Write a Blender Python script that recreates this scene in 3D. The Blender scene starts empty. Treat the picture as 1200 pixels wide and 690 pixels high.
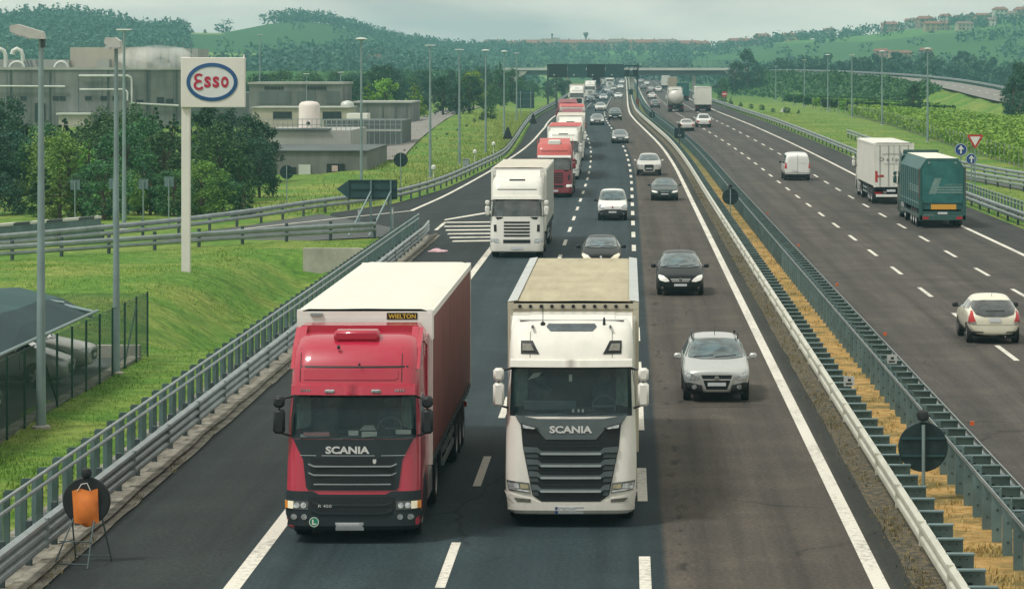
import bpy, bmesh, math, random
from mathutils import Vector, Matrix, noise
from mathutils.bvhtree import BVHTree
from mathutils.geometry import delaunay_2d_cdt

rnd = random.Random(7)
R = math.radians
F, HC, VX, VY = 3450.0, 8.6, 735.6, 82.0      # focal length in photo pixels, eye height, vanishing point of the road
scene = bpy.context.scene
COL = scene.collection


# ---------------------------------------------------------------- the lie of the road
def interp(tab, t):
    if t <= tab[0][0]:
        return tab[0][1]
    for (a, va), (b, vb) in zip(tab, tab[1:]):
        if t <= b:
            k = (t - a) / (b - a)
            return va + (vb - va) * k
    return tab[-1][1]


def _smooth(tab, lo, hi, step, w):
    raw = [interp(tab, lo + i * step) for i in range(int((hi - lo) / step) + 1)]
    out = []
    n = len(raw)
    for i in range(n):
        a, b = max(0, i - w), min(n - 1, i + w)
        out.append(sum(raw[a:b + 1]) / (b - a + 1))
    return [(lo + i * step, v) for i, v in enumerate(out)]


_Z = _smooth([(0, 0), (225, 0), (264, .3), (309, .68), (349, 1.3), (396, 1.8), (450, 1.9), (708, 1.95), (900, 2.8),
              (1150, 4.2), (1500, 5.4), (2000, 6.4), (6000, 7)], 0, 2600, 10, 3)
_C = _smooth([(0, 0), (230, 0), (264, -.15), (309, -.75), (349, -1.95), (396, -3.2), (450, -3.9), (550, -4.2),
              (708, -4.3), (900, -4.5), (1150, -4.7), (1500, -5.5), (2600, -14)], 0, 2600, 10, 2)


def _lut(t, d):
    i = min(max(d / 10.0, 0), len(t) - 1.001)
    k = int(i)
    return t[k][1] + (t[k + 1][1] - t[k][1]) * (i - k)


def zr(d):
    return _lut(_Z, d)


def cr(d):
    return _lut(_C, d)


def at(x, y, d):
    "world point at photo pixel x, y, at distance d"
    return Vector(((x - VX) * d / F, d, HC - (y - VY) * d / F))


def dist_of(y, z=0.0):
    "distance of a road point seen at photo row y"
    d = 100.0
    for _ in range(60):
        d = .5 * d + .5 * (HC - z - zr(d)) * F / (y - VY)
    return d


# ---------------------------------------------------------------- objects
def tag(o, label=None, cat=None, group=None, kind=None):
    if label:
        o['label'] = label
    if cat:
        o['category'] = cat
    if group:
        o['group'] = group
    if kind:
        o['kind'] = kind
    return o


def empty(name, loc=(0, 0, 0), rz=0.0, label=None, cat=None, group=None, rx=0.0):
    o = bpy.data.objects.new(name, None)
    COL.objects.link(o)
    o.location = loc
    o.rotation_euler = (rx, 0, rz)
    o.empty_display_size = .3
    return tag(o, label, cat, group)


def child(src, parent, loc=None, rz=None):
    "a copy of a part (sharing its mesh) under another parent, with its sub-parts"
    c = src.copy()
    COL.objects.link(c)
    c.parent = parent
    if loc is not None:
        c.location = loc
    if rz is not None:
        c.rotation_euler = (c.rotation_euler[0], c.rotation_euler[1], rz)
    for s in list(src.children):
        child(s, c)
    return c


def copy_tree(src, loc, rz=0.0, label=None, scale=None):
    c = src.copy()
    COL.objects.link(c)
    c.location = loc
    c.rotation_euler = (src.rotation_euler[0], 0, rz)
    if scale is not None:
        c.scale = (scale, scale, scale) if not hasattr(scale, '__len__') else scale
    if label:
        c['label'] = label
    for s in list(src.children):
        child(s, c)
    return c


class MB:
    def __init__(self):
        self.v, self.f, self.m, self.uv = [], [], [], {}

    def add(self, vs, fs, m=0):
        o = len(self.v)
        self.v.extend([tuple(p) for p in vs])
        for fc in fs:
            self.f.append(tuple(i + o for i in fc))
            self.m.append(m)
        return self

    def box(self, x0, x1, y0, y1, z0, z1, m=0, bev=0.0):
        if x1 < x0: x0, x1 = x1, x0
        if y1 < y0: y0, y1 = y1, y0
        if z1 < z0: z0, z1 = z1, z0
        if bev > 0:
            b = min(bev, (x1 - x0) * .45, (y1 - y0) * .45, (z1 - z0) * .45)
            vs, idx = [], {}
            for sx in (0, 1):
                for sy in (0, 1):
                    for sz in (0, 1):
                        X, Y, Z = (x0, x1)[sx], (y0, y1)[sy], (z0, z1)[sz]
                        dx, dy, dz = b * (1 - 2 * sx), b * (1 - 2 * sy), b * (1 - 2 * sz)
                        for k, p in enumerate(((X, Y + dy, Z + dz), (X + dx, Y, Z + dz), (X + dx, Y + dy, Z))):
                            idx[sx, sy, sz, k] = len(vs)
                            vs.append(p)
            fs = []
            I = idx
            for s in (0, 1):
                q = [I[s, 0, 0, 0], I[s, 0, 1, 0], I[s, 1, 1, 0], I[s, 1, 0, 0]]
                fs.append(q if s == 0 else q[::-1])
                q = [I[0, s, 0, 1], I[1, s, 0, 1], I[1, s, 1, 1], I[0, s, 1, 1]]
                fs.append(q if s == 0 else q[::-1])
                q = [I[0, 0, s, 2], I[0, 1, s, 2], I[1, 1, s, 2], I[1, 0, s, 2]]
                fs.append(q if s == 0 else q[::-1])
            for a in (0, 1):
                for c in (0, 1):
                    fs.append([I[a, c, 0, 0], I[a, c, 1, 0], I[a, c, 1, 1], I[a, c, 0, 1]])
                    fs.append([I[a, 0, c, 0], I[a, 1, c, 0], I[a, 1, c, 2], I[a, 0, c, 2]])
                    fs.append([I[0, a, c, 1], I[1, a, c, 1], I[1, a, c, 2], I[0, a, c, 2]])
            for a in (0, 1):
                for c in (0, 1):
                    for d in (0, 1):
                        fs.append([I[a, c, d, 0], I[a, c, d, 1], I[a, c, d, 2]])
            cx = Vector(((x0 + x1) / 2, (y0 + y1) / 2, (z0 + z1) / 2))
            for k, fc in enumerate(fs):
                a, c, d = (Vector(vs[i]) for i in fc[:3])
                n = (c - a).cross(d - a)
                if n.dot((a + c + d) / 3 - cx) < 0:
                    fs[k] = fc[::-1]
            return self.add(vs, fs, m)
        vs = [(x, y, z) for z in (z0, z1) for y in (y0, y1) for x in (x0, x1)]
        return self.add(vs, [(0, 2, 3, 1), (4, 5, 7, 6), (0, 1, 5, 4), (2, 6, 7, 3), (0, 4, 6, 2), (1, 3, 7, 5)], m)

    def bar(self, p, q, w, h, m=0):
        p, q = Vector(p), Vector(q)
        t = (q - p).normalized()
        up = Vector((0, 0, 1)) if abs(t.z) < .9 else Vector((0, 1, 0))
        s = t.cross(up).normalized()
        u = s.cross(t)
        vs = []
        for c in (p, q):
            for a, b in ((-1, -1), (1, -1), (1, 1), (-1, 1)):
                vs.append(c + s * (a * w / 2) + u * (b * h / 2))
        return self.add(vs, [(3, 2, 1, 0), (4, 5, 6, 7), (0, 1, 5, 4), (1, 2, 6, 5), (2, 3, 7, 6), (3, 0, 4, 7)], m)

    def tube(self, pts, r, n=8, m=0):
        pts = [Vector(p) for p in pts]
        rs = r if hasattr(r, '__len__') else [r] * len(pts)
        vs, fs = [], []
        ref = None
        for i, p in enumerate(pts):
            t = ((pts[min(i + 1, len(pts) - 1)] - p).normalized() + (p - pts[max(i - 1, 0)]).normalized()).normalized()
            if ref is None:
                ref = Vector((0, 0, 1)) if abs(t.z) < .9 else Vector((1, 0, 0))
            s = t.cross(ref).normalized()
            u = s.cross(t).normalized()
            ref = u
            for k in range(n):
                a = 2 * math.pi * k / n
                vs.append(p + (s * math.cos(a) + u * math.sin(a)) * rs[i])
        for i in range(len(pts) - 1):
            for k in range(n):
                k2 = (k + 1) % n
                fs.append((i * n + k, i * n + k2, (i + 1) * n + k2, (i + 1) * n + k))
        fs.append(tuple(range(n))[::-1])
        fs.append(tuple((len(pts) - 1) * n + k for k in range(n)))
        return self.add(vs, fs, m)

    def prism(self, poly, axis, a, b, m=0):
        "polygon (two coordinates) pushed along axis from a to b"
        n = len(poly)

        def P(p, t):
            return (t, p[0], p[1]) if axis == 'x' else (p[0], t, p[1]) if axis == 'y' else (p[0], p[1], t)
        area = sum(poly[i][0] * poly[(i + 1) % n][1] - poly[(i + 1) % n][0] * poly[i][1] for i in range(n))
        if axis == 'y':
            area = -area
        if (area < 0) != (b < a):
            poly = poly[::-1]
        vs = [P(p, a) for p in poly] + [P(p, b) for p in poly]
        fs = [tuple(range(n))[::-1], tuple(range(n, 2 * n))]
        for i in range(n):
            j = (i + 1) % n
            fs.append((i, j, n + j, n + i))
        return self.add(vs, fs, m)

    def lathe(self, prof, axis='z', c=(0, 0, 0), n=16, m=0, caps=True):
        vs, fs = [], []
        for r, h in prof:
            for k in range(n):
                a = 2 * math.pi * k / n
                p, q = r * math.cos(a), r * math.sin(a)
                v = (p, q, h) if axis == 'z' else (h, p, q) if axis == 'x' else (q, h, p)
                vs.append((v[0] + c[0], v[1] + c[1], v[2] + c[2]))
        for i in range(len(prof) - 1):
            for k in range(n):
                k2 = (k + 1) % n
                fs.append((i * n + k, i * n + k2, (i + 1) * n + k2, (i + 1) * n + k))
        if caps:
            fs.append(tuple(range(n))[::-1])
            fs.append(tuple((len(prof) - 1) * n + k for k in range(n)))
        return self.add(vs, fs, m)

    def cyl(self, p, q, r, n=12, m=0):
        return self.tube([p, q], r, n, m)

    def sweep(self, prof, path, m=0, closed=True):
        "profile (sideways, up) carried along a path of points; sideways is to the right of travel"
        path = [Vector(p) for p in path]
        n = len(prof)
        vs, fs = [], []
        for i, p in enumerate(path):
            t = path[min(i + 1, len(path) - 1)] - path[max(i - 1, 0)]
            t.z = 0
            t.normalize()
            s = Vector((t.y, -t.x, 0))
            for a, b in prof:
                vs.append(p + s * a + Vector((0, 0, b)))
        for i in range(len(path) - 1):
            for k in range(n if closed else n - 1):
                k2 = (k + 1) % n
                fs.append((i * n + k, (i + 1) * n + k, (i + 1) * n + k2, i * n + k2))
        if closed:
            fs.append(tuple(range(n)))
            fs.append(tuple((len(path) - 1) * n + k for k in range(n))[::-1])
        return self.add(vs, fs, m)

    def xform(self, M, start=0):
        for i in range(start, len(self.v)):
            self.v[i] = tuple(M @ Vector(self.v[i]))
        return self

    def mesh(self, name, mats, smooth=None, fixn=False):
        me = bpy.data.meshes.new(name)
        me.from_pydata(self.v, [], self.f)
        mats = mats if isinstance(mats, (list, tuple)) else [mats]
        for mt in mats:
            me.materials.append(mt)
        if any(self.m):
            me.polygons.foreach_set('material_index', self.m)
        if fixn:
            bm = bmesh.new()
            bm.from_mesh(me)
            bmesh.ops.recalc_face_normals(bm, faces=bm.faces)
            bm.to_mesh(me)
            bm.free()
        if smooth is not None:
            me.polygons.foreach_set('use_smooth', [True] * len(me.polygons))
            me.set_sharp_from_angle(angle=R(smooth))
        me.update()
        return me

    def build(self, name, mats, parent=None, smooth=None, loc=None, fixn=False):
        o = bpy.data.objects.new(name, self.mesh(name, mats, smooth, fixn))
        COL.objects.link(o)
        if parent is not None:
            o.parent = parent
        if loc is not None:
            o.location = loc
        return o


def text_mesh(body, size_w, bold=0.0, h=None, extrude=0.0):
    "flat lettering as triangles, centred at the origin in x, z, of width size_w"
    cu = bpy.data.curves.new('lettering', 'FONT')
    cu.body = body
    cu.size = 1
    cu.offset = bold
    cu.resolution_u = 3
    ob = bpy.data.objects.new('lettering', cu)
    COL.objects.link(ob)
    bpy.context.view_layer.update()
    dg = bpy.context.evaluated_depsgraph_get()
    me = bpy.data.meshes.new_from_object(ob.evaluated_get(dg))
    xs = [v.co.x for v in me.vertices]
    ys = [v.co.y for v in me.vertices]
    x0, x1, y0, y1 = min(xs), max(xs), min(ys), max(ys)
    s = size_w / (x1 - x0)
    sz = s if h is None else h / (y1 - y0)
    vs = [((v.co.x - (x0 + x1) / 2) * s, 0, (v.co.y - (y0 + y1) / 2) * sz) for v in me.vertices]
    fs = [tuple(p.vertices) for p in me.polygons]
    bpy.data.objects.remove(ob)
    bpy.data.curves.remove(cu)
    bpy.data.meshes.remove(me)
    return vs, fs


def add_text(mb, body, w, c, facing='-y', bold=0.0, h=None, m=0):
    vs, fs = text_mesh(body, w, bold, h)
    out = []
    for x, _, z in vs:
        if facing == '-y':
            out.append((c[0] + x, c[1], c[2] + z))
        elif facing == '+y':
            out.append((c[0] - x, c[1], c[2] + z))
        elif facing == '+x':
            out.append((c[0], c[1] + x, c[2] + z))
        else:
            out.append((c[0], c[1] - x, c[2] + z))
    mb.add(out, fs, m)


# ---------------------------------------------------------------- materials
MATS = {}


class NT:
    "tiny node-tree writer"

    def __init__(self, name):
        self.mat = bpy.data.materials.new(name)
        self.mat.use_nodes = True
        self.t = self.mat.node_tree
        self.bs = self.t.nodes['Principled BSDF']

    def n(self, typ, **kw):
        nd = self.t.nodes.new('ShaderNode' + typ)
        for k, v in kw.items():
            setattr(nd, k, v)
        return nd

    def link(self, a, b):
        self.t.links.new(a, b)

    def coord(self, kind='Object', scale=(1, 1, 1)):
        c = self.n('TexCoord')
        mp = self.n('Mapping')
        mp.inputs['Scale'].default_value = scale
        self.link(c.outputs[kind], mp.inputs['Vector'])
        return mp.outputs['Vector']

    def pos(self, scale=(1, 1, 1)):
        g = self.n('NewGeometry')
        mp = self.n('Mapping')
        mp.inputs['Scale'].default_value = scale
        self.link(g.outputs['Position'], mp.inputs['Vector'])
        return mp.outputs['Vector']

    def noise(self, vec, scale, detail=4, rough=.55, dist=0.0):
        nd = self.n('TexNoise')
        nd.inputs['Scale'].default_value = scale
        nd.inputs['Detail'].default_value = detail
        nd.inputs['Roughness'].default_value = rough
        nd.inputs['Distortion'].default_value = dist
        self.link(vec, nd.inputs['Vector'])
        return nd.outputs['Fac']

    def ramp(self, fac, stops, interp='LINEAR'):
        nd = self.n('ValToRGB')
        cr_ = nd.color_ramp
        cr_.interpolation = interp
        while len(cr_.elements) > 1:
            cr_.elements.remove(cr_.elements[-1])
        for i, (p, c) in enumerate(stops):
            e = cr_.elements[0] if i == 0 else cr_.elements.new(p)
            e.position = p
            e.color = (c[0], c[1], c[2], 1) if hasattr(c, '__len__') else (c, c, c, 1)
        self.link(fac, nd.inputs['Fac'])
        return nd.outputs['Color']

    def mix(self, fac, a, b, mode='MIX'):
        nd = self.n('Mix', data_type='RGBA', blend_type=mode)
        for s, v in (('Factor', fac), ('A', a), ('B', b)):
            sock = [i for i in nd.inputs if i.name == s and (i.type == 'RGBA' if s != 'Factor' else i.type == 'VALUE')][0]
            if hasattr(v, 'is_linked'):
                self.link(v, sock)
            elif s == 'Factor':
                sock.default_value = v
            else:
                sock.default_value = (v[0], v[1], v[2], 1)
        return [o for o in nd.outputs if o.type == 'RGBA'][0]

    def math(self, op, a, b=None):
        nd = self.n('Math', operation=op)
        for i, v in enumerate((a, b)):
            if v is None:
                continue
            if hasattr(v, 'is_linked'):
                self.link(v, nd.inputs[i])
            else:
                nd.inputs[i].default_value = v
        return nd.outputs[0]

    def bump(self, h, strength=.3, dist=.02):
        nd = self.n('Bump')
        nd.inputs['Strength'].default_value = strength
        nd.inputs['Distance'].default_value = dist
        self.link(h, nd.inputs['Height'])
        self.link(nd.outputs['Normal'], self.bs.inputs['Normal'])

    def set(self, **kw):
        for k, v in kw.items():
            s = self.bs.inputs[{'col': 'Base Color', 'rough': 'Roughness', 'metal': 'Metallic', 'coat': 'Coat Weight',
                                'coatr': 'Coat Roughness', 'spec': 'Specular IOR Level', 'trans': 'Transmission Weight',
                                'emit': 'Emission Color', 'estr': 'Emission Strength', 'alpha': 'Alpha', 'ior': 'IOR',
                                'sss': 'Subsurface Weight'}[k]]
            if hasattr(v, 'is_linked'):
                self.link(v, s)
            elif hasattr(v, '__len__'):
                s.default_value = (v[0], v[1], v[2], 1)
            else:
                s.default_value = v
        return self


def mul(c, k):
    return tuple(min(1, x * k) for x in c)


def plain(name, col, rough=.5, metal=0.0, var=.15, scale=3.0, bump=0.0, coat=0.0, spec=.28, detail=5):
    "a material with a little uneven colour and dirt"
    if name in MATS:
        return MATS[name]
    t = NT(name)
    v = t.pos()
    f = t.noise(v, scale, detail, .6)
    c = t.ramp(f, [(.3, mul(col, 1 - var)), (.7, mul(col, 1 + var))])
    t.set(col=c, rough=rough, metal=metal, coat=coat, spec=spec, coatr=.06)
    if bump:
        t.bump(t.noise(v, scale * 6, 4), bump, .02)
    MATS[name] = t.mat
    return t.mat


def paint(name, col, metal=0.0, rough=.32, coat=.8, dirt=.12, spec=.35):
    "car paint: clear coat, road dirt gathered low and in streaks"
    if name in MATS:
        return MATS[name]
    t = NT(name)
    v = t.coord('Object', (1.3, 1.3, .5))
    f = t.noise(v, 2.3, 8, .72)
    sx = t.n('SeparateXYZ')
    c = t.n('TexCoord')
    t.link(c.outputs['Object'], sx.inputs[0])
    low = t.ramp(sx.outputs['Z'], [(.25, 1.0), (.95, 0.0)])
    d = t.math('MULTIPLY', t.ramp(f, [(.42, 0.0), (.75, 1.0)]), dirt)
    d = t.math('ADD', d, t.math('MULTIPLY', low, dirt * 1.2))
    cc = t.mix(d, col, (.16, .15, .12))
    t.set(col=cc, metal=metal, spec=spec, coat=coat, coatr=.08, rough=t.math('ADD', t.math('MULTIPLY', d, .8), rough))
    MATS[name] = t.mat
    return t.mat


def glow(name, col, strength, base=(.8, .8, .8)):
    if name in MATS:
        return MATS[name]
    t = NT(name)
    t.set(col=base, emit=col, estr=strength, rough=.15, coat=.6)
    MATS[name] = t.mat
    return t.mat


def leafmat(name, dark, light, rough=.55):
    "leaves: every leaf its own green, lighter where light shines through"
    if name in MATS:
        return MATS[name]
    t = NT(name)
    g = t.n('NewGeometry')
    v = t.pos()
    big = t.noise(v, .55, 2)
    m = t.math('ADD', t.math('MULTIPLY', g.outputs['Random Per Island'], .6), t.math('MULTIPLY', big, .4))
    oi = t.n('ObjectInfo')
    c = t.ramp(m, [(.18, dark), (.55, tuple((a + b) / 2 for a, b in zip(dark, light))), (.85, light)])
    hv = t.n('HueSaturation')
    t.link(c, hv.inputs['Color'])
    t.link(t.math('ADD', t.math('MULTIPLY', oi.outputs['Random'], .05), .475), hv.inputs['Hue'])
    t.link(t.math('ADD', t.math('MULTIPLY', oi.outputs['Random'], .5), .75), hv.inputs['Value'])
    t.set(col=hv.outputs['Color'], rough=rough, spec=.3)
    tr = t.n('BsdfTranslucent')
    t.link(hv.outputs['Color'], tr.inputs['Color'])
    mx = t.n('MixShader')
    mx.inputs[0].default_value = .18
    out = t.t.nodes['Material Output']
    t.link(t.bs.outputs[0], mx.inputs[1])
    t.link(tr.outputs[0], mx.inputs[2])
    t.link(mx.outputs[0], out.inputs['Surface'])
    MATS[name] = t.mat
    return t.mat


steel = plain('galvanised_steel', (.30, .35, .36), .42, .55, .22, 1.3)
steel_blue = plain('weathered_blue_steel', (.13, .20, .205), .5, .35, .25, 1.7)
steel_dark = plain('dark_steel', (.06, .085, .09), .55, .3, .3, 2)
steel_cream = plain('yellowed_zinc', (.55, .55, .47), .45, .2, .14, .8)
black = plain('black_plastic', (.018, .022, .024), .5, 0, .25, 4)
grey_plastic = plain('grey_plastic', (.07, .09, .095), .5, 0, .2, 4)
rubber = plain('tyre_rubber', (.022, .023, .023), .8, 0, .3, 6)
alloy = plain('alloy', (.45, .46, .46), .35, .8, .15, 5)
chrome = plain('chrome', (.6, .62, .62), .18, 1, .05, 5)
white_paint = plain('white_sheet_metal', (.74, .74, .70), .4, 0, .06, 1.2)
concrete = plain('weathered_concrete', (.36, .35, .31), .85, 0, .28, .9, .25)
plate_white = plain('number_plate_white', (.55, .58, .6), .4, 0, .12, 22)
plate_yellow = plain('number_plate_yellow', (.62, .33, .05), .4, 0, .06, 12)
red_lamp = plain('red_lamp', (.42, .02, .025), .2, 0, .2, 9, 0, .7)
amber_lamp = plain('amber_lamp', (.7, .26, .03), .2, 0, .2, 9, 0, .7)
lens = plain('headlamp_lens', (.42, .45, .46), .12, .45, .5, 16, 0, .8)
lens_on = glow('headlamp_lit', (1, .97, .88), .22, (.7, .7, .66))
lens_warm = glow('headlamp_lit_warm', (1, .86, .55), .22, (.7, .66, .5))
# ---------------------------------------------------------------- camera, light, air
cam = bpy.data.cameras.new('camera')
cam.sensor_width = 36.0
cam.lens = F / 1200 * 36.0
cam.shift_x = -(VX - 600) / 1200
cam.shift_y = -(345 - VY) / 1200
cam.clip_start, cam.clip_end = .5, 30000
co = bpy.data.objects.new('camera', cam)
co.location = (0, 0, HC)
co.rotation_euler = (R(90), 0, 0)
COL.objects.link(co)
scene.camera = co

SUN_EL, SUN_AZ = 58.0, 235.0          # azimuth the light comes from, clockwise from +Y
world = bpy.data.worlds.new('World')
scene.world = world
world.use_nodes = True
wt = world.node_tree
bg = wt.nodes['Background']
sky = wt.nodes.new('ShaderNodeTexSky')
sky.sky_type = 'NISHITA'
sky.sun_disc = False
sky.sun_elevation = R(SUN_EL)
sky.sun_rotation = R(SUN_AZ)
sky.dust_density = 4
sky.air_density = 1
sky.ozone_density = 1
# a thin bright overcast in front of the blue
tc = wt.nodes.new('ShaderNodeTexCoord')
mp = wt.nodes.new('ShaderNodeMapping')
mp.inputs['Scale'].default_value = (5, 5, 15)
nz = wt.nodes.new('ShaderNodeTexNoise')
nz.inputs['Scale'].default_value = 1.7
nz.inputs['Detail'].default_value = 6
nz.inputs['Roughness'].default_value = .5
nz.inputs['Distortion'].default_value = .6
cl = wt.nodes.new('ShaderNodeValToRGB')
cl.color_ramp.elements[0].position = .34
cl.color_ramp.elements[0].color = (.50, .515, .48, 1)
cl.color_ramp.elements[1].position = .64
cl.color_ramp.elements[1].color = (.88, .845, .73, 1)
sc_ = wt.nodes.new('ShaderNodeMix')
sc_.data_type = 'RGBA'
sc_.blend_type = 'MULTIPLY'
sc_.inputs[0].default_value = 1
sc_.inputs[7].default_value = (13.0, 13.0, 13.0, 1)
mx_ = wt.nodes.new('ShaderNodeMix')
mx_.data_type = 'RGBA'
mx_.inputs[0].default_value = .93
wt.links.new(tc.outputs['Generated'], mp.inputs[0])
wt.links.new(mp.outputs[0], nz.inputs['Vector'])
wt.links.new(nz.outputs['Fac'], cl.inputs[0])
wt.links.new(cl.outputs['Color'], sc_.inputs[6])
wt.links.new(sky.outputs[0], mx_.inputs[6])
wt.links.new(sc_.outputs[2], mx_.inputs[7])
wt.links.new(mx_.outputs[2], bg.inputs['Color'])
bg.inputs['Strength'].default_value = .1

sl = bpy.data.lights.new('sun', 'SUN')
sl.energy = 2.6
sl.angle = R(9)
sl.color = (1, .965, .90)
so = bpy.data.objects.new('sun', sl)
COL.objects.link(so)
az, el = R(SUN_AZ), R(SUN_EL)
d_from = Vector((math.sin(az) * math.cos(el), math.cos(az) * math.cos(el), math.sin(el)))
so.rotation_euler = d_from.to_track_quat('Z', 'Y').to_euler()

vs_ = scene.view_settings
vs_.view_transform = 'Standard'
vs_.look = 'None'
vs_.exposure = 0
vs_.gamma = 1
scene.cycles.max_bounces = 6
scene.cycles.diffuse_bounces = 3
scene.cycles.glossy_bounces = 3
scene.cycles.transmission_bounces = 4
scene.cycles.transparent_max_bounces = 8
scene.cycles.volume_bounces = 2
scene.cycles.use_denoising = True
scene.cycles.caustics_reflective = False
scene.cycles.caustics_refractive = False

hz = NT('haze')
hz.t.nodes.remove(hz.bs)
pv = hz.n('VolumePrincipled')
pv.inputs['Color'].default_value = (.34, .68, .79, 1)
pv.inputs['Density'].default_value = .00027
pv.inputs['Anisotropy'].default_value = .2
hz.link(pv.outputs[0], hz.t.nodes['Material Output'].inputs['Volume'])
haze = MB().box(-1480, 1480, -70, 2790, -9, 54).build('haze', hz.mat)
tag(haze, 'pale blue-green summer haze over the far motorway and hills', 'haze', kind='stuff')


# ---------------------------------------------------------------- terrain
def sstep(a, b, t):
    t = min(1, max(0, (t - a) / (b - a)))
    return t * t * (3 - 2 * t)


RIDGE = [(-500, 40), (-120, 36), (0, 31), (50, 24), (95, 27), (150, 37), (180, 38), (215, 37), (250, 40), (280, 35), (310, 29),
         (340, 25), (375, 26), (400, 31), (430, 40), (470, 52), (500, 56), (540, 61), (580, 60), (650, 59), (700, 59), (760, 58),
         (830, 60), (860, 57), (890, 52), (930, 48), (1000, 43), (1040, 38), (1080, 32), (1120, 29), (1150, 26), (1180, 22),
         (1230, 17), (1400, 12), (1900, 20)]
RDIST = [(-500, 1700), (220, 1750), (340, 1950), (480, 2050), (600, 2200), (760, 2300), (860, 2250), (1000, 2150), (1200, 2050),
         (1900, 2000)]
RAMP_N = [(-90, 43), (-60, 86), (-45, 108), (-28, 132), (-18.4, 145.6), (-13.2, 151.6), (-10.1, 153.4)]
RAMP_F = [(-97, 46), (-66, 88), (-50, 111), (-31.5, 135), (-24.4, 151), (-21, 163), (-18.4, 176)]
RAIL_F = RAMP_F + [(-15.3, 190), (-13.6, 211), (-12.4, 244), (-11.2, 280), (-9.9, 397), (-9.4, 545), (-9.4, 1300)]
OVER_D = 858.0
# the road that climbs to the overpass on the right: (x, distance, height)
SIDE = [(33, 858, 7.9), (42, 836, 7.9), (49, 780, 7.7), (55, 720, 7.3), (60, 650, 6.7), (62, 590, 6.0), (62.8, 535, 5.0), (63, 480, 3.8),
        (65, 430, 2.7), (70, 380, 1.5), (83, 320, .4), (108, 260, 0)]


def hill(X, d):
    u = VX + X * F / max(d, 1)
    rd = interp(RDIST, u)
    ry = interp(RIDGE, u)
    top = HC + (VY - ry) * rd / F
    d0 = 930 if u < 560 else 1050 if u > 850 else 1250
    base = 1.2 + .8 * sstep(400, 900, d)
    t = (d - d0) / (rd - d0)
    if t <= 0:
        return base * sstep(250, 500, d) * .6
    if t <= 1:
        k = .55 * t + .45 * t * t * (3 - 2 * t)
        w = noise.noise(Vector((X * .004, d * .004, 3))) * 5 * math.sin(math.pi * min(t, 1))
        return base * .6 + (top - base * .6) * k + w
    return top - (d - rd) * .012


def seg_near(tab, X, d):
    best = (1e9, 0)
    for a, b in zip(tab, tab[1:]):
        ax, ay, bx, by = a[0], a[1], b[0], b[1]
        dx, dy = bx - ax, by - ay
        t = max(0, min(1, ((X - ax) * dx + (d - ay) * dy) / (dx * dx + dy * dy)))
        q = math.hypot(X - ax - dx * t, d - ay - dy * t)
        if q < best[0]:
            best = (q, a[2] + (b[2] - a[2]) * t)
    return best


def ground(X, d):
    lat = X - cr(d)
    road = zr(d) - .06
    far = hill(X, d)
    k = sstep(26, 70, lat) if lat > 0 else sstep(16, 60, -lat)
    if d > 1000:
        k = max(sstep(24, 45, abs(lat)), sstep(1420, 1750, d))
    z = road + (far - road) * k
    if X < -28 and abs(d - OVER_D) < 40:                       # bank that carries the overpass on the left
        z = max(z, min(8.2, 8.2 - (abs(d - OVER_D) - 7) / 2.2 + min(0, (-X - 40)) * .5))
    if X > 28 and 240 < d < 920:
        q, h = seg_near(SIDE, X, d)
        z = max(z, h - .25 - max(0, q - 5.5) / 1.7) if q > 5.5 else h - .25
    if X < -11.3 and 40 < d < 150:                              # grass bank by the exit road
        e = max(0, min(1, (-11.3 - X) / 3))
        z += e * (.12 * noise.noise(Vector((X * .25, d * .12, 0))) + .1)
        g = math.exp(-((X + 14.0 + .015 * (d - 110)) / 1.9) ** 2)
        z -= 1.35 * g * sstep(89, 103, d) * (1 - sstep(134.5, 138, d))
        z += .42 * (1 - sstep(-18.0, -15.2, X)) * sstep(89, 104, d) * (1 - sstep(118, 134, d))
    if lat < -14 and 200 < d < 700:
        z += .35 * sstep(14, 19, -lat) * (1 - sstep(22, 26, -lat)) * sstep(200, 240, d)
    return z


def in_lot(X, d):
    return X < -14.9 and d < 87.5


mb = MB()
us = [-3.2, -2.2, -1.5, -1.0, -.75, -.55, -.42, -.34] + [-.3 + .0075 * i for i in range(67)] + [.22, .26, .32, .4, .55, .75, 1.0, 1.5, 2.2, 3.2]
ds = [-62, -30, 0, 12, 20]
d = 26.0
while d < 2720:
    ds.append(d)
    d *= 1.017 if d < 1300 else 1.03
for d in ds:
    for u in us:
        X = max(-1460, min(1460, u * max(d, 40) + (cr(d) if d < 1500 else cr(1500))))
        mb.v.append((X, d, ground(X, d)))
nu = len(us)
for i in range(len(ds) - 1):
    for k in range(nu - 1):
        mb.f.append((i * nu + k, i * nu + k + 1, (i + 1) * nu + k + 1, (i + 1) * nu + k))
        mb.m.append(0)
t = NT('meadow')
v = t.pos()
fine = t.noise(v, 1.9, 8, .7)
mid = t.noise(v, .16, 5, .6)
patch = t.noise(t.pos((1, .35, 1)), .05, 3)
g1 = t.ramp(fine, [(.30, (.035, .095, .016)), (.5, (.085, .19, .026)), (.72, (.17, .28, .05))])
g2 = t.ramp(fine, [(.30, (.09, .13, .025)), (.55, (.22, .27, .06)), (.75, (.40, .38, .14))])
near = t.mix(t.ramp(mid, [(.44, 0), (.62, .9)]), g1, g2)
vor = t.n('TexVoronoi')
vor.inputs['Scale'].default_value = .0075
vor.inputs['Randomness'].default_value = .9
wp = t.n('VectorMath', operation='ADD')
t.link(t.pos((1, .45, 0)), wp.inputs[0])
nzv = t.n('TexNoise')
nzv.inputs['Scale'].default_value = .01
t.link(t.pos(), nzv.inputs['Vector'])
t.link(nzv.outputs['Color'], wp.inputs[1])
t.link(wp.outputs[0], vor.inputs['Vector'])
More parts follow.
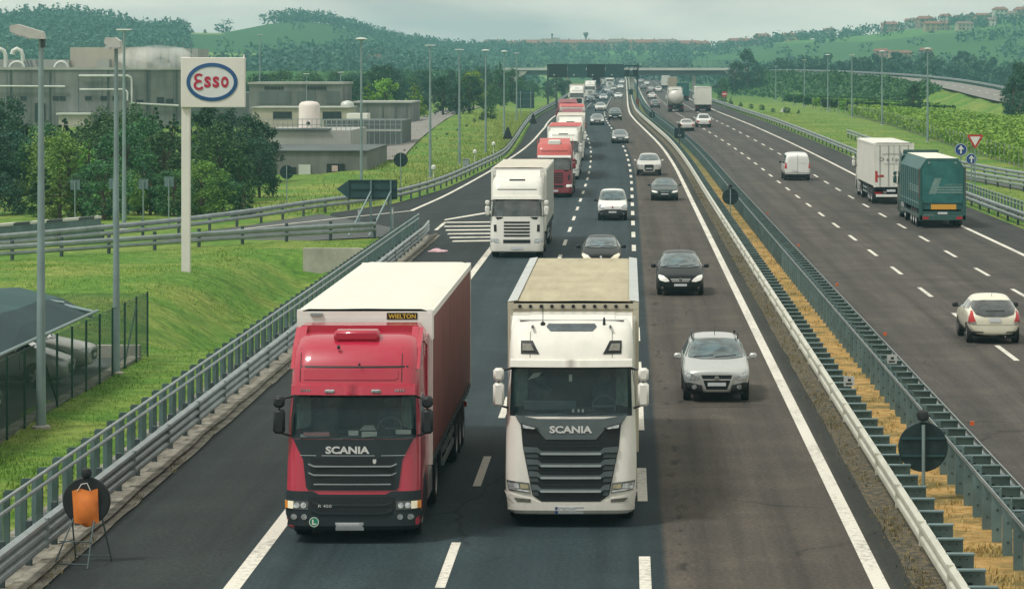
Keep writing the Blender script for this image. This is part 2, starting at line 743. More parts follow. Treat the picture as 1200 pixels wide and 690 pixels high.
fields = t.ramp(vor.outputs['Color'], [(.2, (.03, .10, .03)), (.38, (.10, .23, .05)), (.5, (.21, .32, .08)), (.62, (.05, .13, .04)), (.78, (.28, .33, .12))], 'CONSTANT')
rows = t.n('TexWave', wave_type='BANDS', bands_direction='X')
rows.inputs['Scale'].default_value = .055
rows.inputs['Distortion'].default_value = 2.5
rows.inputs['Detail'].default_value = 2
t.link(t.pos((1, .5, 2)), rows.inputs['Vector'])
fields = t.mix(t.math('MULTIPLY', rows.outputs['Fac'], .35), fields, (.04, .10, .03))
fields = t.mix(t.math('MULTIPLY', t.ramp(t.noise(v, .03, 6, .7), [(.4, 0), (.7, 1)]), .5), fields, (.04, .11, .03))
sp = t.n('SeparateXYZ')
t.link(v, sp.inputs[0])
t.set(col=t.mix(t.ramp(t.math('MULTIPLY', sp.outputs['Y'], .001), [(.55, 0), (.95, 1)]), near, fields), rough=.9, spec=.15)
t.bump(fine, .6, .12)
meadow = t.mat
tag(mb.build('ground', meadow, smooth=60), 'green meadow and farmland ground around the motorway', kind='structure')


# ---------------------------------------------------------------- carriageways
def ribbon(name, fl, fr, d0, d1, zo, mat, cols=6, step=3.0, parent=None, wob=0.0):
    mb = MB()
    n = 0
    d = d0
    rowsd = []
    while d < d1:
        rowsd.append(d)
        d += step if d < 200 else step * 2 if d < 500 else step * 4
    rowsd.append(d1)
    uvs = []
    for d in rowsd:
        a = fl(d) if callable(fl) else fl
        b = fr(d) if callable(fr) else fr
        if wob:
            a += wob * noise.noise(Vector((d * 1.3, 1, zo * 99))) + wob * noise.noise(Vector((d * .31, 7, zo * 99)))
            b += wob * noise.noise(Vector((d * 1.3, 5, zo * 99))) + wob * noise.noise(Vector((d * .31, 9, zo * 99)))
        for k in range(cols + 1):
            l = a + (b - a) * k / cols
            mb.v.append((l + cr(d), d, zr(d) + zo))
            uvs.append((l, d))
    c1 = cols + 1
    for i in range(len(rowsd) - 1):
        for k in range(cols):
            mb.f.append((i * c1 + k, i * c1 + k + 1, (i + 1) * c1 + k + 1, (i + 1) * c1 + k))
            mb.m.append(0)
    me = mb.mesh(name, mat)
    ul = me.uv_layers.new(name='UVMap')
    for lp in me.loops:
        ul.data[lp.index].uv = uvs[lp.vertex_index]
    o = bpy.data.objects.new(name, me)
    COL.objects.link(o)
    return tag(o, kind='structure')


def asphalt(name, stops, tracks, tint=(.05, .05, .05), drip=None):
    "asphalt whose mix changes across the carriageway; tyre tracks, oil lane, patches and aggregate"
    t = NT(name)
    uv = t.n('UVMap')
    sp = t.n('SeparateXYZ')
    t.link(uv.outputs[0], sp.inputs[0])
    lo, hi = stops[0][0], stops[-1][0]
    wn = t.math('MULTIPLY', t.math('SUBTRACT', t.noise(t.pos((.1, 1, 1)), .9, 3), .5), .10)
    lat = t.math('ADD', sp.outputs['X'], wn)
    nrm = t.math('DIVIDE', t.math('SUBTRACT', lat, lo), hi - lo)
    base = t.ramp(nrm, [((a - lo) / (hi - lo), c) for a, c in stops])
    v = t.pos()
    grain = t.noise(v, 26, 3, .7)
    patch = t.noise(t.pos((1, .12, 1)), .55, 5, .6)
    blot = t.noise(v, .35, 5, .65)
    col = t.mix(t.ramp(patch, [(.30, .75), (.62, 0)]), base, (.66, .68, .70), 'MULTIPLY')
    col = t.mix(t.math('MULTIPLY', t.ramp(blot, [(.46, 0), (.72, 1)]), .8), col, (1.55, 1.5, 1.42), 'MULTIPLY')
    trk = None
    for c, w in tracks:
        g = t.math('ABSOLUTE', t.math('SUBTRACT', sp.outputs['X'], c))
        g = t.ramp(t.math('DIVIDE', g, w), [(0, 1), (1, 0)])
        trk = g if trk is None else t.math('MAXIMUM', trk, g)
    col = t.mix(t.math('MULTIPLY', t.math('MULTIPLY', trk, t.ramp(patch, [(.2, .3), (.7, 1)])), .8), col, (.62, .64, .66), 'MULTIPLY')
    # coarse and fine aggregate, dark binder between, pale dust lying along the lane edges
    stone = t.noise(v, 11, 4, .8)
    col = t.mix(t.math('MULTIPLY', t.ramp(stone, [(.52, 0), (.66, 1)]), .8), col, (1.75, 1.72, 1.66), 'MULTIPLY')
    col = t.mix(t.math('MULTIPLY', t.ramp(stone, [(.34, 1), (.48, 0)]), .8), col, (.5, .52, .54), 'MULTIPLY')
    col = t.mix(t.math('MULTIPLY', t.ramp(grain, [(.56, 0), (.70, 1)]), .8), col, (2.0, 1.95, 1.85), 'MULTIPLY')
    streak = t.noise(t.pos((1, .02, 1)), 2.4, 5, .65)
    col = t.mix(t.math('MULTIPLY', t.ramp(streak, [(.46, 0), (.64, 1)]), .7), col, (.68, .70, .72), 'MULTIPLY')
    # a few sealed cracks
    ck = t.n('TexVoronoi', feature='DISTANCE_TO_EDGE')
    ck.inputs['Scale'].default_value = .13
    wv = t.n('VectorMath', operation='ADD')
    nn_ = t.n('TexNoise')
    nn_.inputs['Scale'].default_value = .6
    nn_.inputs['Detail'].default_value = 5
    t.link(v, nn_.inputs['Vector'])
    t.link(t.pos((1, .5, 1)), wv.inputs[0])
    t.link(nn_.outputs['Color'], wv.inputs[1])
    t.link(wv.outputs[0], ck.inputs['Vector'])
    crack = t.math('MULTIPLY', t.ramp(ck.outputs['Distance'], [(.0, 1), (.006, 0)]), t.ramp(t.noise(v, .12, 2), [(.5, 0), (.56, 1)]))
    col = t.mix(t.math('MULTIPLY', crack, .7), col, mul(tint, .3))
    if drip is not None:
        g = t.math('ABSOLUTE', t.math('SUBTRACT', t.math('ADD', sp.outputs['X'], t.math('MULTIPLY', t.math('SUBTRACT', t.noise(t.pos((0, 1, 0)), .25, 4), .5), .8)), drip))
        g = t.ramp(t.math('DIVIDE', g, .16), [(0, 1), (1, 0)])
        col = t.mix(t.math('MULTIPLY', t.math('MULTIPLY', g, t.ramp(t.noise(t.pos((2, .6, 1)), 1.1, 5, .7), [(.52, 0), (.60, 1)])), .75), col, mul(tint, .25))
    t.set(col=col, rough=.8, spec=.16)
    t.bump(grain, .35, .012)
    return t.mat


DK, MD, BR = (.018, .031, .036), (.028, .045, .052), (.076, .066, .056)
asp_l = asphalt('asphalt_grey_and_brown', [(-25, (.026, .033, .034)), (-7.1, (.024, .031, .032)), (-6.3, MD), (-.1, MD), (.1, DK), (.62, DK), (.68, BR), (4.2, BR), (4.5, (.035, .038, .034)), (5.2, (.035, .038, .034))],
                [(-5.8, .55), (-3.9, .55), (-2.3, .5), (-.45, .5), (1.4, .45), (3.0, .45)], (.034, .038, .036), drip=.98)
asp_r = asphalt('asphalt_warm_brown', [(7, (.068, .063, .058)), (11, (.078, .070, .062)), (15, (.067, .062, .056)), (18.2, (.071, .065, .058)), (18.6, (.045, .045, .043)), (23, (.043, .045, .044))],
                [(9.0, .4), (10.6, .4), (12.4, .5), (14.1, .5), (15.9, .6), (17.6, .6)], (.046, .044, .041))


def left_edge(d):
    if d < 153.3:
        return -9.76
    if d < 176:
        return -10.1 + (d - 153.3) / 22.7 * -8.2
    return interp([(p[1], p[0]) for p in RAIL_F[6:]], d) + .35


ribbon('road', left_edge, 4.78, 6, 153.3, .0, asp_l, 10, 2, wob=.06)
ribbon('road', left_edge, 4.78, 153.3, 1520, .0, asp_l, 10, 3)
ribbon('road', 7.3, 21.4, 6, 1520, .0, asp_r, 8, 3, wob=.03)


def resample(path, n):
    L = [0]
    for a, b in zip(path, path[1:]):
        L.append(L[-1] + math.dist(a, b))
    out = []
    for i in range(n):
        s = L[-1] * i / (n - 1)
        k = max(j for j in range(len(L) - 1) if L[j] <= s + 1e-9)
        t = (s - L[k]) / (L[k + 1] - L[k])
        out.append(tuple(path[k][j] + (path[k + 1][j] - path[k][j]) * t for j in range(len(path[0]))))
    return out


def curve(path, step):
    "smooth polyline through the points, one point every step metres"
    P = [Vector(p if len(p) == 3 else (p[0], p[1], 0)) for p in path]
    out = []
    for i in range(len(P) - 1):
        p0, p1, p2, p3 = P[max(0, i - 1)], P[i], P[i + 1], P[min(len(P) - 1, i + 2)]
        n = max(2, int((p2 - p1).length / step))
        for k in range(n):
            t = k / n
            a = (p2 - p0) * .5
            b = (p3 - p1) * .5
            if (p2 - p1).length > 1e-6:
                l = (p2 - p1).length
                a = a.normalized() * min(a.length, l) if a.length else a
                b = b.normalized() * min(b.length, l) if b.length else b
            out.append((2 * t ** 3 - 3 * t ** 2 + 1) * p1 + (t ** 3 - 2 * t ** 2 + t) * a + (-2 * t ** 3 + 3 * t ** 2) * p2 + (t ** 3 - t ** 2) * b)
    out.append(P[-1])
    L = [0.0]
    for a, b in zip(out, out[1:]):
        L.append(L[-1] + (b - a).length)
    n = max(2, int(round(L[-1] / step)) + 1)
    res, k = [], 0
    for i in range(n):
        s = L[-1] * i / (n - 1)
        while k < len(L) - 2 and L[k + 1] < s:
            k += 1
        t = (s - L[k]) / max(1e-9, L[k + 1] - L[k])
        res.append(out[k].lerp(out[k + 1], t))
    return res


mb = MB()
A, B = resample(RAMP_N, 60), resample(RAMP_F, 60)
for a, b in zip(A, B):
    mb.v += [(a[0], a[1], -.003), ((a[0] + b[0]) / 2, (a[1] + b[1]) / 2, -.003), (b[0], b[1], -.003)]
for i in range(59):
    mb.f += [(3 * i, 3 * i + 3, 3 * i + 4, 3 * i + 1), (3 * i + 1, 3 * i + 4, 3 * i + 5, 3 * i + 2)]
    mb.m += [0, 0]
asp_p = plain('asphalt_old_grey', (.082, .092, .09), .85, 0, .3, .8, .3, detail=8)
tag(mb.build('road', asp_p), kind='structure')

# the painted lines, worn by traffic
t = NT('road_paint')
v = t.pos()
w = t.noise(v, 7, 6, .75)
w2 = t.noise(t.pos((1, .25, 1)), 1.1, 4)
c = t.mix(t.ramp(t.math('ADD', t.math('MULTIPLY', w, .65), t.math('MULTIPLY', w2, .35)), [(.50, 0), (.66, 1)]), (.66, .64, .56), (.20, .20, .18))
t.set(col=c, rough=.7)
line_mat = t.mat
mk = MB()


def mark(l0, l1, d0, d1, z=.008):
    n = max(1, int((d1 - d0) / 6))
    for i in range(n):
        a, b = d0 + (d1 - d0) * i / n, d0 + (d1 - d0) * (i + 1) / n
        q = []
        for l, dd in ((l0, a), (l1, a), (l1, b), (l0, b)):
            l = l(dd) if callable(l) else l
            q.append((l + cr(dd), dd, zr(dd) + z))
        mk.add(q, [(0, 1, 2, 3)])


mark(-6.71, -6.43, 10, 148)
mark(4.08, 4.35, 10, 1500)
mark(7.86, 8.06, 10, 1500)
mark(18.28, 18.52, 10, 1500)
for off, d0, per, ln, wd in ((.297, 52.05, 11.57, 4.9, .2), (-3.12, 53.6, 11.93, 4.7, .17), (11.52, 91.9, 12.25, 4.8, .17), (15.09, 103.3, 12.25, 4.8, .17)):
    k = -4
    while d0 + per * k < 1400:
        e = d0 + per * k
        mark(off - wd / 2, off + wd / 2, e - ln, e)
        k += 1
DEC = [(180, -13.2), (200, -12.5), (232, -11.75), (271, -10.7), (320, -9.2), (365, -7.9), (450, -6.7), (700, -6.6), (2400, -6.6)]
mark(lambda d: interp(DEC, d) - .12, lambda d: interp(DEC, d) + .12, 180, 1500)
e = 160
while e < 345:                                       # block line between the slip lane and the first lane
    mark(-6.75, -6.4, e, e + 3)
    e += 6
# hatched nose of the exit
mark(lambda d: -10.4 + (d - 147) * .0, lambda d: -10.2, 158, 166)
for i, dd in enumerate((147.2, 150.4, 153.8, 157.4, 161.2, 165.4)):
    l0 = -8.8 - i * .32
    q = [(l0, dd, .008), (-6.7, dd + .5, .008), (-6.7, dd + 1.7, .008), (l0, dd + 1.1, .008)]
    mk.add(q, [(0, 1, 2, 3)])
q = [(-10.5, 168, .008), (-6.75, 183, .008), (-6.75, 185.5, .008), (-10.5, 169.6, .008)]
mk.add(q, [(0, 1, 2, 3)])
# edge of the exit road
F2 = resample([(-96.4, 46), (-65.3, 88), (-49.3, 111), (-30.9, 134.8), (-23.7, 150.8), (-19.6, 163), (-16.3, 172), (-13.2, 180)], 60)
for a, b in zip(F2, F2[1:]):
    mk.add([(a[0], a[1], .009), (a[0] + .22, a[1] - .06, .009), (b[0] + .22, b[1] - .06, .009), (b[0], b[1], .009)], [(0, 1, 2, 3)])
tag(mk.build('road_markings', line_mat), kind='structure')

# concrete strip under the left barrier, and the median soil
t = NT('dirty_kerb_concrete')
v = t.pos()
f = t.noise(v, 1.6, 7, .7)
f2 = t.noise(t.pos((1, .4, 1)), 3.2, 5, .7)
c = t.ramp(f, [(.32, (.07, .068, .055)), (.5, (.21, .20, .165)), (.72, (.36, .345, .29))])
c = t.mix(t.ramp(f2, [(.55, 0), (.68, 1)]), c, (.12, .10, .06))
t.set(col=c, rough=.9)
t.bump(f2, .5, .03)
kerb_mat = t.mat
ribbon('kerb', -11.45, -9.70, 6, 153, .03, kerb_mat, 4, 1, wob=.05)
ribbon('kerb', -10.2, -9.88, 6, 153, .10, kerb_mat, 2, 1, wob=.05)

t = NT('median_soil')
v = t.pos()
f = t.noise(v, 3.0, 8, .72)
f2 = t.noise(v, .7, 4, .6)
c = t.ramp(f, [(.28, (.15, .085, .03)), (.42, (.36, .22, .075)), (.58, (.50, .33, .13)), (.8, (.58, .43, .21))])
c = t.mix(t.ramp(f2, [(.46, 0), (.66, .85)]), c, (.10, .11, .05))
t.set(col=c, rough=.95, spec=.1)
sy_ = t.n('SeparateXYZ')
t.link(v, sy_.inputs[0])
green = t.ramp(f, [(.3, (.05, .075, .03)), (.6, (.16, .17, .07)), (.8, (.30, .25, .11))])
farther = t.ramp(t.math('ADD', t.math('MULTIPLY', sy_.outputs['Y'], .001), t.math('MULTIPLY', t.noise(t.pos((1, .3, 1)), .25, 4), .25)), [(.26, 0), (.42, 1)])
t.set(col=t.mix(farther, c, green))
t.bump(f, 1, .08)
soil = t.mat
ribbon('ground', 4.70, 7.4, 6, 1500, -.02, soil, 6, 1.5)
t = NT('gravel_edge')
v = t.pos()
f = t.noise(v, 6, 8, .75)
c = t.ramp(f, [(.3, (.022, .025, .022)), (.46, (.065, .066, .052)), (.58, (.17, .13, .07)), (.75, (.33, .26, .14))])
t.set(col=c, rough=.95)
t.bump(f, 1, .06)
ribbon('ground', 4.55, 5.42, 6, 700, -.006, t.mat, 3, .8, wob=.08)
# ---------------------------------------------------------------- crash barriers
def wave_profile(z0, z1, n, depth, th=.012):
    "corrugated rail seen end on: n ridges between z0 and z1, ridges towards +sideways"
    pts = []
    steps = n * 4
    for i in range(steps + 1):
        z = z0 + (z1 - z0) * i / steps
        ph = i % 4
        pts.append(((0, depth * .85, depth, depth * .85)[ph] if 0 < i < steps else 0, z))
    back = [(a - th, z) for a, z in reversed(pts)]
    return pts + back


def repeat_parts(root, name, mesh_mb, mats, spots, cap=100, smooth=None):
    "the nearest ones are parts of their own, the rest of a long run is one stuff part"
    spots = sorted(spots, key=lambda s: s[0][1])
    src = None
    for loc, rz in spots[:cap]:
        if src is None:
            src = mesh_mb.build(name, mats, root, smooth)
            src.location = loc
            src.rotation_euler = (0, 0, rz)
        else:
            o = src.copy()
            COL.objects.link(o)
            o.location = loc
            o.rotation_euler = (0, 0, rz)
    rest = spots[cap:]
    if rest:
        m = MB()
        for loc, rz in rest:
            M = Matrix.Translation(loc) @ Matrix.Rotation(rz, 4, 'Z')
            m.add([M @ Vector(p) for p in mesh_mb.v], mesh_mb.f)
            m.m[-len(mesh_mb.m):] = mesh_mb.m
        tag(m.build(name, mats, root, smooth), kind='stuff')
    return src


def lane_path(lat, d0, d1, step=3.0, z=0.0):
    out = []
    d = d0
    while d <= d1:
        out.append(Vector((lat + cr(d), d, zr(d) + z)))
        d += step if d < 500 else step * 3
    return out


def heading(d):
    return -math.atan2(cr(d + 3) - cr(d - 3), 6)


def spots_lane(lat, d0, d1, step, z=0.0):
    out = []
    d = d0
    while d < d1:
        out.append((Vector((lat + cr(d), d, zr(d) + z)), heading(d)))
        d += step
    return out


# left of the carriageway: triple-wave rail, with the railing behind it
rt = empty('crash_barrier', (-10.1, 50, 0), 0, 'triple-wave steel crash barrier at the left edge of the near carriageway, beside the concrete kerb', 'crash barrier')
off = Vector((10.1, -50, 0))


def rooted(pathpts, o):
    return [p + o for p in pathpts]


p = lane_path(-10.12, 20, 146)
p += [Vector((-10.12 - .04 * (i + 1) ** 1.2, 147.5 + i * 1.5, -.02 * i)) for i in range(5)]
mb = MB().sweep(wave_profile(.32, .86, 3, .085), rooted(p, off))
mb.build('rail', steel, rt, 30)
mb = MB().box(-.06, .04, -.05, .05, -.05, .8).box(.03, .2, -.03, .03, .5, .72)
repeat_parts(rt, 'post', mb, steel_dark, [(s + off, r) for s, r in spots_lane(-10.36, 33, 150, 2.25)], 60)
repeat_parts(rt, 'splice', MB().box(-.01, .087, -.05, .05, .33, .85), steel, [(Vector((-10.12, 46.5 + k * 4.5, 0)) + off, 0) for k in range(22)])

railing_green = plain('railing_grey_green', (.075, .125, .115), .5, .25, .3, 1.7)
rf = empty('railing', (-11.05, 50, 0), 0, 'long green-grey steel railing of flat posts and two tubes, behind the left crash barrier', 'railing')
off = Vector((11.05, -50, 0))
for z in (1.02, .80):
    MB().tube(rooted(lane_path(-11.0, 20, 156, 3, z), off), .035, 8).build('tube', steel, rf, 40)
mb = MB().box(-.055, .055, -.04, .04, -.6, 1.03).box(-.03, .13, -.022, .022, .96, 1.06).box(.06, .60, -.03, .03, .10, .22, 1)
repeat_parts(rf, 'post', mb, [railing_green, steel], [(s + off, r) for s, r in spots_lane(-11.16, 45.4, 156, 1.5)], 90)
mb = MB().box(-.045, .045, -.02, .02, -.5, .97)
repeat_parts(rf, 'slat', mb, steel_blue, [(s + off, r) for s, r in spots_lane(-11.12, 46.15, 156, 1.5)], 90)

# median, near side: pale rail with stepped spacers
ra = empty('median_barrier', (5.2, 50, 0), 0, 'pale cream median barrier with grey stepped brackets, along the solid line of the near carriageway', 'crash barrier')
off = Vector((-5.2, -50, 0))
pr = [(-a, b) for a, b in wave_profile(.36, .80, 2, .09)][::-1]
MB().sweep(pr, rooted(lane_path(5.14, 20, 1300, 3), off)).build('rail', steel_cream, ra, 30)
repeat_parts(ra, 'splice', MB().box(-.0925, .02, -.07, .07, .365, .803), steel_cream, [(s + off, r) for s, r in spots_lane(5.14, 46.5, 160, 4.5)])
mb = MB()
mb.box(.0, .46, -.10, .06, .775, .80)              # top flange
mb.box(.0, .46, .03, .045, .42, .775)              # web
mb.box(.0, .46, -.06, .03, .41, .43)
mb.box(.40, .46, -.04, .04, .0, .42)
mb.box(.07, .26, .018, .032, .44, .58, 1)          # dark slot
for x in (.1, .22, .34):
    mb.box(x, x + .02, .022, .034, .68, .70, 1)
repeat_parts(ra, 'bracket', mb, [steel_blue, black], [(s + off, r) for s, r in spots_lane(5.14, 43.0, 1000, 1.53)], 100)
MB().tube(rooted(lane_path(5.66, 20, 700, 3, .18), off), .02, 6).build('cable', steel, ra, 40)

# median, far side: flat posts, brackets and rail towards the other carriageway
rb = empty('median_barrier', (6.8, 50, 0), 0, 'dark green-grey median barrier with flat upright posts, beyond the dry grass strip', 'crash barrier')
off = Vector((-6.8, -50, 0))
MB().sweep(wave_profile(.36, .80, 2, .08), rooted(lane_path(7.38, 20, 1300, 3), off)).build('rail', steel, rb, 30)
MB().sweep([(-.01, .90), (.01, .90), (.01, .97), (-.01, .97)], rooted(lane_path(6.63, 20, 1000, 3), off)).build('top_strip', steel, rb)
mb = MB().box(-.08, .09, -.04, -.025, -.05, .96).box(-.08, -.065, -.04, .08, -.05, .96).box(.075, .09, -.04, .08, -.05, .96)
for z in (.2, .55, .86):
    mb.box(-.01, .03, -.048, -.038, z, z + .04, 1)
repeat_parts(rb, 'post', mb, [steel_blue, steel_dark], [(s + off, r) for s, r in spots_lane(6.74, 43.3, 1000, 1.5)], 100)
mb = MB().box(.0, .56, -.07, .05, .765, .79).box(.0, .56, .02, .032, .45, .765).box(.48, .56, -.03, .03, 0, .46)
mb.box(.1, .26, .008, .022, .5, .62, 1).box(.36, .42, .008, .022, .5, .6, 1)
repeat_parts(rb, 'bracket', mb, [steel_blue, black], [(s + off, r) for s, r in spots_lane(6.82, 43.3, 1000, 1.5)], 100)
mb = MB()
for y in (49, 65, 87, 107, 131, 160):
    X, z = 7.56 + cr(y), zr(y)
    o_ = MB().box(X - 6.8, X - 6.8 + .09, y - 50 - .02, y - 50 + .02, .76, .85).build('reflector', plain('orange_reflector', (.55, .10, .02), .3), rb)
mb = MB()
for X, y in ((5.45, 72.5), (7.0, 78)):
    mb = MB().box(X - .13, X + .13, y - .01, y + .01, .82, 1.06)
    mb.box(X - .08, X + .08, y - .014, y - .01, .86, .9, 1).box(X - .03, X + .05, y - .014, y - .01, .94, 1.0, 1)
    q = mb.build('marker_plate', [plain('marker_grey', (.4, .42, .4), .5), black], ra if X < 6 else rb)
    q.location = (-5.2, -50, 0) if X < 6 else (-6.8, -50, 0)


def rail_thing(path, label, rails=((.36, .78, 2, .08),), side=1, post_h=.78, step=4.0, mat=None, cap=60, post=None, zf=None):
    "a crash barrier along a curve of ground points"
    P = curve(path, 2.0)
    o = P[len(P) // 2].copy()
    root = empty('crash_barrier', o, 0, label, 'crash barrier')
    for z0, z1, n, dp in rails:
        pr = wave_profile(z0, z1, n, dp)
        if side < 0:
            pr = [(-a, b) for a, b in pr][::-1]
        MB().sweep(pr, [p - o for p in P]).build('rail', mat or steel, root, 30)
    mb = post or MB().box(-.06, .06, -.06, .06, -.3, post_h)
    sp = []
    PP = curve(path, step)
    for i, p in enumerate(PP):
        q = PP[min(i + 1, len(PP) - 1)] - PP[max(0, i - 1)]
        s = Vector((q.y, -q.x, 0)).normalized()
        sp.append((p - o - s * .1 * side, math.atan2(q.y, q.x) - math.pi / 2))
    repeat_parts(root, 'post', mb, steel_dark, sp, cap)
    return root


rail_thing([(x + .25, d - .35, 0) for x, d in RAMP_N[:-1]], 'low double-rail barrier between the grass and the near edge of the exit road',
           rails=((.30, .48, 1, .06), (.55, .80, 1, .06)), side=1, post_h=.95, step=3.0)
tb = NT('zebra_cap')
sx_ = tb.n('SeparateXYZ')
tb.link(tb.n('NewGeometry').outputs['Position'], sx_.inputs[0])
ck = tb.math('FRACT', tb.math('MULTIPLY', sx_.outputs['X'], .9))
tb.set(col=tb.ramp(ck, [(0, (.05, .07, .07)), (.5, (.62, .63, .58))], 'CONSTANT'), rough=.6)
rail_thing([(x - .3, d + .3, zr(d)) if d < 180 else (x + cr(d), d, zr(d)) for x, d in RAIL_F], 'tall curving double-rail barrier along the outer edge of the slip lane, below the grass verge',
           rails=((.30, .52, 1, .07), (.60, .86, 1, .07)), side=1, post_h=.9, step=4.0, cap=90)
# low parapet with a light and dark capping beyond the exit road
P = [(-97.5, 46.8), (-66.6, 88.7), (-50.6, 111.7), (-33, 135.5), (-26.2, 150)]
Pc = curve([(x - .9, d + .9, 0) for x, d in P], 3)
o = Pc[len(Pc) // 2].copy()
rt = empty('parapet', o, 0, 'low dark parapet with a black and white striped capping behind the exit road', 'parapet')
MB().sweep([(-.12, -.2), (.12, -.2), (.12, 1.0), (-.12, 1.0)], [p - o for p in Pc]).build('wall', steel_blue, rt)
MB().sweep([(-.15, 1.002), (.15, 1.002), (.15, 1.13), (-.15, 1.13)], [p - o for p in Pc]).build('capping', tb.mat, rt)

# right-hand side of the other carriageway
rail_thing([(21.6, 20, 0), (21.6, 120, 0), (21.7, 200, 0)] + [(21.6 + cr(d), d, zr(d)) for d in (240, 280, 330, 380, 450, 550, 700, 900, 1200)],
           'double-wave barrier along the right edge of the far carriageway, beside the field', rails=((.30, .52, 1, .07), (.58, .84, 1, .07)), side=-1, step=4.5, cap=60)
rail_thing([(45, 150, 0), (36, 185, 0), (31, 215, 0), (27.6, 250, .2), (25.6, 290, .6), (24.6, 330, 1.1)], 'upper barrier along the outer edge of the side road on the right, against the vineyard',
           rails=((.34, .54, 1, .07), (.62, .86, 1, .07)), side=-1, step=4.0)
rail_thing([(40, 150, 0), (32, 183, 0), (28, 208, 0), (25.2, 240, .1), (23.6, 280, .5)], 'lower barrier along the inner edge of the side road on the right, behind the railing',
           rails=((.34, .54, 1, .07), (.62, .86, 1, .07)), side=-1, step=4.0)
mb = MB()
for a, b in zip(curve([(44.4, 150, .02), (35.4, 185, .02), (30.4, 215, .03), (27, 250, .22), (25, 290, .62)], 4), curve([(40.6, 150, .02), (32.6, 183, .02), (28.6, 208, .03), (25.8, 240, .12), (24.2, 280, .52)], 4)):
    mb.v += [tuple(a), tuple(b)]
for i in range(len(mb.v) // 2 - 1):
    mb.f.append((2 * i, 2 * i + 1, 2 * i + 3, 2 * i + 2)); mb.m.append(0)
tag(mb.build('road', asp_p), kind='structure')
rf = empty('railing', (22.4, 150, 0), 0, 'green-grey steel railing with close posts behind the right-hand barrier, near the blue arrow signs', 'railing')
P = [Vector((22.35, d, 0)) for d in range(100, 214, 3)]
o = Vector((22.4, 150, 0))
for z in (1.15, .92):
    MB().tube([p - o + Vector((0, 0, z)) for p in P], .03, 6).build('tube', steel, rf, 40)
repeat_parts(rf, 'post', MB().box(-.06, .06, -.03, .03, -.1, 1.15), steel_blue, [(Vector((22.42, 118 + 1.5 * k, 0)) - o, 0) for k in range(62)], 62)
# ---------------------------------------------------------------- cars
def subsurf(mb, levels, cutters=(), crease=None):
    "smooth a cage, cut the wheel arches, return the evaluated mesh data"
    me = mb.mesh('cage', [black])
    if crease:
        at_ = me.attributes.new('crease_edge', 'FLOAT', 'EDGE')
        for i, e in enumerate(me.edges):
            at_.data[i].value = crease(me.vertices[e.vertices[0]].co, me.vertices[e.vertices[1]].co)
    ob = bpy.data.objects.new('cage', me)
    COL.objects.link(ob)
    md = ob.modifiers.new('s', 'SUBSURF')
    md.levels = md.render_levels = levels
    tmp = [ob]
    bpy.context.view_layer.update()
    dg = bpy.context.evaluated_depsgraph_get()
    out = bpy.data.meshes.new_from_object(ob.evaluated_get(dg))
    for q in tmp:
        bpy.data.objects.remove(q)
    return out


def cut_arches(me, cutter_mb, mats):
    "boolean out the wheel arches; the cut faces take the second material"
    a = bpy.data.objects.new('cage', me)
    COL.objects.link(a)
    cm = cutter_mb.mesh('cutter', mats, fixn=True)
    b = bpy.data.objects.new('cutter', cm)
    COL.objects.link(b)
    md = a.modifiers.new('b', 'BOOLEAN')
    md.operation = 'DIFFERENCE'
    md.solver = 'EXACT'
    md.object = b
    bpy.context.view_layer.update()
    dg = bpy.context.evaluated_depsgraph_get()
    out = bpy.data.meshes.new_from_object(a.evaluated_get(dg))
    bpy.data.objects.remove(a)
    bpy.data.objects.remove(b)
    return out


def set_mats(me, mats):
    ix = [p.material_index for p in me.polygons]
    me.materials.clear()
    for m in mats:
        me.materials.append(m)
    me.polygons.foreach_set('material_index', ix)


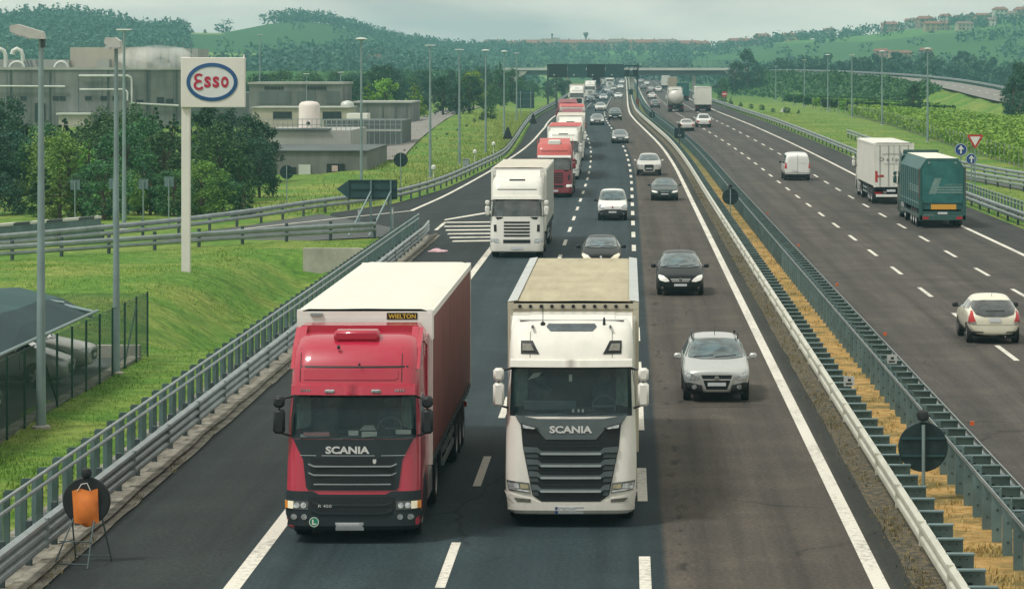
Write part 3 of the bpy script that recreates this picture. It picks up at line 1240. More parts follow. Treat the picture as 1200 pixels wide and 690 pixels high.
class Skin:
    "a body surface onto which panes, lamps, plates are laid"

    def __init__(self, me):
        vs = [v.co.copy() for v in me.vertices]
        self.bvh = BVHTree.FromPolygons(vs, [tuple(p.vertices) for p in me.polygons])

    def patch(self, mb, poly, axis='-y', off=.006, step=.06, m=0, th=.0):
        n = len(poly)
        pts, edges = [], []
        for i in range(n):
            a, b = Vector(poly[i]), Vector(poly[(i + 1) % n])
            k = max(1, int((b - a).length / step + .99))
            for j in range(k):
                pts.append(a.lerp(b, j / k))
        edges = [(i, (i + 1) % len(pts)) for i in range(len(pts))]
        nb = len(pts)
        xs = [p[0] for p in poly]
        ys = [p[1] for p in poly]
        x = min(xs) + step / 2
        while x < max(xs):
            y = min(ys) + step / 2
            while y < max(ys):
                ins = False
                dmin = 9
                for i in range(nb):
                    p, q = pts[i], pts[(i + 1) % nb]
                    if (p.y > y) != (q.y > y) and x < (q.x - p.x) * (y - p.y) / (q.y - p.y) + p.x:
                        ins = not ins
                    dmin = min(dmin, abs(p.x - x) + abs(p.y - y))
                if ins and dmin > step * .5:
                    pts.append(Vector((x, y)))
                y += step
            x += step
        vo, _, fo, _, _, _ = delaunay_2d_cdt([Vector((p.x, p.y)) for p in pts], edges, [list(range(nb))], 1, 1e-5)
        out = []
        ax, sg = axis[1], (1 if axis[0] == '+' else -1)
        for p in vo:
            if ax == 'y':
                o, d = Vector((p.x, sg * 20, p.y)), Vector((0, -sg, 0))
            elif ax == 'x':
                o, d = Vector((sg * 20, p.x, p.y)), Vector((-sg, 0, 0))
            else:
                o, d = Vector((p.x, p.y, sg * 20)), Vector((0, 0, -sg))
            hit, nor, _, _ = self.bvh.ray_cast(o, d)
            if hit is None:
                q = Vector((p.x, 2.0, p.y)) if ax == 'y' else Vector((sg * .8, p.x, p.y)) if ax == 'x' else Vector((p.x, p.y, 1.2))
                hit, nor, _, _ = self.bvh.find_nearest(q)
            if nor.dot(d) > 0:
                nor = -nor
            out.append(hit + nor * off)
        fs = []
        for f in fo:
            f = list(f)
            a, b, c = (out[i] for i in f[:3])
            if (b - a).cross(c - a).dot(-d) < 0:
                f = f[::-1]
            fs.append(f)
        mb.add(out, fs, m)
        return mb


def make_glass(name, col, rough=.05):
    t = NT(name)
    f = t.noise(t.coord('Object', (1.2, 1.2, 2.2)), 2.2, 4, .6)
    c = t.ramp(f, [(.38, mul(col, .35)), (.62, mul(col, 1.5))])  # uneven tint puts reflected sky and a dim cabin into the colour
    t.set(col=c, rough=rough, spec=.9, coat=1, coatr=.03)
    return t.mat


car_glass = make_glass('car_window_glass', (.045, .085, .095))
dark_glass = make_glass('dark_window_glass', (.02, .03, .032))

_wheels = {}


def wheel_meshes(r, w, style='car', n=24):
    key = (round(r, 3), round(w, 3), style)
    if key in _wheels:
        return _wheels[key]
    k = r * .64
    ty = MB().lathe([(k, -w / 2), (r * .93, -w / 2), (r, -w * .36), (r, w * .36), (r * .93, w / 2), (k, w / 2), (k, w * .2)], 'x', (0, 0, 0), n)
    rm = MB()
    if style == 'car':
        rm.lathe([(k, w * .1), (k, w * .47), (k * .93, w * .47), (k * .9, w * .2), (.01, w * .2)], 'x', (0, 0, 0), n, 1)
        for i in range(5):
            a = 2 * math.pi * i / 5
            c, s = math.cos(a), math.sin(a)
            st = len(rm.v)
            rm.box(w * .2, w * .44, -.035, .035, .03, k * .95)
            for j in range(st, len(rm.v)):
                x, y, z = rm.v[j]
                rm.v[j] = (x, y * c - z * s, y * s + z * c)
        rm.lathe([(k * .24, w * .2), (k * .24, w * .47), (.005, w * .47)], 'x', (0, 0, 0), 10)
    else:
        rm.lathe([(k, 0), (k, w * .5), (k * .92, w * .5), (k * .85, w * .12), (k * .5, w * .12), (k * .45, w * .42), (k * .2, w * .46), (.01, w * .46)], 'x', (0, 0, 0), n)
        for i in range(10):
            a = 2 * math.pi * i / 10
            rm.lathe([(.018, w * .1), (.018, w * .22), (.002, w * .22)], 'x', (0, k * .68 * math.cos(a), k * .68 * math.sin(a)), 6, 1)
    _wheels[key] = (ty.mesh('tyre', rubber, 35), rm.mesh('rim', [alloy if style == 'car' else plain('truck_rim', (.30, .31, .31), .5, .5, .3, 4), black], 35))
    return _wheels[key]


def add_wheel(root, x, y, r, w, style='car', twin=False):
    ty, rm = wheel_meshes(r, w, style)
    e = bpy.data.objects.new('wheel', None)
    COL.objects.link(e)
    e.parent = root
    e.location = (x, y, r)
    e.rotation_euler = (0, 0, 0 if x > 0 else math.pi)
    for nm, me in (('tyre', ty), ('rim', rm)):
        o = bpy.data.objects.new(nm, me)
        COL.objects.link(o)
        o.parent = e
        if nm == 'rim':
            o.rotation_euler = (rnd.random() * 6, 0, 0)
    if twin:
        o = bpy.data.objects.new('tyre', ty)
        COL.objects.link(o)
        o.parent = e
        o.location = (-w * 1.12, 0, 0)
    return e


DEF = dict(L=4.1, W=1.72, H=1.5, zh=.74, yc=1.0, zc=.98, yw=1.75, yr=3.35, yt=3.95, zt=1.0, belt=.93, wt=.60, gc=.2, wb=(.8, 3.3), wr=.31,
           tail='hatch', cut=True, lv=2)


def car_skin(p):
    W, H = p['W'] / 2, p['H']
    gc = p['gc']

    def hood(y, zb, w, zh):
        return [(0, zb), (w * .86, zb), (w, zb + (zh - zb) * .55), (w * .985, zh - .09), (w * .91, zh - .015), (w * .72, zh + .02), (w * .42, zh + .04), (0, zh + .05)]

    def cab(y, zb, w, belt, zt, wt):
        return [(0, zb), (w * .9, zb), (w, zb + (belt - zb) * .55), (w * .985, belt), (w * .94, belt + .05), (wt * 1.03, zt - .13), (wt * .86, zt - .03), (0, zt)]
    yc, yw, yr, yt, L = p['yc'], p['yw'], p['yr'], p['yt'], p['L']
    zh, zc = p['zh'], p['zc']
    wt = p['wt']
    st = [(0, hood(0, gc + .16, W * .70, zh - .14)), (.03, hood(0, gc + .04, W * .84, zh - .06)), (.2, hood(0, gc, W * .965, zh)),
          (yc * .62, hood(0, gc, W, (zh * .42 + zc * .58))), (yc, hood(0, gc, W, zc)),
          (yw, cab(0, gc, W, p['belt'], H - .03, wt)), ((yw + yr) / 2, cab(0, gc, W, p['belt'] + .01, H, wt)), (yr, cab(0, gc, W, p['belt'] + .03, H - .04, wt * .97))]
    if p['tail'] == 'hatch':
        st += [(yt, hood(0, gc + .05, W * .96, p['zt'])), (L - .03, hood(0, gc + .08, W * .88, p['zt'] - .12)), (L, hood(0, gc + .2, W * .78, p['zt'] - .25))]
    elif p['tail'] == 'van':
        st += [(yt, cab(0, gc, W * .985, p['belt'] + .03, H - .07, wt * .95)), (L - .02, cab(0, gc + .06, W * .93, p['belt'], H - .22, wt * .9)), (L, cab(0, gc + .2, W * .84, p['belt'] - .05, H - .35, wt * .8))]
    else:
        st += [(yt, hood(0, gc, W * .98, p['zt'])), (L - .25, hood(0, gc + .03, W * .96, p['zt'] - .02)), (L - .03, hood(0, gc + .08, W * .88, p['zt'] - .08)), (L, hood(0, gc + .2, W * .76, p['zt'] - .22))]
    mb = MB()
    n = 14
    for y, pts in st:
        ring = pts + [(-x, z) for x, z in pts[-2:0:-1]]
        mb.v += [(x, y, z) for x, z in ring]
    for i in range(len(st) - 1):
        for k in range(n):
            k2 = (k + 1) % n
            mb.f.append((i * n + k, i * n + k2, (i + 1) * n + k2, (i + 1) * n + k))
            mb.m.append(0)
    mb.f.append(tuple(range(n))[::-1]); mb.m.append(0)
    mb.f.append(tuple((len(st) - 1) * n + k for k in range(n))); mb.m.append(0)
    me = subsurf(mb, p['lv'])
    xs = [v.co.x for v in me.vertices]; ys = [v.co.y for v in me.vertices]; zs = [v.co.z for v in me.vertices]
    sx, y0, sy, z1 = W / max(xs), min(ys), L / (max(ys) - min(ys)), max(zs)
    sz = (H - gc) / (z1 - min(zs))
    z0 = min(zs)
    for v in me.vertices:
        v.co = Vector((v.co.x * sx, (v.co.y - y0) * sy, gc + (v.co.z - z0) * sz))
    return me


def refl(poly):
    return [(-x, z) for x, z in poly][::-1]


def build_car(name, loc, rz, label, cat, col, spec, group=None, rx=0.0, mats=None):
    p = dict(DEF)
    p.update(spec)
    root = empty(name, loc, rz, label, cat, group, rx)
    W, H, L = p['W'] / 2, p['H'], p['L']
    me = car_skin(p)
    sk = Skin(me)
    body_mats = [col, black]
    if p['cut']:
        cu = MB()
        for y in p['wb']:
            for s in (1, -1):
                cu.lathe([(p['wr'] + .055, W - .30), (p['wr'] + .055, W + .2)], 'x', (0, y, p['wr']), 22, 1) if s > 0 else cu.lathe([(p['wr'] + .055, -W - .2), (p['wr'] + .055, -W + .30)], 'x', (0, y, p['wr']), 22, 1)
        set_mats(me, body_mats)
        me2 = cut_arches(me, cu, body_mats)
        if len(me2.polygons) > 50:
            me = me2
    set_mats(me, body_mats)
    me.polygons.foreach_set('use_smooth', [True] * len(me.polygons))
    me.set_sharp_from_angle(angle=R(50))
    b = bpy.data.objects.new('body', me)
    COL.objects.link(b)
    b.parent = root
    st = .09 if p['lv'] > 1 else .16
    G = p.get('glass', car_glass)
    # windscreen, rear window, side windows
    zc, zt = p['zc'], H
    a, c = p.get('ws', (.80, .74))
    lo, hi = p.get('wsz', (zc + .05, H - .11))
    pol = [(-W * a, lo), (-W * .4, lo - .03), (W * .4, lo - .03), (W * a, lo), (W * c * .98, (lo + hi) / 2 + .06), (p['wt'] * .92, hi), (p['wt'] * .4, hi + .025), (-p['wt'] * .4, hi + .025), (-p['wt'] * .92, hi), (-W * c * .98, (lo + hi) / 2 + .06)]
    w = sk.patch(MB(), pol, '-y', .014, st * .6).build('windscreen', G, root, 60)
    wp_ = MB()
    for x0, x1 in ((-W * .66, -.05), (-.02, W * .62)):
        sk.patch(wp_, [(x0, lo - .005), (x1, lo + .03), (x1, lo + .042), (x0, lo + .01)], '-y', .024, .2)
    wp_.build('wiper', black, w)
    if p['lv'] > 1 or p.get('rear'):
        lo2, hi2 = p.get('rwz', (p['zt'] + .03, H - .13))
        rw = p.get('rw', (W * .72, p['wt'] * .86))
        pol = p.get('rwpoly') or [(-rw[0], lo2), (rw[0], lo2), (rw[1], hi2), (rw[1] * .4, hi2 + .02), (-rw[1] * .4, hi2 + .02), (-rw[1], hi2)]
        sk.patch(MB(), pol, '+y', .014, st * .6).build('rear_window', p.get('rear_glass', dark_glass), root, 60)
        yw, yr, yt, bz = p['yw'], p['yr'], p['yt'], p['belt']
        f0 = p['yc'] + (p['yw'] - p['yc']) * .45
        top = H - .20
        mid = (yw + yr) / 2
        sw = p.get('sw') or [[(f0, bz + .08), (mid - .05, bz + .09), (mid - .05, top), (yw + .16, top - .01)], [(mid + .05, bz + .09), (yr + .12, bz + .12), (yr - .02, top - .03), (mid + .05, top)]]
        for sd in ('+x', '-x'):
            mbw = MB()
            for q in sw:
                sk.patch(mbw, q, sd, .012, st * .6)
            mbw.build('side_window', dark_glass, root, 60)
    # lamps and front trim, given as fractions of the half width and heights
    for nm, poly, mat, both, off in p.get('front', ()):
        q = [(x * W, z) for x, z in poly]
        sk.patch(MB(), q, '-y', off + .010, .05).build(nm, mat, root, 60)
        if both:
            sk.patch(MB(), refl(q), '-y', off + .010, .05).build(nm, mat, root, 60)
    for nm, poly, mat, both, off in p.get('back', ()):
        q = [(x * W, z) for x, z in poly]
        sk.patch(MB(), q, '+y', off + .010, .05).build(nm, mat, root, 60)
        if both:
            sk.patch(MB(), refl(q), '+y', off + .010, .05).build(nm, mat, root, 60)
    # door shut lines and handles
    if p['lv'] > 1 and not p.get('nodoor'):
        mid = (p['yw'] + p['yr']) / 2
        for sd in ('+x', '-x'):
            dl = MB()
            for y in (p['wb'][0] + p['wr'] + .12, mid, min(p['wb'][1] - .1, p['yr'])):
                sk.patch(dl, [(y - .006, .38), (y + .006, .38), (y + .006, p['belt'] + .02), (y - .006, p['belt'] + .02)], sd, .003, .12)
            dl.build('door_seam', black, root)
            hd = MB()
            for y in (mid - .24, p['yr'] - .2):
                sk.patch(hd, [(y, p['belt'] - .1), (y + .17, p['belt'] - .09), (y + .17, p['belt'] - .065), (y, p['belt'] - .07)], sd, .02, .1)
            hd.build('door_handle', p.get('handle', col), root)
    # mirrors
    mz = p.get('mz', p['belt'] + .08)
    my = p['yc'] + (p['yw'] - p['yc']) * .42
    mc = p.get('mirror', col)
    for s in (1, -1):
        m = MB().box(s * (W * .95), s * (W * .95 + .12), my + .03, my + .07, mz - .05, mz - .02)
        m.box(s * (W * .95 + .07), s * (W * .95 + .26), my - .03, my + .10, mz - .06, mz + .09, 0, .035)
        m.build('mirror', mc, root, 40)
    for y in p['wb']:
        for s in (1, -1):
            add_wheel(root, s * (W - .115), y, p['wr'], .2)
    # dark floor so that no light passes under the shell
    MB().box(-W * .8, W * .8, .25, L - .25, p['gc'] - .03, p['gc'] + .05).build('underbody', black, root)
    return root, sk


def disc(cx, cz, r, n=14, k=1.0):
    return [(cx + r * math.cos(2 * math.pi * i / n), cz + k * r * math.sin(2 * math.pi * i / n)) for i in range(n)]


def rect(x0, x1, z0, z1):
    return [(x0, z0), (x1, z0), (x1, z1), (x0, z1)]


silver = paint('silver_paint', (.52, .54, .53), .5, .33, .7, .10)
pale_silver = paint('pale_silver_paint', (.62, .62, .58), .35, .35, .7, .10)
blue_black = paint('blue_black_paint', (.014, .026, .034), .1, .34, .25, .05, .3)
black_paint = paint('black_paint', (.005, .008, .010), 0, .36, .18, .03, .25)
white_car = paint('white_paint', (.74, .75, .72), 0, .35, .7, .10)
cream_car = paint('cream_white_paint', (.74, .72, .58), 0, .33, .8, .08)
green_grey = paint('green_grey_paint', (.025, .05, .048), .2, .34, .35, .06, .3)
grey_car = paint('mid_grey_paint', (.16, .19, .19), .4, .32, .8, .1)
grille_black = plain('grille_black', (.012, .016, .018), .45, 0, .3, 30)


def plate_fn(z0, z1, w=.26, mat=None):
    return ('number_plate', rect(-w, w, z0, z1), mat or plate_white, False, .016)


PLATE = ('number_plate', rect(-.30, .30, .36, .46), plate_white, False, .016)


def place(px, py, lane_rx=True):
    "road point under a pixel, with the slope of the road there"
    d = dist_of(py)
    v = at(px, py, d)
    return Vector((v.x, d, zr(d)))


def tilt(d):
    return math.atan2(zr(d + 4) - zr(d - 4), 8)


def coming(px, py, dd=0):
    p = place(px, py)
    return dict(loc=(p.x, p.y, p.z), rz=heading(p.y), rx=tilt(p.y))


def going(px, py, L):
    p = place(px, py)
    d = p.y + L
    return dict(loc=(p.x + cr(d) - cr(p.y), d, zr(d)), rz=math.pi + heading(d), rx=-tilt(d))


ALL_CARS = 'cars on the motorway'
# 1. silver crossover, nearest car
HL = [(.52, .66), (.60, .60), (.86, .60), (.93, .67), (.93, .80), (.86, .83), (.72, .74)]
spec_suv = dict(L=4.14, W=1.74, H=1.60, zh=.86, yc=1.0, zc=1.04, yw=1.62, yr=3.45, yt=3.95, zt=1.06, belt=1.0, wt=.63, gc=.22, wb=(.80, 3.30), wr=.335,
                handle=black, ws=(.83, .77),
                front=[('headlight', HL, lens, True, .006), ('bumper', [(-.985, .24), (.985, .24), (.99, .50), (.80, .53), (.44, .46), (.40, .27), (-.40, .27), (-.44, .46), (-.80, .53), (-.99, .50)], plain('bumper_grey', (.035, .042, .044), .6), False, .009),
                       ('grille', [(-.44, .64), (-.30, .34), (.30, .34), (.44, .64), (.46, .72), (-.46, .72)], grille_black, False, .012),
                       ('skid_plate', [(-.33, .30), (.33, .30), (.30, .35), (-.30, .35)], silver, False, .016),
                       ('grille_frame', [(.30, .32), (.35, .32), (.52, .70), (.46, .72)], silver, True, .018),
                       ('grille_bar', [(-.42, .585), (.42, .585), (.44, .62), (-.44, .62)], silver, False, .018),
                       ('badge', disc(0, .64, .075, 14, .87), chrome, False, .024),
                       ('fog_light', disc(.66, .42, .07, 12, .87), lens, True, .016),
                       ('number_plate', rect(-.27, .27, .44, .53), plate_white, False, .022)])
r_, sk_ = build_car('crossover', label='silver crossover with roof rails and dark lower bumper, alone in the brown lane', cat='car', col=silver, spec=spec_suv, **coming(840, 472))
for s in (1, -1):
    MB().tube([(s * .60, 1.75, 1.50), (s * .615, 1.9, 1.60), (s * .60, 2.7, 1.63), (s * .58, 3.4, 1.58), (s * .575, 3.55, 1.50)], .022, 8).build('roof_rail', black, r_, 40)
MB().tube([(0, 2.0, 1.58), (0, 2.25, 1.80)], .008, 6).build('aerial', black, r_)

# 2. black compact people carrier
spec_mpv = dict(L=4.27, W=1.80, H=1.60, zh=.80, yc=.92, zc=1.02, yw=1.75, yr=3.55, yt=4.1, zt=1.05, belt=.98, wt=.64, gc=.18, wb=(.82, 3.55), wr=.32, ws=(.84, .78),
                front=[('headlight', [(.46, .56), (.64, .54), (.86, .60), (.93, .72), (.90, .80), (.72, .76), (.54, .66)], lens_on, True, .006),
                       ('grille', [(-.34, .52), (.34, .52), (.45, .66), (.40, .69), (-.40, .69), (-.45, .66)], grille_black, False, .008),
                       ('grille_bar', rect(-.36, .36, .545, .578), silver, False, .014), ('grille_bar', rect(-.40, .40, .590, .623), silver, False, .014), ('grille_bar', rect(-.43, .43, .635, .668), silver, False, .014),
                       ('badge', disc(0, .61, .085, 16, .9), silver, False, .022), ('badge_ring', disc(0, .61, .065, 16, .9), grille_black, False, .026),
                       ('badge_star', [(0, .675), (-.012, .62), (-.058, .58), (-.0, .60), (.058, .58), (.012, .62)], chrome, False, .03),
                       ('lower_grille', rect(-.55, .55, .24, .33), grille_black, False, .008), ('fog_light', disc(.76, .33, .055, 12, .9), lens, True, .012),
                       ('number_plate', rect(-.27, .27, .38, .47), plate_white, False, .016)])
r_, sk_ = build_car('people_carrier', label='black people carrier with chrome grille and lit headlamps, driving just behind the silver crossover', cat='car', col=black_paint, spec=spec_mpv, **coming(797.5, 347))
MB().tube([(0, 3.0, 1.58), (0, 3.25, 1.80)], .008, 6).build('aerial', black, r_)

# 3. dark hatchback hidden behind the white lorry's trailer
spec_hb = dict(L=4.0, W=1.72, H=1.47, zh=.76, yc=1.05, zc=.98, yw=1.85, yr=3.3, yt=3.85, zt=1.0, belt=.93, wt=.60, wr=.31,
               front=[('headlight', [(.42, .58), (.58, .55), (.84, .60), (.94, .74), (.88, .80), (.64, .72)], lens_warm, True, .006),
                      ('grille', [(-.50, .28), (.50, .28), (.60, .44), (-.60, .44)], grille_black, False, .008), ('badge', disc(0, .66, .06, 12, .9), chrome, False, .012), plate_fn(.46, .54)])
build_car('hatchback', label='black hatchback with lit headlamps, half hidden behind the beige-topped trailer', cat='car', col=black_paint, spec=spec_hb, loc=(-1.14, 125, 0), rz=0)

# 4. white small van
spec_fio = dict(L=3.86, W=1.70, H=1.74, zh=.86, yc=.78, zc=1.10, yw=1.35, yr=3.3, yt=3.72, zt=1.1, belt=1.04, wt=.66, gc=.18, wb=(.78, 3.25), wr=.30, tail='van', ws=(.86, .82), mirror=black,
                front=[('headlight', [(.56, .72), (.78, .66), (.93, .74), (.93, .88), (.80, .90), (.64, .82)], lens, True, .006),
                       ('bumper', [(-.97, .24), (.97, .24), (.98, .56), (.5, .64), (-.5, .64), (-.98, .56)], plain('bumper_grey', (.035, .042, .044), .6), False, .008),
                       ('badge', disc(0, .76, .06, 12, .9), plain('badge_red', (.3, .05, .06), .3), False, .012), ('fog_light', disc(.74, .40, .05), lens, True, .012), plate_fn(.44, .54)])
build_car('small_van', label='small white van with black bumper and mirrors, in the middle lane behind the black hatchback', cat='van', col=white_car, spec=spec_fio, **coming(717.8, 258.6))

# 5. dark green-grey saloon
def sal(**k):
    d = dict(L=4.65, W=1.80, H=1.43, zh=.72, yc=1.35, zc=.93, yw=2.1, yr=3.3, yt=3.95, zt=.98, belt=.90, wt=.59, gc=.16, wb=(.88, 3.6), wr=.32, tail='sedan',
             front=[('headlight', [(.48, .55), (.66, .53), (.90, .58), (.95, .68), (.60, .65)], lens_on, True, .006),
                    ('grille', [(-.22, .28), (.22, .28), (.30, .62), (-.30, .62)], grille_black, False, .008), ('grille_bar', rect(-.3, .3, .605, .625), chrome, False, .014),
                    ('lower_grille', [(.42, .26), (.82, .26), (.84, .38), (.44, .36)], grille_black, True, .008), plate_fn(.42, .50)])
    d.update(k)
    return d


build_car('saloon_car', label='dark green-grey saloon with lit headlamps, beside the solid line behind the black people carrier', cat='car', col=green_grey, spec=sal(), **coming(779, 235.6))
# 6. big silver off-roader
build_car('off_roader', label='big pale silver off-roader with a deep dark grille, behind the dark green-grey saloon', cat='car', col=pale_silver,
          spec=dict(L=5.0, W=1.98, H=1.74, zh=.98, yc=1.25, zc=1.18, yw=2.0, yr=4.1, yt=4.7, zt=1.18, belt=1.1, wt=.68, gc=.24, wb=(.95, 3.95), wr=.38,
                    front=[('headlight', [(.46, .80), (.90, .80), (.95, .92), (.55, .92)], lens, True, .006), ('grille', [(-.28, .42), (.28, .42), (.38, .62), (.36, .90), (-.36, .90), (-.38, .62)], grille_black, False, .01),
                           ('grille_bar', rect(-.35, .35, .70, .72), chrome, False, .016), ('lower_grille', [(.45, .36), (.85, .38), (.85, .52), (.48, .52)], grille_black, True, .008), plate_fn(.55, .63)]),
          **coming(760.6, 206.3))

# the cars farther back, lower in detail
LITE = dict(lv=1, cut=False)


def lite(**k):
    d = dict(LITE)
    d.update(front=[('headlight', [(.50, .56), (.90, .58), (.94, .70), (.56, .68)], lens, True, .01), ('grille', [(-.36, .34), (.36, .34), (.42, .60), (-.42, .60)], grille_black, False, .01), plate_fn(.42, .52)])
    d.update(k)
    return d


def liteback(**k):
    d = dict(LITE)
    d.update(rear=True, back=[('tail_light', [(.62, .66), (.95, .66), (.93, .86), (.66, .84)], red_lamp, True, .01), ('bumper', rect(-.9, .9, .28, .40), grille_black, False, .01), plate_fn(.52, .62)])
    d.update(k)
    return d


lit = dict(front=[('headlight', [(.50, .56), (.90, .58), (.94, .70), (.56, .68)], lens_on, True, .01), ('grille', [(-.36, .34), (.36, .34), (.42, .60), (-.42, .60)], grille_black, False, .01), plate_fn(.42, .52)])
SED = {k: v for k, v in sal().items() if k != 'front'}
SUVL = dict(L=4.5, W=1.84, H=1.68, zh=.92, yc=1.1, zc=1.1, yw=1.85, yr=3.6, yt=4.2, zt=1.1, belt=1.03, wt=.64, gc=.22, wr=.35, wb=(.85, 3.6))
far_cars = [
    (727, 168.3, 'saloon_car', grey_car, {**SED, **lit}, 'mid grey saloon changing lanes over the broken line, behind the big silver off-roader'),
    (721, 141.2, 'off_roader', green_grey, {**SUVL, **lit}, 'dark green-grey off-roader where the carriageway bends, behind the mid grey saloon'),
    (700, 147, 'estate_car', grey_car, {**SED, **lit}, 'grey estate car beside the lorry queue, next in the middle lane after the white van'),
    (703.6, 130.6, 'saloon_car', pale_silver, SED, 'pale silver saloon in the middle lane directly behind the grey estate car'),
    (707, 117.8, 'saloon_car', silver, {**SED, **lit}, 'silver saloon with lit headlamps in the middle lane, third in line beside the lorries'),
    (724.5, 116, 'saloon_car', white_car, SED, 'white saloon in the fast lane under the sign gantry, close to the median line'),
    (714.8, 113.3, 'hatchback', blue_black, {}, 'dark blue hatchback between the silver saloon and the white fast-lane saloon'),
    (719, 106.6, 'hatchback', pale_silver, {}, 'pale hatchback far off under the gantry, ahead of the white fast-lane saloon'),
    (711.8, 108.6, 'hatchback', silver, {}, 'small silver hatchback far off in the middle lane under the gantry'),
    (727, 104.5, 'saloon_car', white_car, SED, 'white saloon far off in the fast lane, beyond the gantry beside the median'),
    (728.5, 98.4, 'saloon_car', white_car, SED, 'white car barely visible far off in the fast lane below the overpass'),
    (692, 120.4, 'saloon_car', black_paint, SED, 'black saloon with lit headlamps squeezed beside the tan-loaded white lorry'),
    (696.7, 116.4, 'hatchback', black_paint, {}, 'black hatchback behind the black saloon beside the lorry queue'),
    (702, 104, 'hatchback', blue_black, {}, 'dark hatchback far off at the tail of the lorry queue'),
]
for px, py, nm, col, sp, lab in far_cars:
    build_car(nm, label=lab, cat='car', col=col, spec=lite(**sp), group=ALL_CARS, **coming(px, py))

# ---------------- the other carriageway, seen from behind
spec_yps = dict(L=3.84, W=1.68, H=1.50, zh=.80, yc=.95, zc=1.0, yw=1.70, yr=3.05, yt=3.68, zt=1.0, belt=.96, wt=.585, gc=.2, wb=(.72, 3.10), wr=.30, mirror=black,
                rwpoly=[(-.60, .93), (-.34, .86), (.34, .86), (.60, .93), (.69, 1.12), (.60, 1.31), (.3, 1.335), (-.3, 1.335), (-.60, 1.31), (-.69, 1.12)],
                back=[('tail_light', [(.70, .70), (.95, .66), (.94, .84), (.86, 1.02), (.80, 1.04), (.78, .86)], red_lamp, True, .008),
                      ('tail_light_trim', [(.70, .66), (.97, .64), (.95, .69), (.71, .71)], alloy, True, .010),
                      ('number_plate', rect(-.22, .22, .70, .83), plate_white, False, .012), ('vent', [(.42, .365), (.80, .375), (.78, .41), (.44, .40)], grille_black, True, .008),
                      ('lower_trim', rect(-.84, .84, .22, .31), grille_black, False, .006), ('shut_line', rect(-.86, .86, .612, .622), grille_black, False, .004)])
r_, sk_ = build_car('hatchback', label='rounded cream-white hatchback seen from behind, straddling the broken line of the far carriageway', cat='car', col=cream_car, spec=spec_yps, **going(1166, 403.5, 3.84))
sp2 = MB()
sk_.patch(sp2, [(-.32, 1.02), (.28, 1.0), (.28, 1.03), (-.32, 1.05)], '+y', .02, .1)
sp2.build('rear_wiper', black, r_)
MB().tube([(0, 2.9, 1.46), (0, 3.1, 1.55)], .008, 6).build('aerial', black, r_)
MB().cyl((-.32, 3.75, .25), (-.32, 3.86, .25), .03, 8).build('exhaust_pipe', chrome, r_)

spec_van = dict(L=5.4, W=2.02, H=2.15, zh=1.0, yc=.95, zc=1.3, yw=1.5, yr=4.7, yt=5.2, zt=1.3, belt=1.2, wt=.84, gc=.24, wb=(.95, 4.2), wr=.34, tail='van', cut=False, mirror=black, mz=1.3,
                rwpoly=[(-.70, 1.36), (-.06, 1.36), (-.06, 1.86), (-.66, 1.86)], rear_glass=white_car,
                back=[('tail_light', [(.82, .95), (.96, .95), (.95, 1.40), (.84, 1.40)], red_lamp, True, .012), ('bumper', rect(-.95, .95, .26, .52), black, False, .012),
                      ('number_plate', rect(-.05, .45, .72, .84), plate_white, False, .016), ('door_seam', rect(-.008, .008, .55, 2.0), black, False, .008), ('door_trim', rect(-.8, .8, .60, .63), grey_plastic, False, .01)])
build_car('delivery_van', label='white panel van seen from behind on the far carriageway, left of the two big lorries', cat='van', col=white_car, spec=spec_van, **going(934.7, 212, 5.4))
back_cars = [
    (805, 153.8, 'saloon_car', pale_silver, SED, 'silver saloon seen from behind near the square sign on the median'),
    (825, 149.6, 'off_roader', white_car, SUVL, 'white off-roader seen from behind, just right of the silver saloon on the far carriageway'),
    (768, 127, 'hatchback', grey_car, {}, 'dark grey hatchback seen from behind left of the white tanker lorry'),
    (764, 116.3, 'saloon_car', white_car, SED, 'white saloon seen from behind, ahead of the dark grey hatchback by the median'),
    (761, 112, 'hatchback', black_paint, {}, 'black hatchback seen from behind just ahead of the white saloon by the median'),
    (771.7, 108.5, 'off_roader', white_car, SUVL, 'white off-roader far off in the middle lane of the far carriageway, under the overpass'),
    (763, 107, 'saloon_car', silver, SED, 'silver saloon far off under the overpass, among the cars by the median'),
    (754, 105, 'hatchback', grey_car, {}, 'grey hatchback far off under the overpass in the fast lane beside the median'),
    (758, 100.5, 'saloon_car', white_car, SED, 'white car barely visible beyond the overpass on the far carriageway'),
    (751, 97.5, 'hatchback', silver, {}, 'silver car barely visible beyond the overpass, nearest to the median'),
]
for px, py, nm, col, sp, lab in back_cars:
    build_car(nm, label=lab, cat='car', col=col, spec=liteback(**sp), group=ALL_CARS, **going(px, py, 4.3))
# ---------------------------------------------------------------- lorries
def see_through(name, tint, k):
    t = NT(name)
    t.set(col=tint, rough=.03, spec=.6, coat=.3, coatr=.02)
    tr = t.n('BsdfTransparent')
    tr.inputs['Color'].default_value = (.78, .88, .88, 1)
    mx = t.n('MixShader')
    mx.inputs[0].default_value = k
    t.link(tr.outputs[0], mx.inputs[1])
    t.link(t.bs.outputs[0], mx.inputs[2])
    t.link(mx.outputs[0], t.t.nodes['Material Output'].inputs['Surface'])
    return t.mat


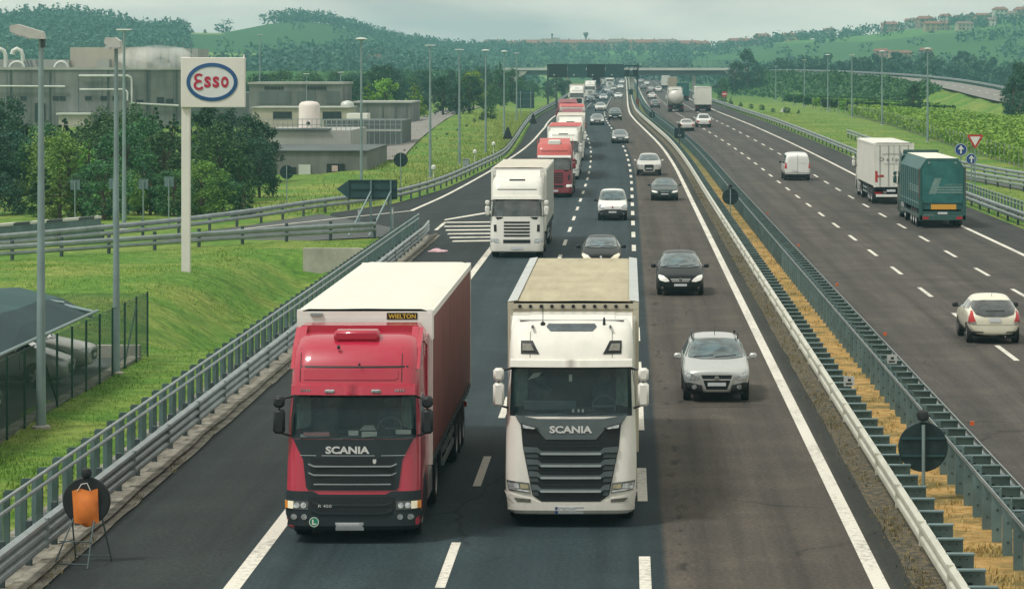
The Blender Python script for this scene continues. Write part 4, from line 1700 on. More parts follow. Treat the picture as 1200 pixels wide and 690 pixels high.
screen_glass = see_through('lorry_windscreen_glass', (.02, .05, .056), .36)
cab_red = paint('crimson_cab_paint', (.40, .014, .044), 0, .36, .8, .07)
cab_white = paint('warm_white_cab_paint', (.72, .71, .65), 0, .34, .7, .16)
cab_white2 = paint('white_cab_paint', (.72, .72, .66), 0, .36, .7, .12)
cab_darkred = paint('dark_red_cab_paint', (.20, .010, .025), 0, .36, .7, .08)
faded_red = paint('faded_red_roof_paint', (.50, .10, .09), 0, .45, .4, .1)
cab_green = paint('dark_teal_paint', (.018, .085, .075), 0, .4, .6, .10)
grille_teal = plain('grille_slate', (.085, .108, .112), .45, .1, .12, 5)
bumper_slate = plain('bumper_slate', (.020, .029, .033), .5, .1, .12, 4)
bar_pale = plain('grille_bar_pale', (.32, .36, .37), .38, .3, .1, 4)
letter_pale = plain('letter_pale', (.55, .56, .55), .35, .4, .1, 9)
dash_grey = plain('dashboard_grey', (.075, .10, .105), .7, 0, .2, 6)
seat_grey = plain('seat_cloth', (.10, .13, .135), .9, 0, .3, 8)
paper = plain('paper', (.62, .62, .58), .8, 0, .08, 9)
paper_pink = plain('paper_pink', (.55, .25, .25), .8, 0, .1, 9)
curtain_cloth = plain('cab_curtain', (.22, .29, .26), .9, 0, .3, 7)
chassis = plain('chassis_black', (.028, .032, .033), .7, .1, .35, 3)
tank_alu = plain('dull_aluminium', (.36, .37, .37), .45, .6, .2, 3)


def tarp(name, c1, c2, wave=14, axis='Y', rough=.6):
    "stretched tarpaulin: faint ribs and dirt runs"
    if name in MATS:
        return MATS[name]
    t = NT(name)
    v = t.coord('Object')
    sx = t.n('SeparateXYZ')
    t.link(v, sx.inputs[0])
    rib = t.math('SINE', t.math('MULTIPLY', sx.outputs[axis], wave))
    n1 = t.noise(t.coord('Object', (1, 1, .25) if axis == 'Y' and 'side' in name else (2.5, .35, 1)), 1.6, 6, .65)
    n2 = t.noise(v, .5, 4)
    f = t.math('ADD', t.math('MULTIPLY', n1, .6), t.math('MULTIPLY', n2, .4))
    t.set(col=t.ramp(f, [(.3, c1), (.7, c2)]), rough=rough, spec=.3)
    t.bump(t.math('ADD', rib, t.math('MULTIPLY', n1, 1.5)), .25, .02)
    MATS[name] = t.mat
    return t.mat


roof_white = tarp('white_tarp_roof', (.66, .65, .57), (.74, .72, .63), 5)
roof_beige = tarp('beige_tarp_roof', (.31, .27, .175), (.50, .45, .31), 9)
side_red = tarp('faded_red_side_curtain', (.13, .036, .036), (.22, .062, .060), 11)
side_beige = tarp('beige_side_curtain', (.38, .36, .30), (.5, .48, .40), 11)
side_grey = tarp('grey_side_curtain', (.28, .29, .27), (.4, .41, .38), 11)
box_white = plain('white_box_panel', (.66, .66, .60), .5, 0, .08, .7)


def cab_ring(yf, hw, rc, yr, bulge=.05, nf=8, nc=5, ns=4):
    pts = []
    x0 = hw - rc
    for i in range(nf + 1):
        x = -x0 + 2 * x0 * i / nf
        pts.append((x, yf + bulge * (x / hw) ** 2))
    yb = yf + bulge * (x0 / hw) ** 2
    for i in range(1, nc + 1):
        a = math.pi / 2 * i / nc
        pts.append((x0 + rc * math.sin(a), yb + rc * (1 - math.cos(a))))
    for i in range(1, ns + 1):
        pts.append((hw, yb + rc + (yr - yb - rc) * i / ns))
    right = pts[nf + 1:]
    pts.append((0, yr))
    left = [(-x, y) for x, y in reversed(right)]
    return pts + left


def cab_shell(rings, yr, wlo, whi, nc=5):
    "closed cab skin; returns body faces and windscreen faces (band between rings wlo and whi)"
    body, glass, seal = MB(), MB(), MB()
    R_ = [[(x, y, z) for x, y in cab_ring(yf, hw, rc, yb if yb else yr, bu, 8, nc)] for z, yf, hw, rc, bu, yb in rings]
    n = len(R_[0])
    nf = 8
    gl = set(range(nf + 3)) | set(range(n - 3, n))
    for i in range(len(R_) - 1):
        for k in range(n):
            k2 = (k + 1) % n
            q = [R_[i][k], R_[i][k2], R_[i + 1][k2], R_[i + 1][k]]
            if wlo <= i < whi and k in gl:
                glass.add(q, [(0, 1, 2, 3)])
            else:
                body.add(q, [(0, 1, 2, 3)])
    body.add(R_[0], [tuple(range(n))[::-1]])
    body.add(R_[-1], [tuple(range(n))])
    return body, glass, R_


def weld(o):
    bm = bmesh.new()
    bm.from_mesh(o.data)
    bmesh.ops.remove_doubles(bm, verts=bm.verts, dist=.0005)
    bm.to_mesh(o.data)
    bm.free()
    o.data.polygons.foreach_set('use_smooth', [True] * len(o.data.polygons))
    o.data.set_sharp_from_angle(angle=R(32))


def front_piece(sk, poly, name, mat, parent, off=.02, th=.03, step=.12, axis='-y', bev=False):
    "a plate laid on the cab skin with a real edge"
    m = sk.patch(MB(), poly, axis, off, step)
    n = len(m.v)
    d = Vector((0, th, 0)) if axis == '-y' else Vector((0, -th, 0)) if axis == '+y' else Vector((-th if axis == '+x' else th, 0, 0))
    edges = {}
    for f in m.f:
        for a, b in zip(f, f[1:] + f[:1]):
            edges[(a, b)] = edges.get((a, b), 0) + 1
    rim = [(a, b) for (a, b) in edges if (b, a) not in edges]
    back = [tuple(Vector(p) + d) for p in m.v]
    m.add(back, [])
    for a, b in rim:
        m.f.append((b, a, a + n, b + n))
        m.m.append(0)
    return m.build(name, mat, parent, 35)


def mir(poly):
    return [(-x, z) for x, z in poly][::-1]


RINGS = {
    'S': ([(.27, .06, 1.16, .30, .05, None), (.32, .0, 1.20, .30, .06, None), (.62, .0, 1.235, .30, .07, None), (.95, .03, 1.24, .30, .07, None), (1.6, .06, 1.235, .33, .09, None), (2.08, .11, 1.22, .34, .10, None),
           (2.55, .20, 1.205, .32, .10, None), (2.98, .30, 1.19, .30, .10, None), (3.12, .33, 1.19, .30, .10, None), (3.40, .44, 1.18, .34, .11, None), (3.62, .64, 1.16, .38, .12, None), (3.74, .92, 1.12, .40, .12, None), (3.80, 1.25, 1.06, .40, .1, 2.2)], 5, 7),
    'R': ([(.27, .06, 1.16, .28, .05, None), (.32, .0, 1.20, .28, .06, None), (.60, .0, 1.225, .28, .07, None), (.97, .04, 1.225, .28, .07, None), (1.4, .07, 1.22, .32, .10, None), (1.89, .12, 1.21, .34, .11, None),
           (2.3, .21, 1.20, .32, .11, None), (2.66, .30, 1.18, .30, .11, None), (2.80, .33, 1.18, .30, .11, None), (3.16, .42, 1.17, .34, .12, None), (3.45, .60, 1.14, .38, .13, None), (3.62, .90, 1.09, .40, .13, None), (3.70, 1.25, 1.02, .40, .1, 2.2)], 5, 7),
}
_cabs = {}


def truck_base(root, L_tr=13.6, y_tr=2.6, axles=3, skirt=None, guard=True):
    "frame, axles, tank and guards of tractor and trailer"
    f = MB()
    for s in (1, -1):
        f.box(s * .38, s * .46, .9, 6.2, .62, .92)
    f.box(-1.15, 1.15, .4, 2.1, .55, 1.0)
    f.lathe([(.42, 1.0), (.42, 1.14), (.05, 1.14)], 'z', (0, 4.7, 0), 14)
    f.build('chassis', chassis, root)
    MB().box(.72, 1.2, 2.35, 3.9, .38, .98, 0, .08).build('fuel_tank', tank_alu, root, 40)
    MB().box(-1.2, -.72, 2.5, 3.8, .38, .98, 0, .08).build('tool_box', tank_alu, root, 40)
    for s in (1, -1):
        add_wheel(root, s * 1.02, 1.38, .5, .32, 'lorry')
        add_wheel(root, s * 1.05, 5.05, .5, .30, 'lorry', True)
        m = MB()
        prof = []
        for i in range(9):
            a = math.pi * (i / 8)
            prof.append((5.05 + .62 * math.cos(a), .55 + .62 * math.sin(a)))
        for (y0, z0), (y1, z1) in zip(prof, prof[1:]):
            m.add([(s * .82, y0, z0), (s * 1.22, y0, z0), (s * 1.22, y1, z1), (s * .82, y1, z1)], [(0, 1, 2, 3), (3, 2, 1, 0)])
        m.build('mudguard', chassis, root)


def trailer(root, y0, L, top, sides, roof, kind='curtain', W=1.275, front_panel=None, zb=1.18, ribs=True, rear_col=None):
    e = empty('trailer', (0, y0, 0))
    e.parent = root
    f = MB()
    for s in (1, -1):
        f.box(s * .45, s * .60, .3, L - .2, .92, 1.14)
    f.box(-1.2, 1.2, .02, L - .02, 1.06, 1.16)
    f.box(-1.1, 1.1, L - .35, L - .28, .45, .62)
    f.build('trailer_frame', chassis, e)
    for k in range(3):
        for s in (1, -1):
            add_wheel(root, s * 1.06, y0 + L - 5.2 + 1.31 * k + .3, .5, .36, 'lorry')
    for s in (1, -1):
        g = MB()
        for z in (.52, .78):
            g.box(s * 1.20, s * 1.235, 4.2, L - 5.9, z, z + .12)
        for y in (4.3, 6, L - 6):
            g.box(s * 1.17, s * 1.20, y, y + .06, .5, 1.1)
        g.build('side_guard', steel, e)
        lg = MB().box(s * .8, s * .92, 3.0, 3.12, .3, 1.1).box(s * .72, s * 1.0, 2.95, 3.2, .26, .31)
        lg.build('landing_leg', chassis, e)
        MB().box(s * .55, s * 1.2, L - 1.55, L - 1.54, .28, .95).build('mudflap', rubber, e)
        MB().box(s * .75, s * 1.2, L - .26, L - .20, .66, .8).build('tail_light', red_lamp, e)
    if kind == 'tank':
        MB().lathe([(.05, .0), (.8, .05), (1.12, .35), (1.15, 1), (1.15, L - 1), (1.05, L - .3), (.7, L - .02), (.05, L)], 'y', (0, 0, 2.35), 28).build('tank', sides, e, 40)
        m = MB()
        for y in (2, 5, 8, L - 2):
            m.lathe([(.3, 3.4), (.3, 3.6), (.02, 3.62)], 'z', (0, y, 0), 12)
        m.box(-.45, .45, 1, L - 1, 3.46, 3.50)
        m.build('walkway', steel, e)
        return e
    if kind == 'flat':
        return e
    # side skins, slightly bellied between the posts
    for s in (1, -1):
        m = MB()
        ny = int(L / .35)
        for i in range(ny + 1):
            y = .06 + (L - .12) * i / ny
            for j in range(7):
                z = zb + (top - .1 - zb) * j / 6
                bel = .0 if kind != 'curtain' else .018 * math.sin(math.pi * j / 6) * (1 + .6 * math.sin(y * 4.1 + j) * math.cos(y * 1.7))
                m.v.append((s * (W - .01 + bel), y, z))
        for i in range(ny):
            for j in range(6):
                q = (i * 7 + j, (i + 1) * 7 + j, (i + 1) * 7 + j + 1, i * 7 + j + 1)
                m.f.append(q if s > 0 else q[::-1])
                m.m.append(0)
        m.build('side_curtain' if kind == 'curtain' else 'side_panel', sides, e, 50)
        if kind == 'curtain':
            b = MB()
            y = .4
            while y < L - .3:
                b.box(s * (W + .002), s * (W + .02), y, y + .05, zb - .12, zb + .12)
                y += .62
            b.box(s * (W - .02), s * (W + .012), .05, L - .05, zb - .06, zb + .02)
            b.build('buckles', steel_dark, e)
    # front wall and rear doors
    MB().box(-W + .03, W - .03, .0, .05, zb - .05, top - .08).build('front_wall', front_panel or roof, e)
    MB().box(-W + .03, W - .03, L - .05, L, zb - .05, top - .08).build('rear_door', rear_col or front_panel or roof, e)
    for s in (1, -1):
        for y0_, y1_ in ((-.012, .10), (L - .10, L + .012)):
            MB().box(s * (W - .10), s * (W + .012), y0_, y1_, zb - .08, top - .02).build('corner_post', rear_col or front_panel or white_paint, e)
    # roof: tarpaulin sagging between its bows
    m = MB()
    ny, nx = int(L / .2), 12
    for i in range(ny + 1):
        y = L * i / ny
        for k in range(nx + 1):
            x = -W + 2 * W * k / nx
            e_ = min(1, (W - abs(x)) / .16)
            z = top - .055 + .055 * math.sqrt(max(0, 1 - (1 - e_) ** 2))
            if ribs:
                z += -.016 * abs(math.sin(y * math.pi / .68)) * e_ + .010 * noise.noise(Vector((x * 1.5, y * .8, L)))
            m.v.append((x * 1.008, y, z))
    c1 = nx + 1
    for i in range(ny):
        for k in range(nx):
            m.f.append((i * c1 + k, i * c1 + k + 1, (i + 1) * c1 + k + 1, (i + 1) * c1 + k))
            m.m.append(0)
    st = len(m.v)
    m.build('roof', roof, e, 60)
    h = MB()
    for s in (1, -1):
        h.box(s * (W - .012), s * (W + .016), -.01, L + .01, top - .17, top - .05)
    h.box(-W, W, -.016, .02, top - .16, top - .05)
    h.box(-W, W, L - .02, L + .016, top - .16, top - .05)
    h.build('roof_rim', front_panel or white_paint, e)
    return e


def mirrors(root, zlo, zmid, zhi, mat, x=1.33, y=.25):
    for s in (1, -1):
        m = MB()
        m.box(s * (x - .105), s * (x + .105), y - .06, y + .10, zlo, zmid - .015, 0, .045)
        m.box(s * (x - .10), s * (x + .10), y - .06, y + .10, zmid + .015, zhi, 0, .045)
        o = m.build('mirror', mat, root, 40)
        a = MB().tube([(s * 1.12, y + .16, zhi - .02), (s * x, y + .04, zhi - .06), (s * x, y + .02, zlo + .02), (s * 1.16, y + .18, zlo - .06)], .022, 6)
        a.build('mirror_arm', black, o, 40)


def interior(root, zd, zt, yr, lhd=1):
    "what shows through the windscreen: dashboard, wheel, seats, curtains"
    i = MB()
    i.box(-1.1, 1.1, .38, .95, zd - .55, zd - .02, 0, .05)
    i.box(-.35, .45, .55, .98, zd - .02, zd + .06, 0, .03)
    i.build('dashboard', dash_grey, root, 40)
    b = MB().box(-1.14, 1.14, yr - .12, yr - .08, 1.0, zt + .5).box(-1.14, 1.14, .5, yr, 1.0, 1.05)
    b.build('cabin_lining', dash_grey, root)
    for x in (-.62, .62):
        s = MB().box(x - .25, x + .25, 1.12, 1.30, zd - .45, zd + .42, 0, .07).box(x - .27, x + .27, .85, 1.3, zd - .6, zd - .42, 0, .06).box(x - .14, x + .14, 1.14, 1.26, zd + .44, zd + .64, 0, .05)
        s.build('seat', seat_grey, root, 40)
    w = MB()
    pts = []
    for k in range(25):
        a = 2 * math.pi * k / 24
        pts.append((.62 + .22 * math.cos(a), .80 + .10 * math.sin(a), zd + .08 + .19 * math.sin(a)))
    w.tube(pts, .018, 6)
    w.bar((.40, .80, zd + .08), (.84, .80, zd + .08), .03, .04)
    w.build('steering_wheel', plain('wheel_grey', (.2, .23, .23), .5), root, 40)
    c = MB()
    for s in (1, -1):
        for k in range(7):
            c.tube([(s * (1.05 - .03 * k), .55 + .055 * k, zd + .1), (s * (1.05 - .03 * k), .55 + .055 * k, zt)], .034, 6)
    c.build('cabin_curtain', curtain_cloth, root, 50)


def make_cab(root, style, col, detail=True, glass=None, roofcol=None):
    rings, wl, wh = RINGS[style]
    body, gl, R_ = cab_shell(rings, 2.25, wl, wh)
    # floor of the shell sits over the front wheels: wheel openings are dark panels at the side
    mats = [col, roofcol or col]
    if roofcol:
        for i, f in enumerate(body.f):
            if min(body.v[j][2] for j in f) > rings[wh][0] + .1:
                body.m[i] = 1
    c = body.build('cab', mats, root)
    weld(c)
    full = MB()
    n = len(R_[0])
    for i in range(len(R_) - 1):
        for k in range(n):
            k2 = (k + 1) % n
            full.add([R_[i][k], R_[i][k2], R_[i + 1][k2], R_[i + 1][k]], [(0, 1, 2, 3)])
    sk = Skin(full.mesh('tmp', black))
    g = gl.build('windscreen', glass or screen_glass, root)
    weld(g)
    zl, zh = rings[wl][0], rings[wh][0]
    sw = [(.62, zl + .02), (1.42, zl + .10), (1.42, zh - .06), (.68, zh - .06)]
    for sd in ('+x', '-x'):
        front_piece(sk, sw, 'side_window', dark_glass, root, .012, .02, .2, sd)
        # wheel opening, step well and door seam
        arch = [(1.38 + .62 * math.cos(a), .5 + .62 * math.sin(a)) for a in [math.pi * k / 12 for k in range(13)]]
        arch = [(2.0, .27)] + arch[0:] + [(.76, .27)]
        front_piece(sk, arch, 'wheel_arch', black, root, .008, .02, .2, sd)
        q = MB()
        for y in (.50, 1.55):
            sk.patch(q, [(y, .95), (y + .018, .95), (y + .018, zh), (y, zh)], sd, .006, .2)
        sk.patch(q, [(1.36, zl - .16), (1.50, zl - .16), (1.50, zl - .11), (1.36, zl - .11)], sd, .02, .2)
        q.build('door_seam', black, root)
        front_piece(sk, [(.28, .42), (.70, .42), (.70, .56), (.28, .56)], 'cab_step', black, root, .01, .02, .2, sd)
    return sk


def deflector(root, col, y0, z0, z1, w=1.12):
    "roof spoiler and side wings behind the cab"
    m = MB()
    prof = [(y0, z0), (y0 + .75, z1), (y0 + .85, z1), (y0 + .85, z0 - .2)]
    m.prism([(y, z) for y, z in prof], 'x', -w, w)
    m.build('roof_spoiler', col, root, 35)
    m = MB()
    for s in (1, -1):
        m.prism([(2.26, 1.1), (2.75, 1.1), (2.75, z1 - .25), (2.26, z1 - .08)], 'x', s * 1.17, s * 1.21)
    m.build('side_wing', col, root)


def scania_letters(root, sk, w, h, x, z, mat, off=.055):
    vs, fs = text_mesh('SCANIA', w, .038, h)
    out = []
    for px, _, pz in vs:
        hit, _, _, _ = sk.bvh.ray_cast(Vector((x + px, -5, z + pz)), Vector((0, 1, 0)))
        out.append((x + px, (hit.y if hit else 0) - off, z + pz))
    MB().add(out, fs).build('lettering', mat, root)


# ---- the red lorry
red = empty('articulated_lorry', (-5.0, 53.4, 0), 0, 'red articulated lorry with dark grille, white-topped trailer and faded red side curtain, front left', 'lorry')
sk = make_cab(red, 'R', cab_red)
truck_base(red)
interior(red, 1.93, 2.62, 2.2)
pg = MB()
pg.box(-.92, -.45, .36, .365, 1.92, 1.99, 1)
pg.box(-.1, .08, .37, .375, 1.93, 2.02).box(.14, .42, .37, .375, 1.90, 2.0).box(-.98, -.86, .37, .375, 1.90, 1.95)
pg.box(.76, 1.04, .40, .405, 1.95, 2.03)
pg.add([(.1, .40, 2.02), (.40, .42, 2.02), (.34, .6, 2.09), (.16, .6, 2.09)], [(0, 1, 2, 3)])
pg.box(-.45, -.12, .38, .40, 1.96, 2.02, 2).box(.44, .56, .40, .42, 1.95, 2.08, 2)
pg.build('papers', [paper, paper_pink, black], red)
blk = [(-1.09, 1.885), (-.9, 1.52), (-.84, 1.03), (-.80, .975), (.80, .975), (.84, 1.03), (.9, 1.52), (1.09, 1.885)]
up = front_piece(sk, blk, 'grille', bumper_slate, red, .018, .03)
gb = MB()
for z in (1.407, 1.25, 1.085):
    for (xa, za), (xb, zb) in (((-.70, z), (.70, z)), ((-.70, z), (-.80, z + .04)), ((.70, z), (.80, z + .04))):
        gb.bar((xa, .055 if abs(xa) < .72 and abs(xb) < .72 else .085, za), (xb, .055 if abs(xb) < .72 else .11, zb), .05, .022)
gb.build('grille_bar', bar_pale, up)
for z0, z1 in ((1.43, 1.56), (1.27, 1.385), (1.105, 1.23), (1.0, 1.065)):
    front_piece(sk, [(-.74, z0), (.74, z0), (.78, z1), (-.78, z1)], 'grille_slot', grille_black, up, .024, .02)
for x0, x1 in ((-.95, -.66), (-.56, .40), (.52, .95)):
    front_piece(sk, rect(x0, x1, 1.59, 1.602), 'panel_seam', bar_pale, up, .024, .02)
scania_letters(red, sk, .80, .135, -.09, 1.70, letter_pale, .03)
front_piece(sk, [(.37, 1.53), (.43, 1.53), (.43, 1.47), (.40, 1.445), (.37, 1.47)], 'badge', letter_pale, up, .03, .02)
bp = front_piece(sk, [(-1.16, .275), (1.16, .275), (1.21, .40), (1.215, .955), (.72, .955), (.60, .90), (-.60, .90), (-.72, .955), (-1.215, .955), (-1.21, .40)], 'bumper', bumper_slate, red, .022, .03)
front_piece(sk, [(-.74, .56), (.74, .56), (.78, .86), (-.78, .86)], 'lower_grille', grille_black, bp, .030, .02)
for z in (.745, .60):
    front_piece(sk, [(-.6, z - .05), (.6, z - .05), (.72, z), (.72, z + .03), (.58, z - .02), (-.58, z - .02), (-.72, z + .03), (-.72, z)], 'grille_bar', bumper_slate, bp, .045, .02)
HLR = [(-1.20, .635), (-.80, .625), (-.79, .775), (-1.20, .79)]
for p in (HLR, mir(HLR)):
    h = front_piece(sk, p, 'headlight', plain('lamp_housing', (.10, .11, .11), .25, .4, .3, 12), red, .034, .02, .08)
    s = 1 if p is not HLR else -1
    for x in (.88, 1.0):
        front_piece(sk, disc(s * x, .705, .052, 14), 'headlight_lens', lens, h, .048, .02, .05)
    front_piece(sk, rect(s * 1.10 - .05, s * 1.10 + .05, .645, .775), 'indicator', lens_warm, h, .045, .02, .05)
    front_piece(sk, [(s * 1.145, .645), (s * 1.2, .645), (s * 1.2, .78), (s * 1.145, .775)][::s], 'indicator', amber_lamp, h, .048, .02, .05)
    for x in (.87, 1.05):
        front_piece(sk, disc(s * x, .50, .052, 14), 'fog_light', lens, bp, .035, .02, .05)
front_piece(sk, disc(-.686, .41, .092, 20), 'round_sign', plain('green_sign', (.01, .22, .13), .5), red, .036, .012, .06)
m = MB()
sk.patch(m, [(-.72, .455), (-.695, .455), (-.695, .385), (-.645, .385), (-.645, .362), (-.72, .362)], '-y', .044, .05)
ring_o, ring_i = disc(-.686, .41, .088, 24), disc(-.686, .41, .076, 24)
for i in range(24):
    j = (i + 1) % 24
    sk.patch(m, [ring_i[i], ring_o[i], ring_o[j], ring_i[j]], '-y', .044, .05)
m.build('round_sign_mark', paper, red)
front_piece(sk, rect(-.30, .21, .28, .40), 'number_plate', plate_white, red, .04, .015)
m = MB()
vs, fs = text_mesh('R 450', .24, .0, .05)
for i, p in enumerate(vs):
    hit = sk.bvh.ray_cast(Vector((-.49 + p[0], -5, .70 + p[2])), Vector((0, 1, 0)))[0]
    vs[i] = (-.49 + p[0], hit.y - .05, .70 + p[2])
m.add(vs, fs).build('lettering', letter_pale, red)
# visor, roof panel lines, hatch, air horn cover
m = MB()
for i in range(12):
    x0, x1 = -1.13 + 2.26 * i / 12, -1.13 + 2.26 * (i + 1) / 12
    y0, y1 = .13 + .10 * (x0 / 1.2) ** 2, .13 + .10 * (x1 / 1.2) ** 2
    m.add([(x0, y0, 2.69), (x1, y1, 2.69), (x1, y1 + .05, 2.85), (x0, y0 + .05, 2.85), (x0, y0 + .22, 2.70), (x1, y1 + .22, 2.70), (x1, y1 + .24, 2.86), (x0, y0 + .24, 2.86)],
          [(0, 1, 2, 3), (3, 2, 6, 7), (4, 5, 1, 0), (0, 3, 7, 4), (1, 5, 6, 2)])
v_ = m.build('sun_visor', cab_red, red)
weld(v_)
m = MB()
for x0, x1 in ((-.95, -.76), (.76, .95)):
    for k in range(4):
        xx = x0 + (x1 - x0) * k / 4
        m.box(xx, xx + .028, .155 + .05 * abs(xx) ** 2, .175 + .05 * abs(xx) ** 2, 2.75, 2.79)
m.build('marker_lamp', lens, v_)
for x in (-.42, .42):
    MB().box(x - .09, x + .09, .13, .17, 2.725, 2.79, 0, .02).build('roof_lamp', lens, v_)
for z0, z1, x in ((3.155, 3.185, .98), ):
    front_piece(sk, rect(-x, x, z0, z1), 'roof_seam', black, red, .006, .01, .1)
front_piece(sk, [(-.92, 2.94), (.74, 2.94), (.80, 2.98), (.80, 3.12), (-.92, 3.12)], 'roof_panel', cab_red, red, .016, .02, .1)
for x in (-1.0, .86):
    front_piece(sk, [(x, 2.9), (x + .014, 2.9), (x + .014, 3.48), (x, 3.48)], 'roof_seam', black, red, .006, .01, .1)
MB().box(-.42, .42, .84, 1.28, 3.60, 3.80, 0, .05).build('roof_hatch', cab_red, red, 40)
m = MB().prism([(-1.19, 3.30), (1.19, 3.30), (1.19, 3.68), (1.08, 3.83), (-1.08, 3.83), (-1.19, 3.68)], 'y', 1.62, 2.28)
for s in (1, -1):
    m.prism([(.62, 3.12), (1.0, 3.50), (1.63, 3.80), (1.63, 3.2)], 'x', s * 1.10, s * 1.185)
    m.prism([(.95, 3.46), (1.63, 3.825), (1.63, 3.6)], 'x', s * .98, s * 1.10)
m.build('roof_spoiler', cab_red, red)
m = MB()
for s in (1, -1):
    m.prism([(1.45, 3.56), (2.72, 3.60), (2.72, 1.1), (2.26, 1.1), (2.26, 3.4)], 'x', s * 1.17, s * 1.215)
m.build('side_wing', cab_red, red)
m = MB().cyl((-.30, .60, 3.50), (-.30, .56, 3.54), .03, 8).cyl((.1, .38, 3.21), (.1, .36, 3.24), .02, 8)
m.build('roof_knob', black, red)
mirrors(red, 1.98, 2.44, 2.66, black, 1.35, .22)
m = MB()
for x0, x1 in ((-.95, -.25), (-.18, .45), (.4, 1.0)):
    sk.patch(m, [(x0, 1.885), (x1, 1.93), (x1, 1.945), (x0, 1.90)], '-y', .03, .2)
m.build('wiper', black, red)
tr = trailer(red, 2.6, 13.7, 4.06, side_red, roof_white, 'curtain', front_panel=white_paint)
m = MB().box(.42, 1.00, -.03, -.017, 3.86, 3.985)
m.build('maker_plate', plain('maker_plate_black', (.02, .018, .01), .5), tr)
m = MB()
add_text(m, 'WIELTON', .52, (.71, -.034, 3.92), '-y', .02, .085)
m.build('lettering', plain('lettering_yellow', (.60, .42, .06), .5), tr)
m = MB().box(-1.262, 1.262, -.02, -.0165, 3.52, 3.90)
m.build('headboard_cover', white_paint, tr)
m = MB().box(1.277, 1.285, -.015, .42, 3.46, 3.98).box(1.19, 1.285, -.022, -.012, 3.46, 3.98)
m.build('corner_flap', white_paint, tr)
m = MB().box(-1.03, -.80, -.06, -.02, 3.93, 3.98)
m.build('buckle', steel, tr)

# ---- the white lorry
wht = empty('articulated_lorry', (-1.07, 55.3, 0), 0, 'large white articulated lorry with four slate grille bars and beige-topped trailer, front centre', 'lorry')
sk = make_cab(wht, 'S', cab_white)
truck_base(wht)
interior(wht, 2.12, 2.95, 2.2)
m = MB().box(-.9, .1, .46, .50, 2.16, 2.34, 0, .02).box(-.15, .3, .40, .41, 2.13, 2.19, 1)
for x in (.02, .12, .2):
    m.box(x, x + .04, .36, .37, 2.13, 2.19, 2)
m.add([(-.82, .42, 2.74), (-.62, .42, 2.80), (-.56, .44, 2.88), (-.72, .44, 2.86)], [(0, 1, 2, 3)], 2)
m.box(-.04, .02, .30, .32, 2.72, 2.85, 2)
m.build('cab_clutter', [dash_grey, black, paper], wht)
back = [(-.95, 2.0), (-.90, 1.50), (-.82, 1.10), (-.72, .62), (-.55, .50), (.55, .50), (.72, .62), (.82, 1.10), (.90, 1.50), (.95, 2.0)]
gr = front_piece(sk, back, 'grille', grille_black, wht, .014, .03)
panel = [(-1.04, 2.10), (-.95, 1.93), (-.63, 1.83), (-.47, 1.655), (.47, 1.655), (.63, 1.83), (.95, 1.93), (1.04, 2.10), (.62, 2.035), (-.62, 2.035)]
front_piece(sk, panel, 'badge_panel', grille_teal, gr, .034, .03)
scania_letters(wht, sk, .80, .135, 0, 1.845, letter_pale, .05)
for z in (1.415, 1.19, .965, .715):
    k = 1 - (1.415 - z) * .24
    o_ = .885 * k + .0
    bar = [(-o_, z + .10), (-o_ + .015, z - .005), (-.63, z + .0), (-.56, z - .045), (.56, z - .045), (.63, z + .0), (o_ - .015, z - .005), (o_, z + .10), (.62, z + .085), (.55, z + .02), (-.55, z + .02), (-.62, z + .085)]
    front_piece(sk, bar, 'grille_bar', grille_teal, gr, .050, .05)
    front_piece(sk, [(-.56, z - .045), (.56, z - .045), (.57, z - .005), (-.57, z - .005)], 'grille_bar_edge', bar_pale, gr, .058, .03)
    for s in (1, -1):
        col_ = [(s * .60, z - .10), (s * (o_ - .03), z - .10), (s * (o_ - .02), z - .02), (s * .62, z - .02)][::s]
        front_piece(sk, col_, 'grille_side', plain('grille_side_slate', (.050, .066, .07), .45, .1, .12, 5), gr, .030, .03)
m = MB()
for z in (1.6, 1.53, 1.32, 1.26, 1.10, 1.04, .88, .82):
    sk.patch(m, rect(-.56, .56, z - .008, z + .008), '-y', .02, .3)
m.build('grille_rib', bumper_slate, gr)
bump = [(-1.17, .275), (1.17, .275), (1.22, .36), (1.235, .66), (.76, .56), (.56, .475), (-.56, .475), (-.76, .56), (-1.235, .66), (-1.22, .36)]
bp = front_piece(sk, bump, 'bumper', cab_white, wht, .026, .03)
front_piece(sk, rect(-1.16, 1.16, .285, .292), 'bumper_seam', black, bp, .03, .01)
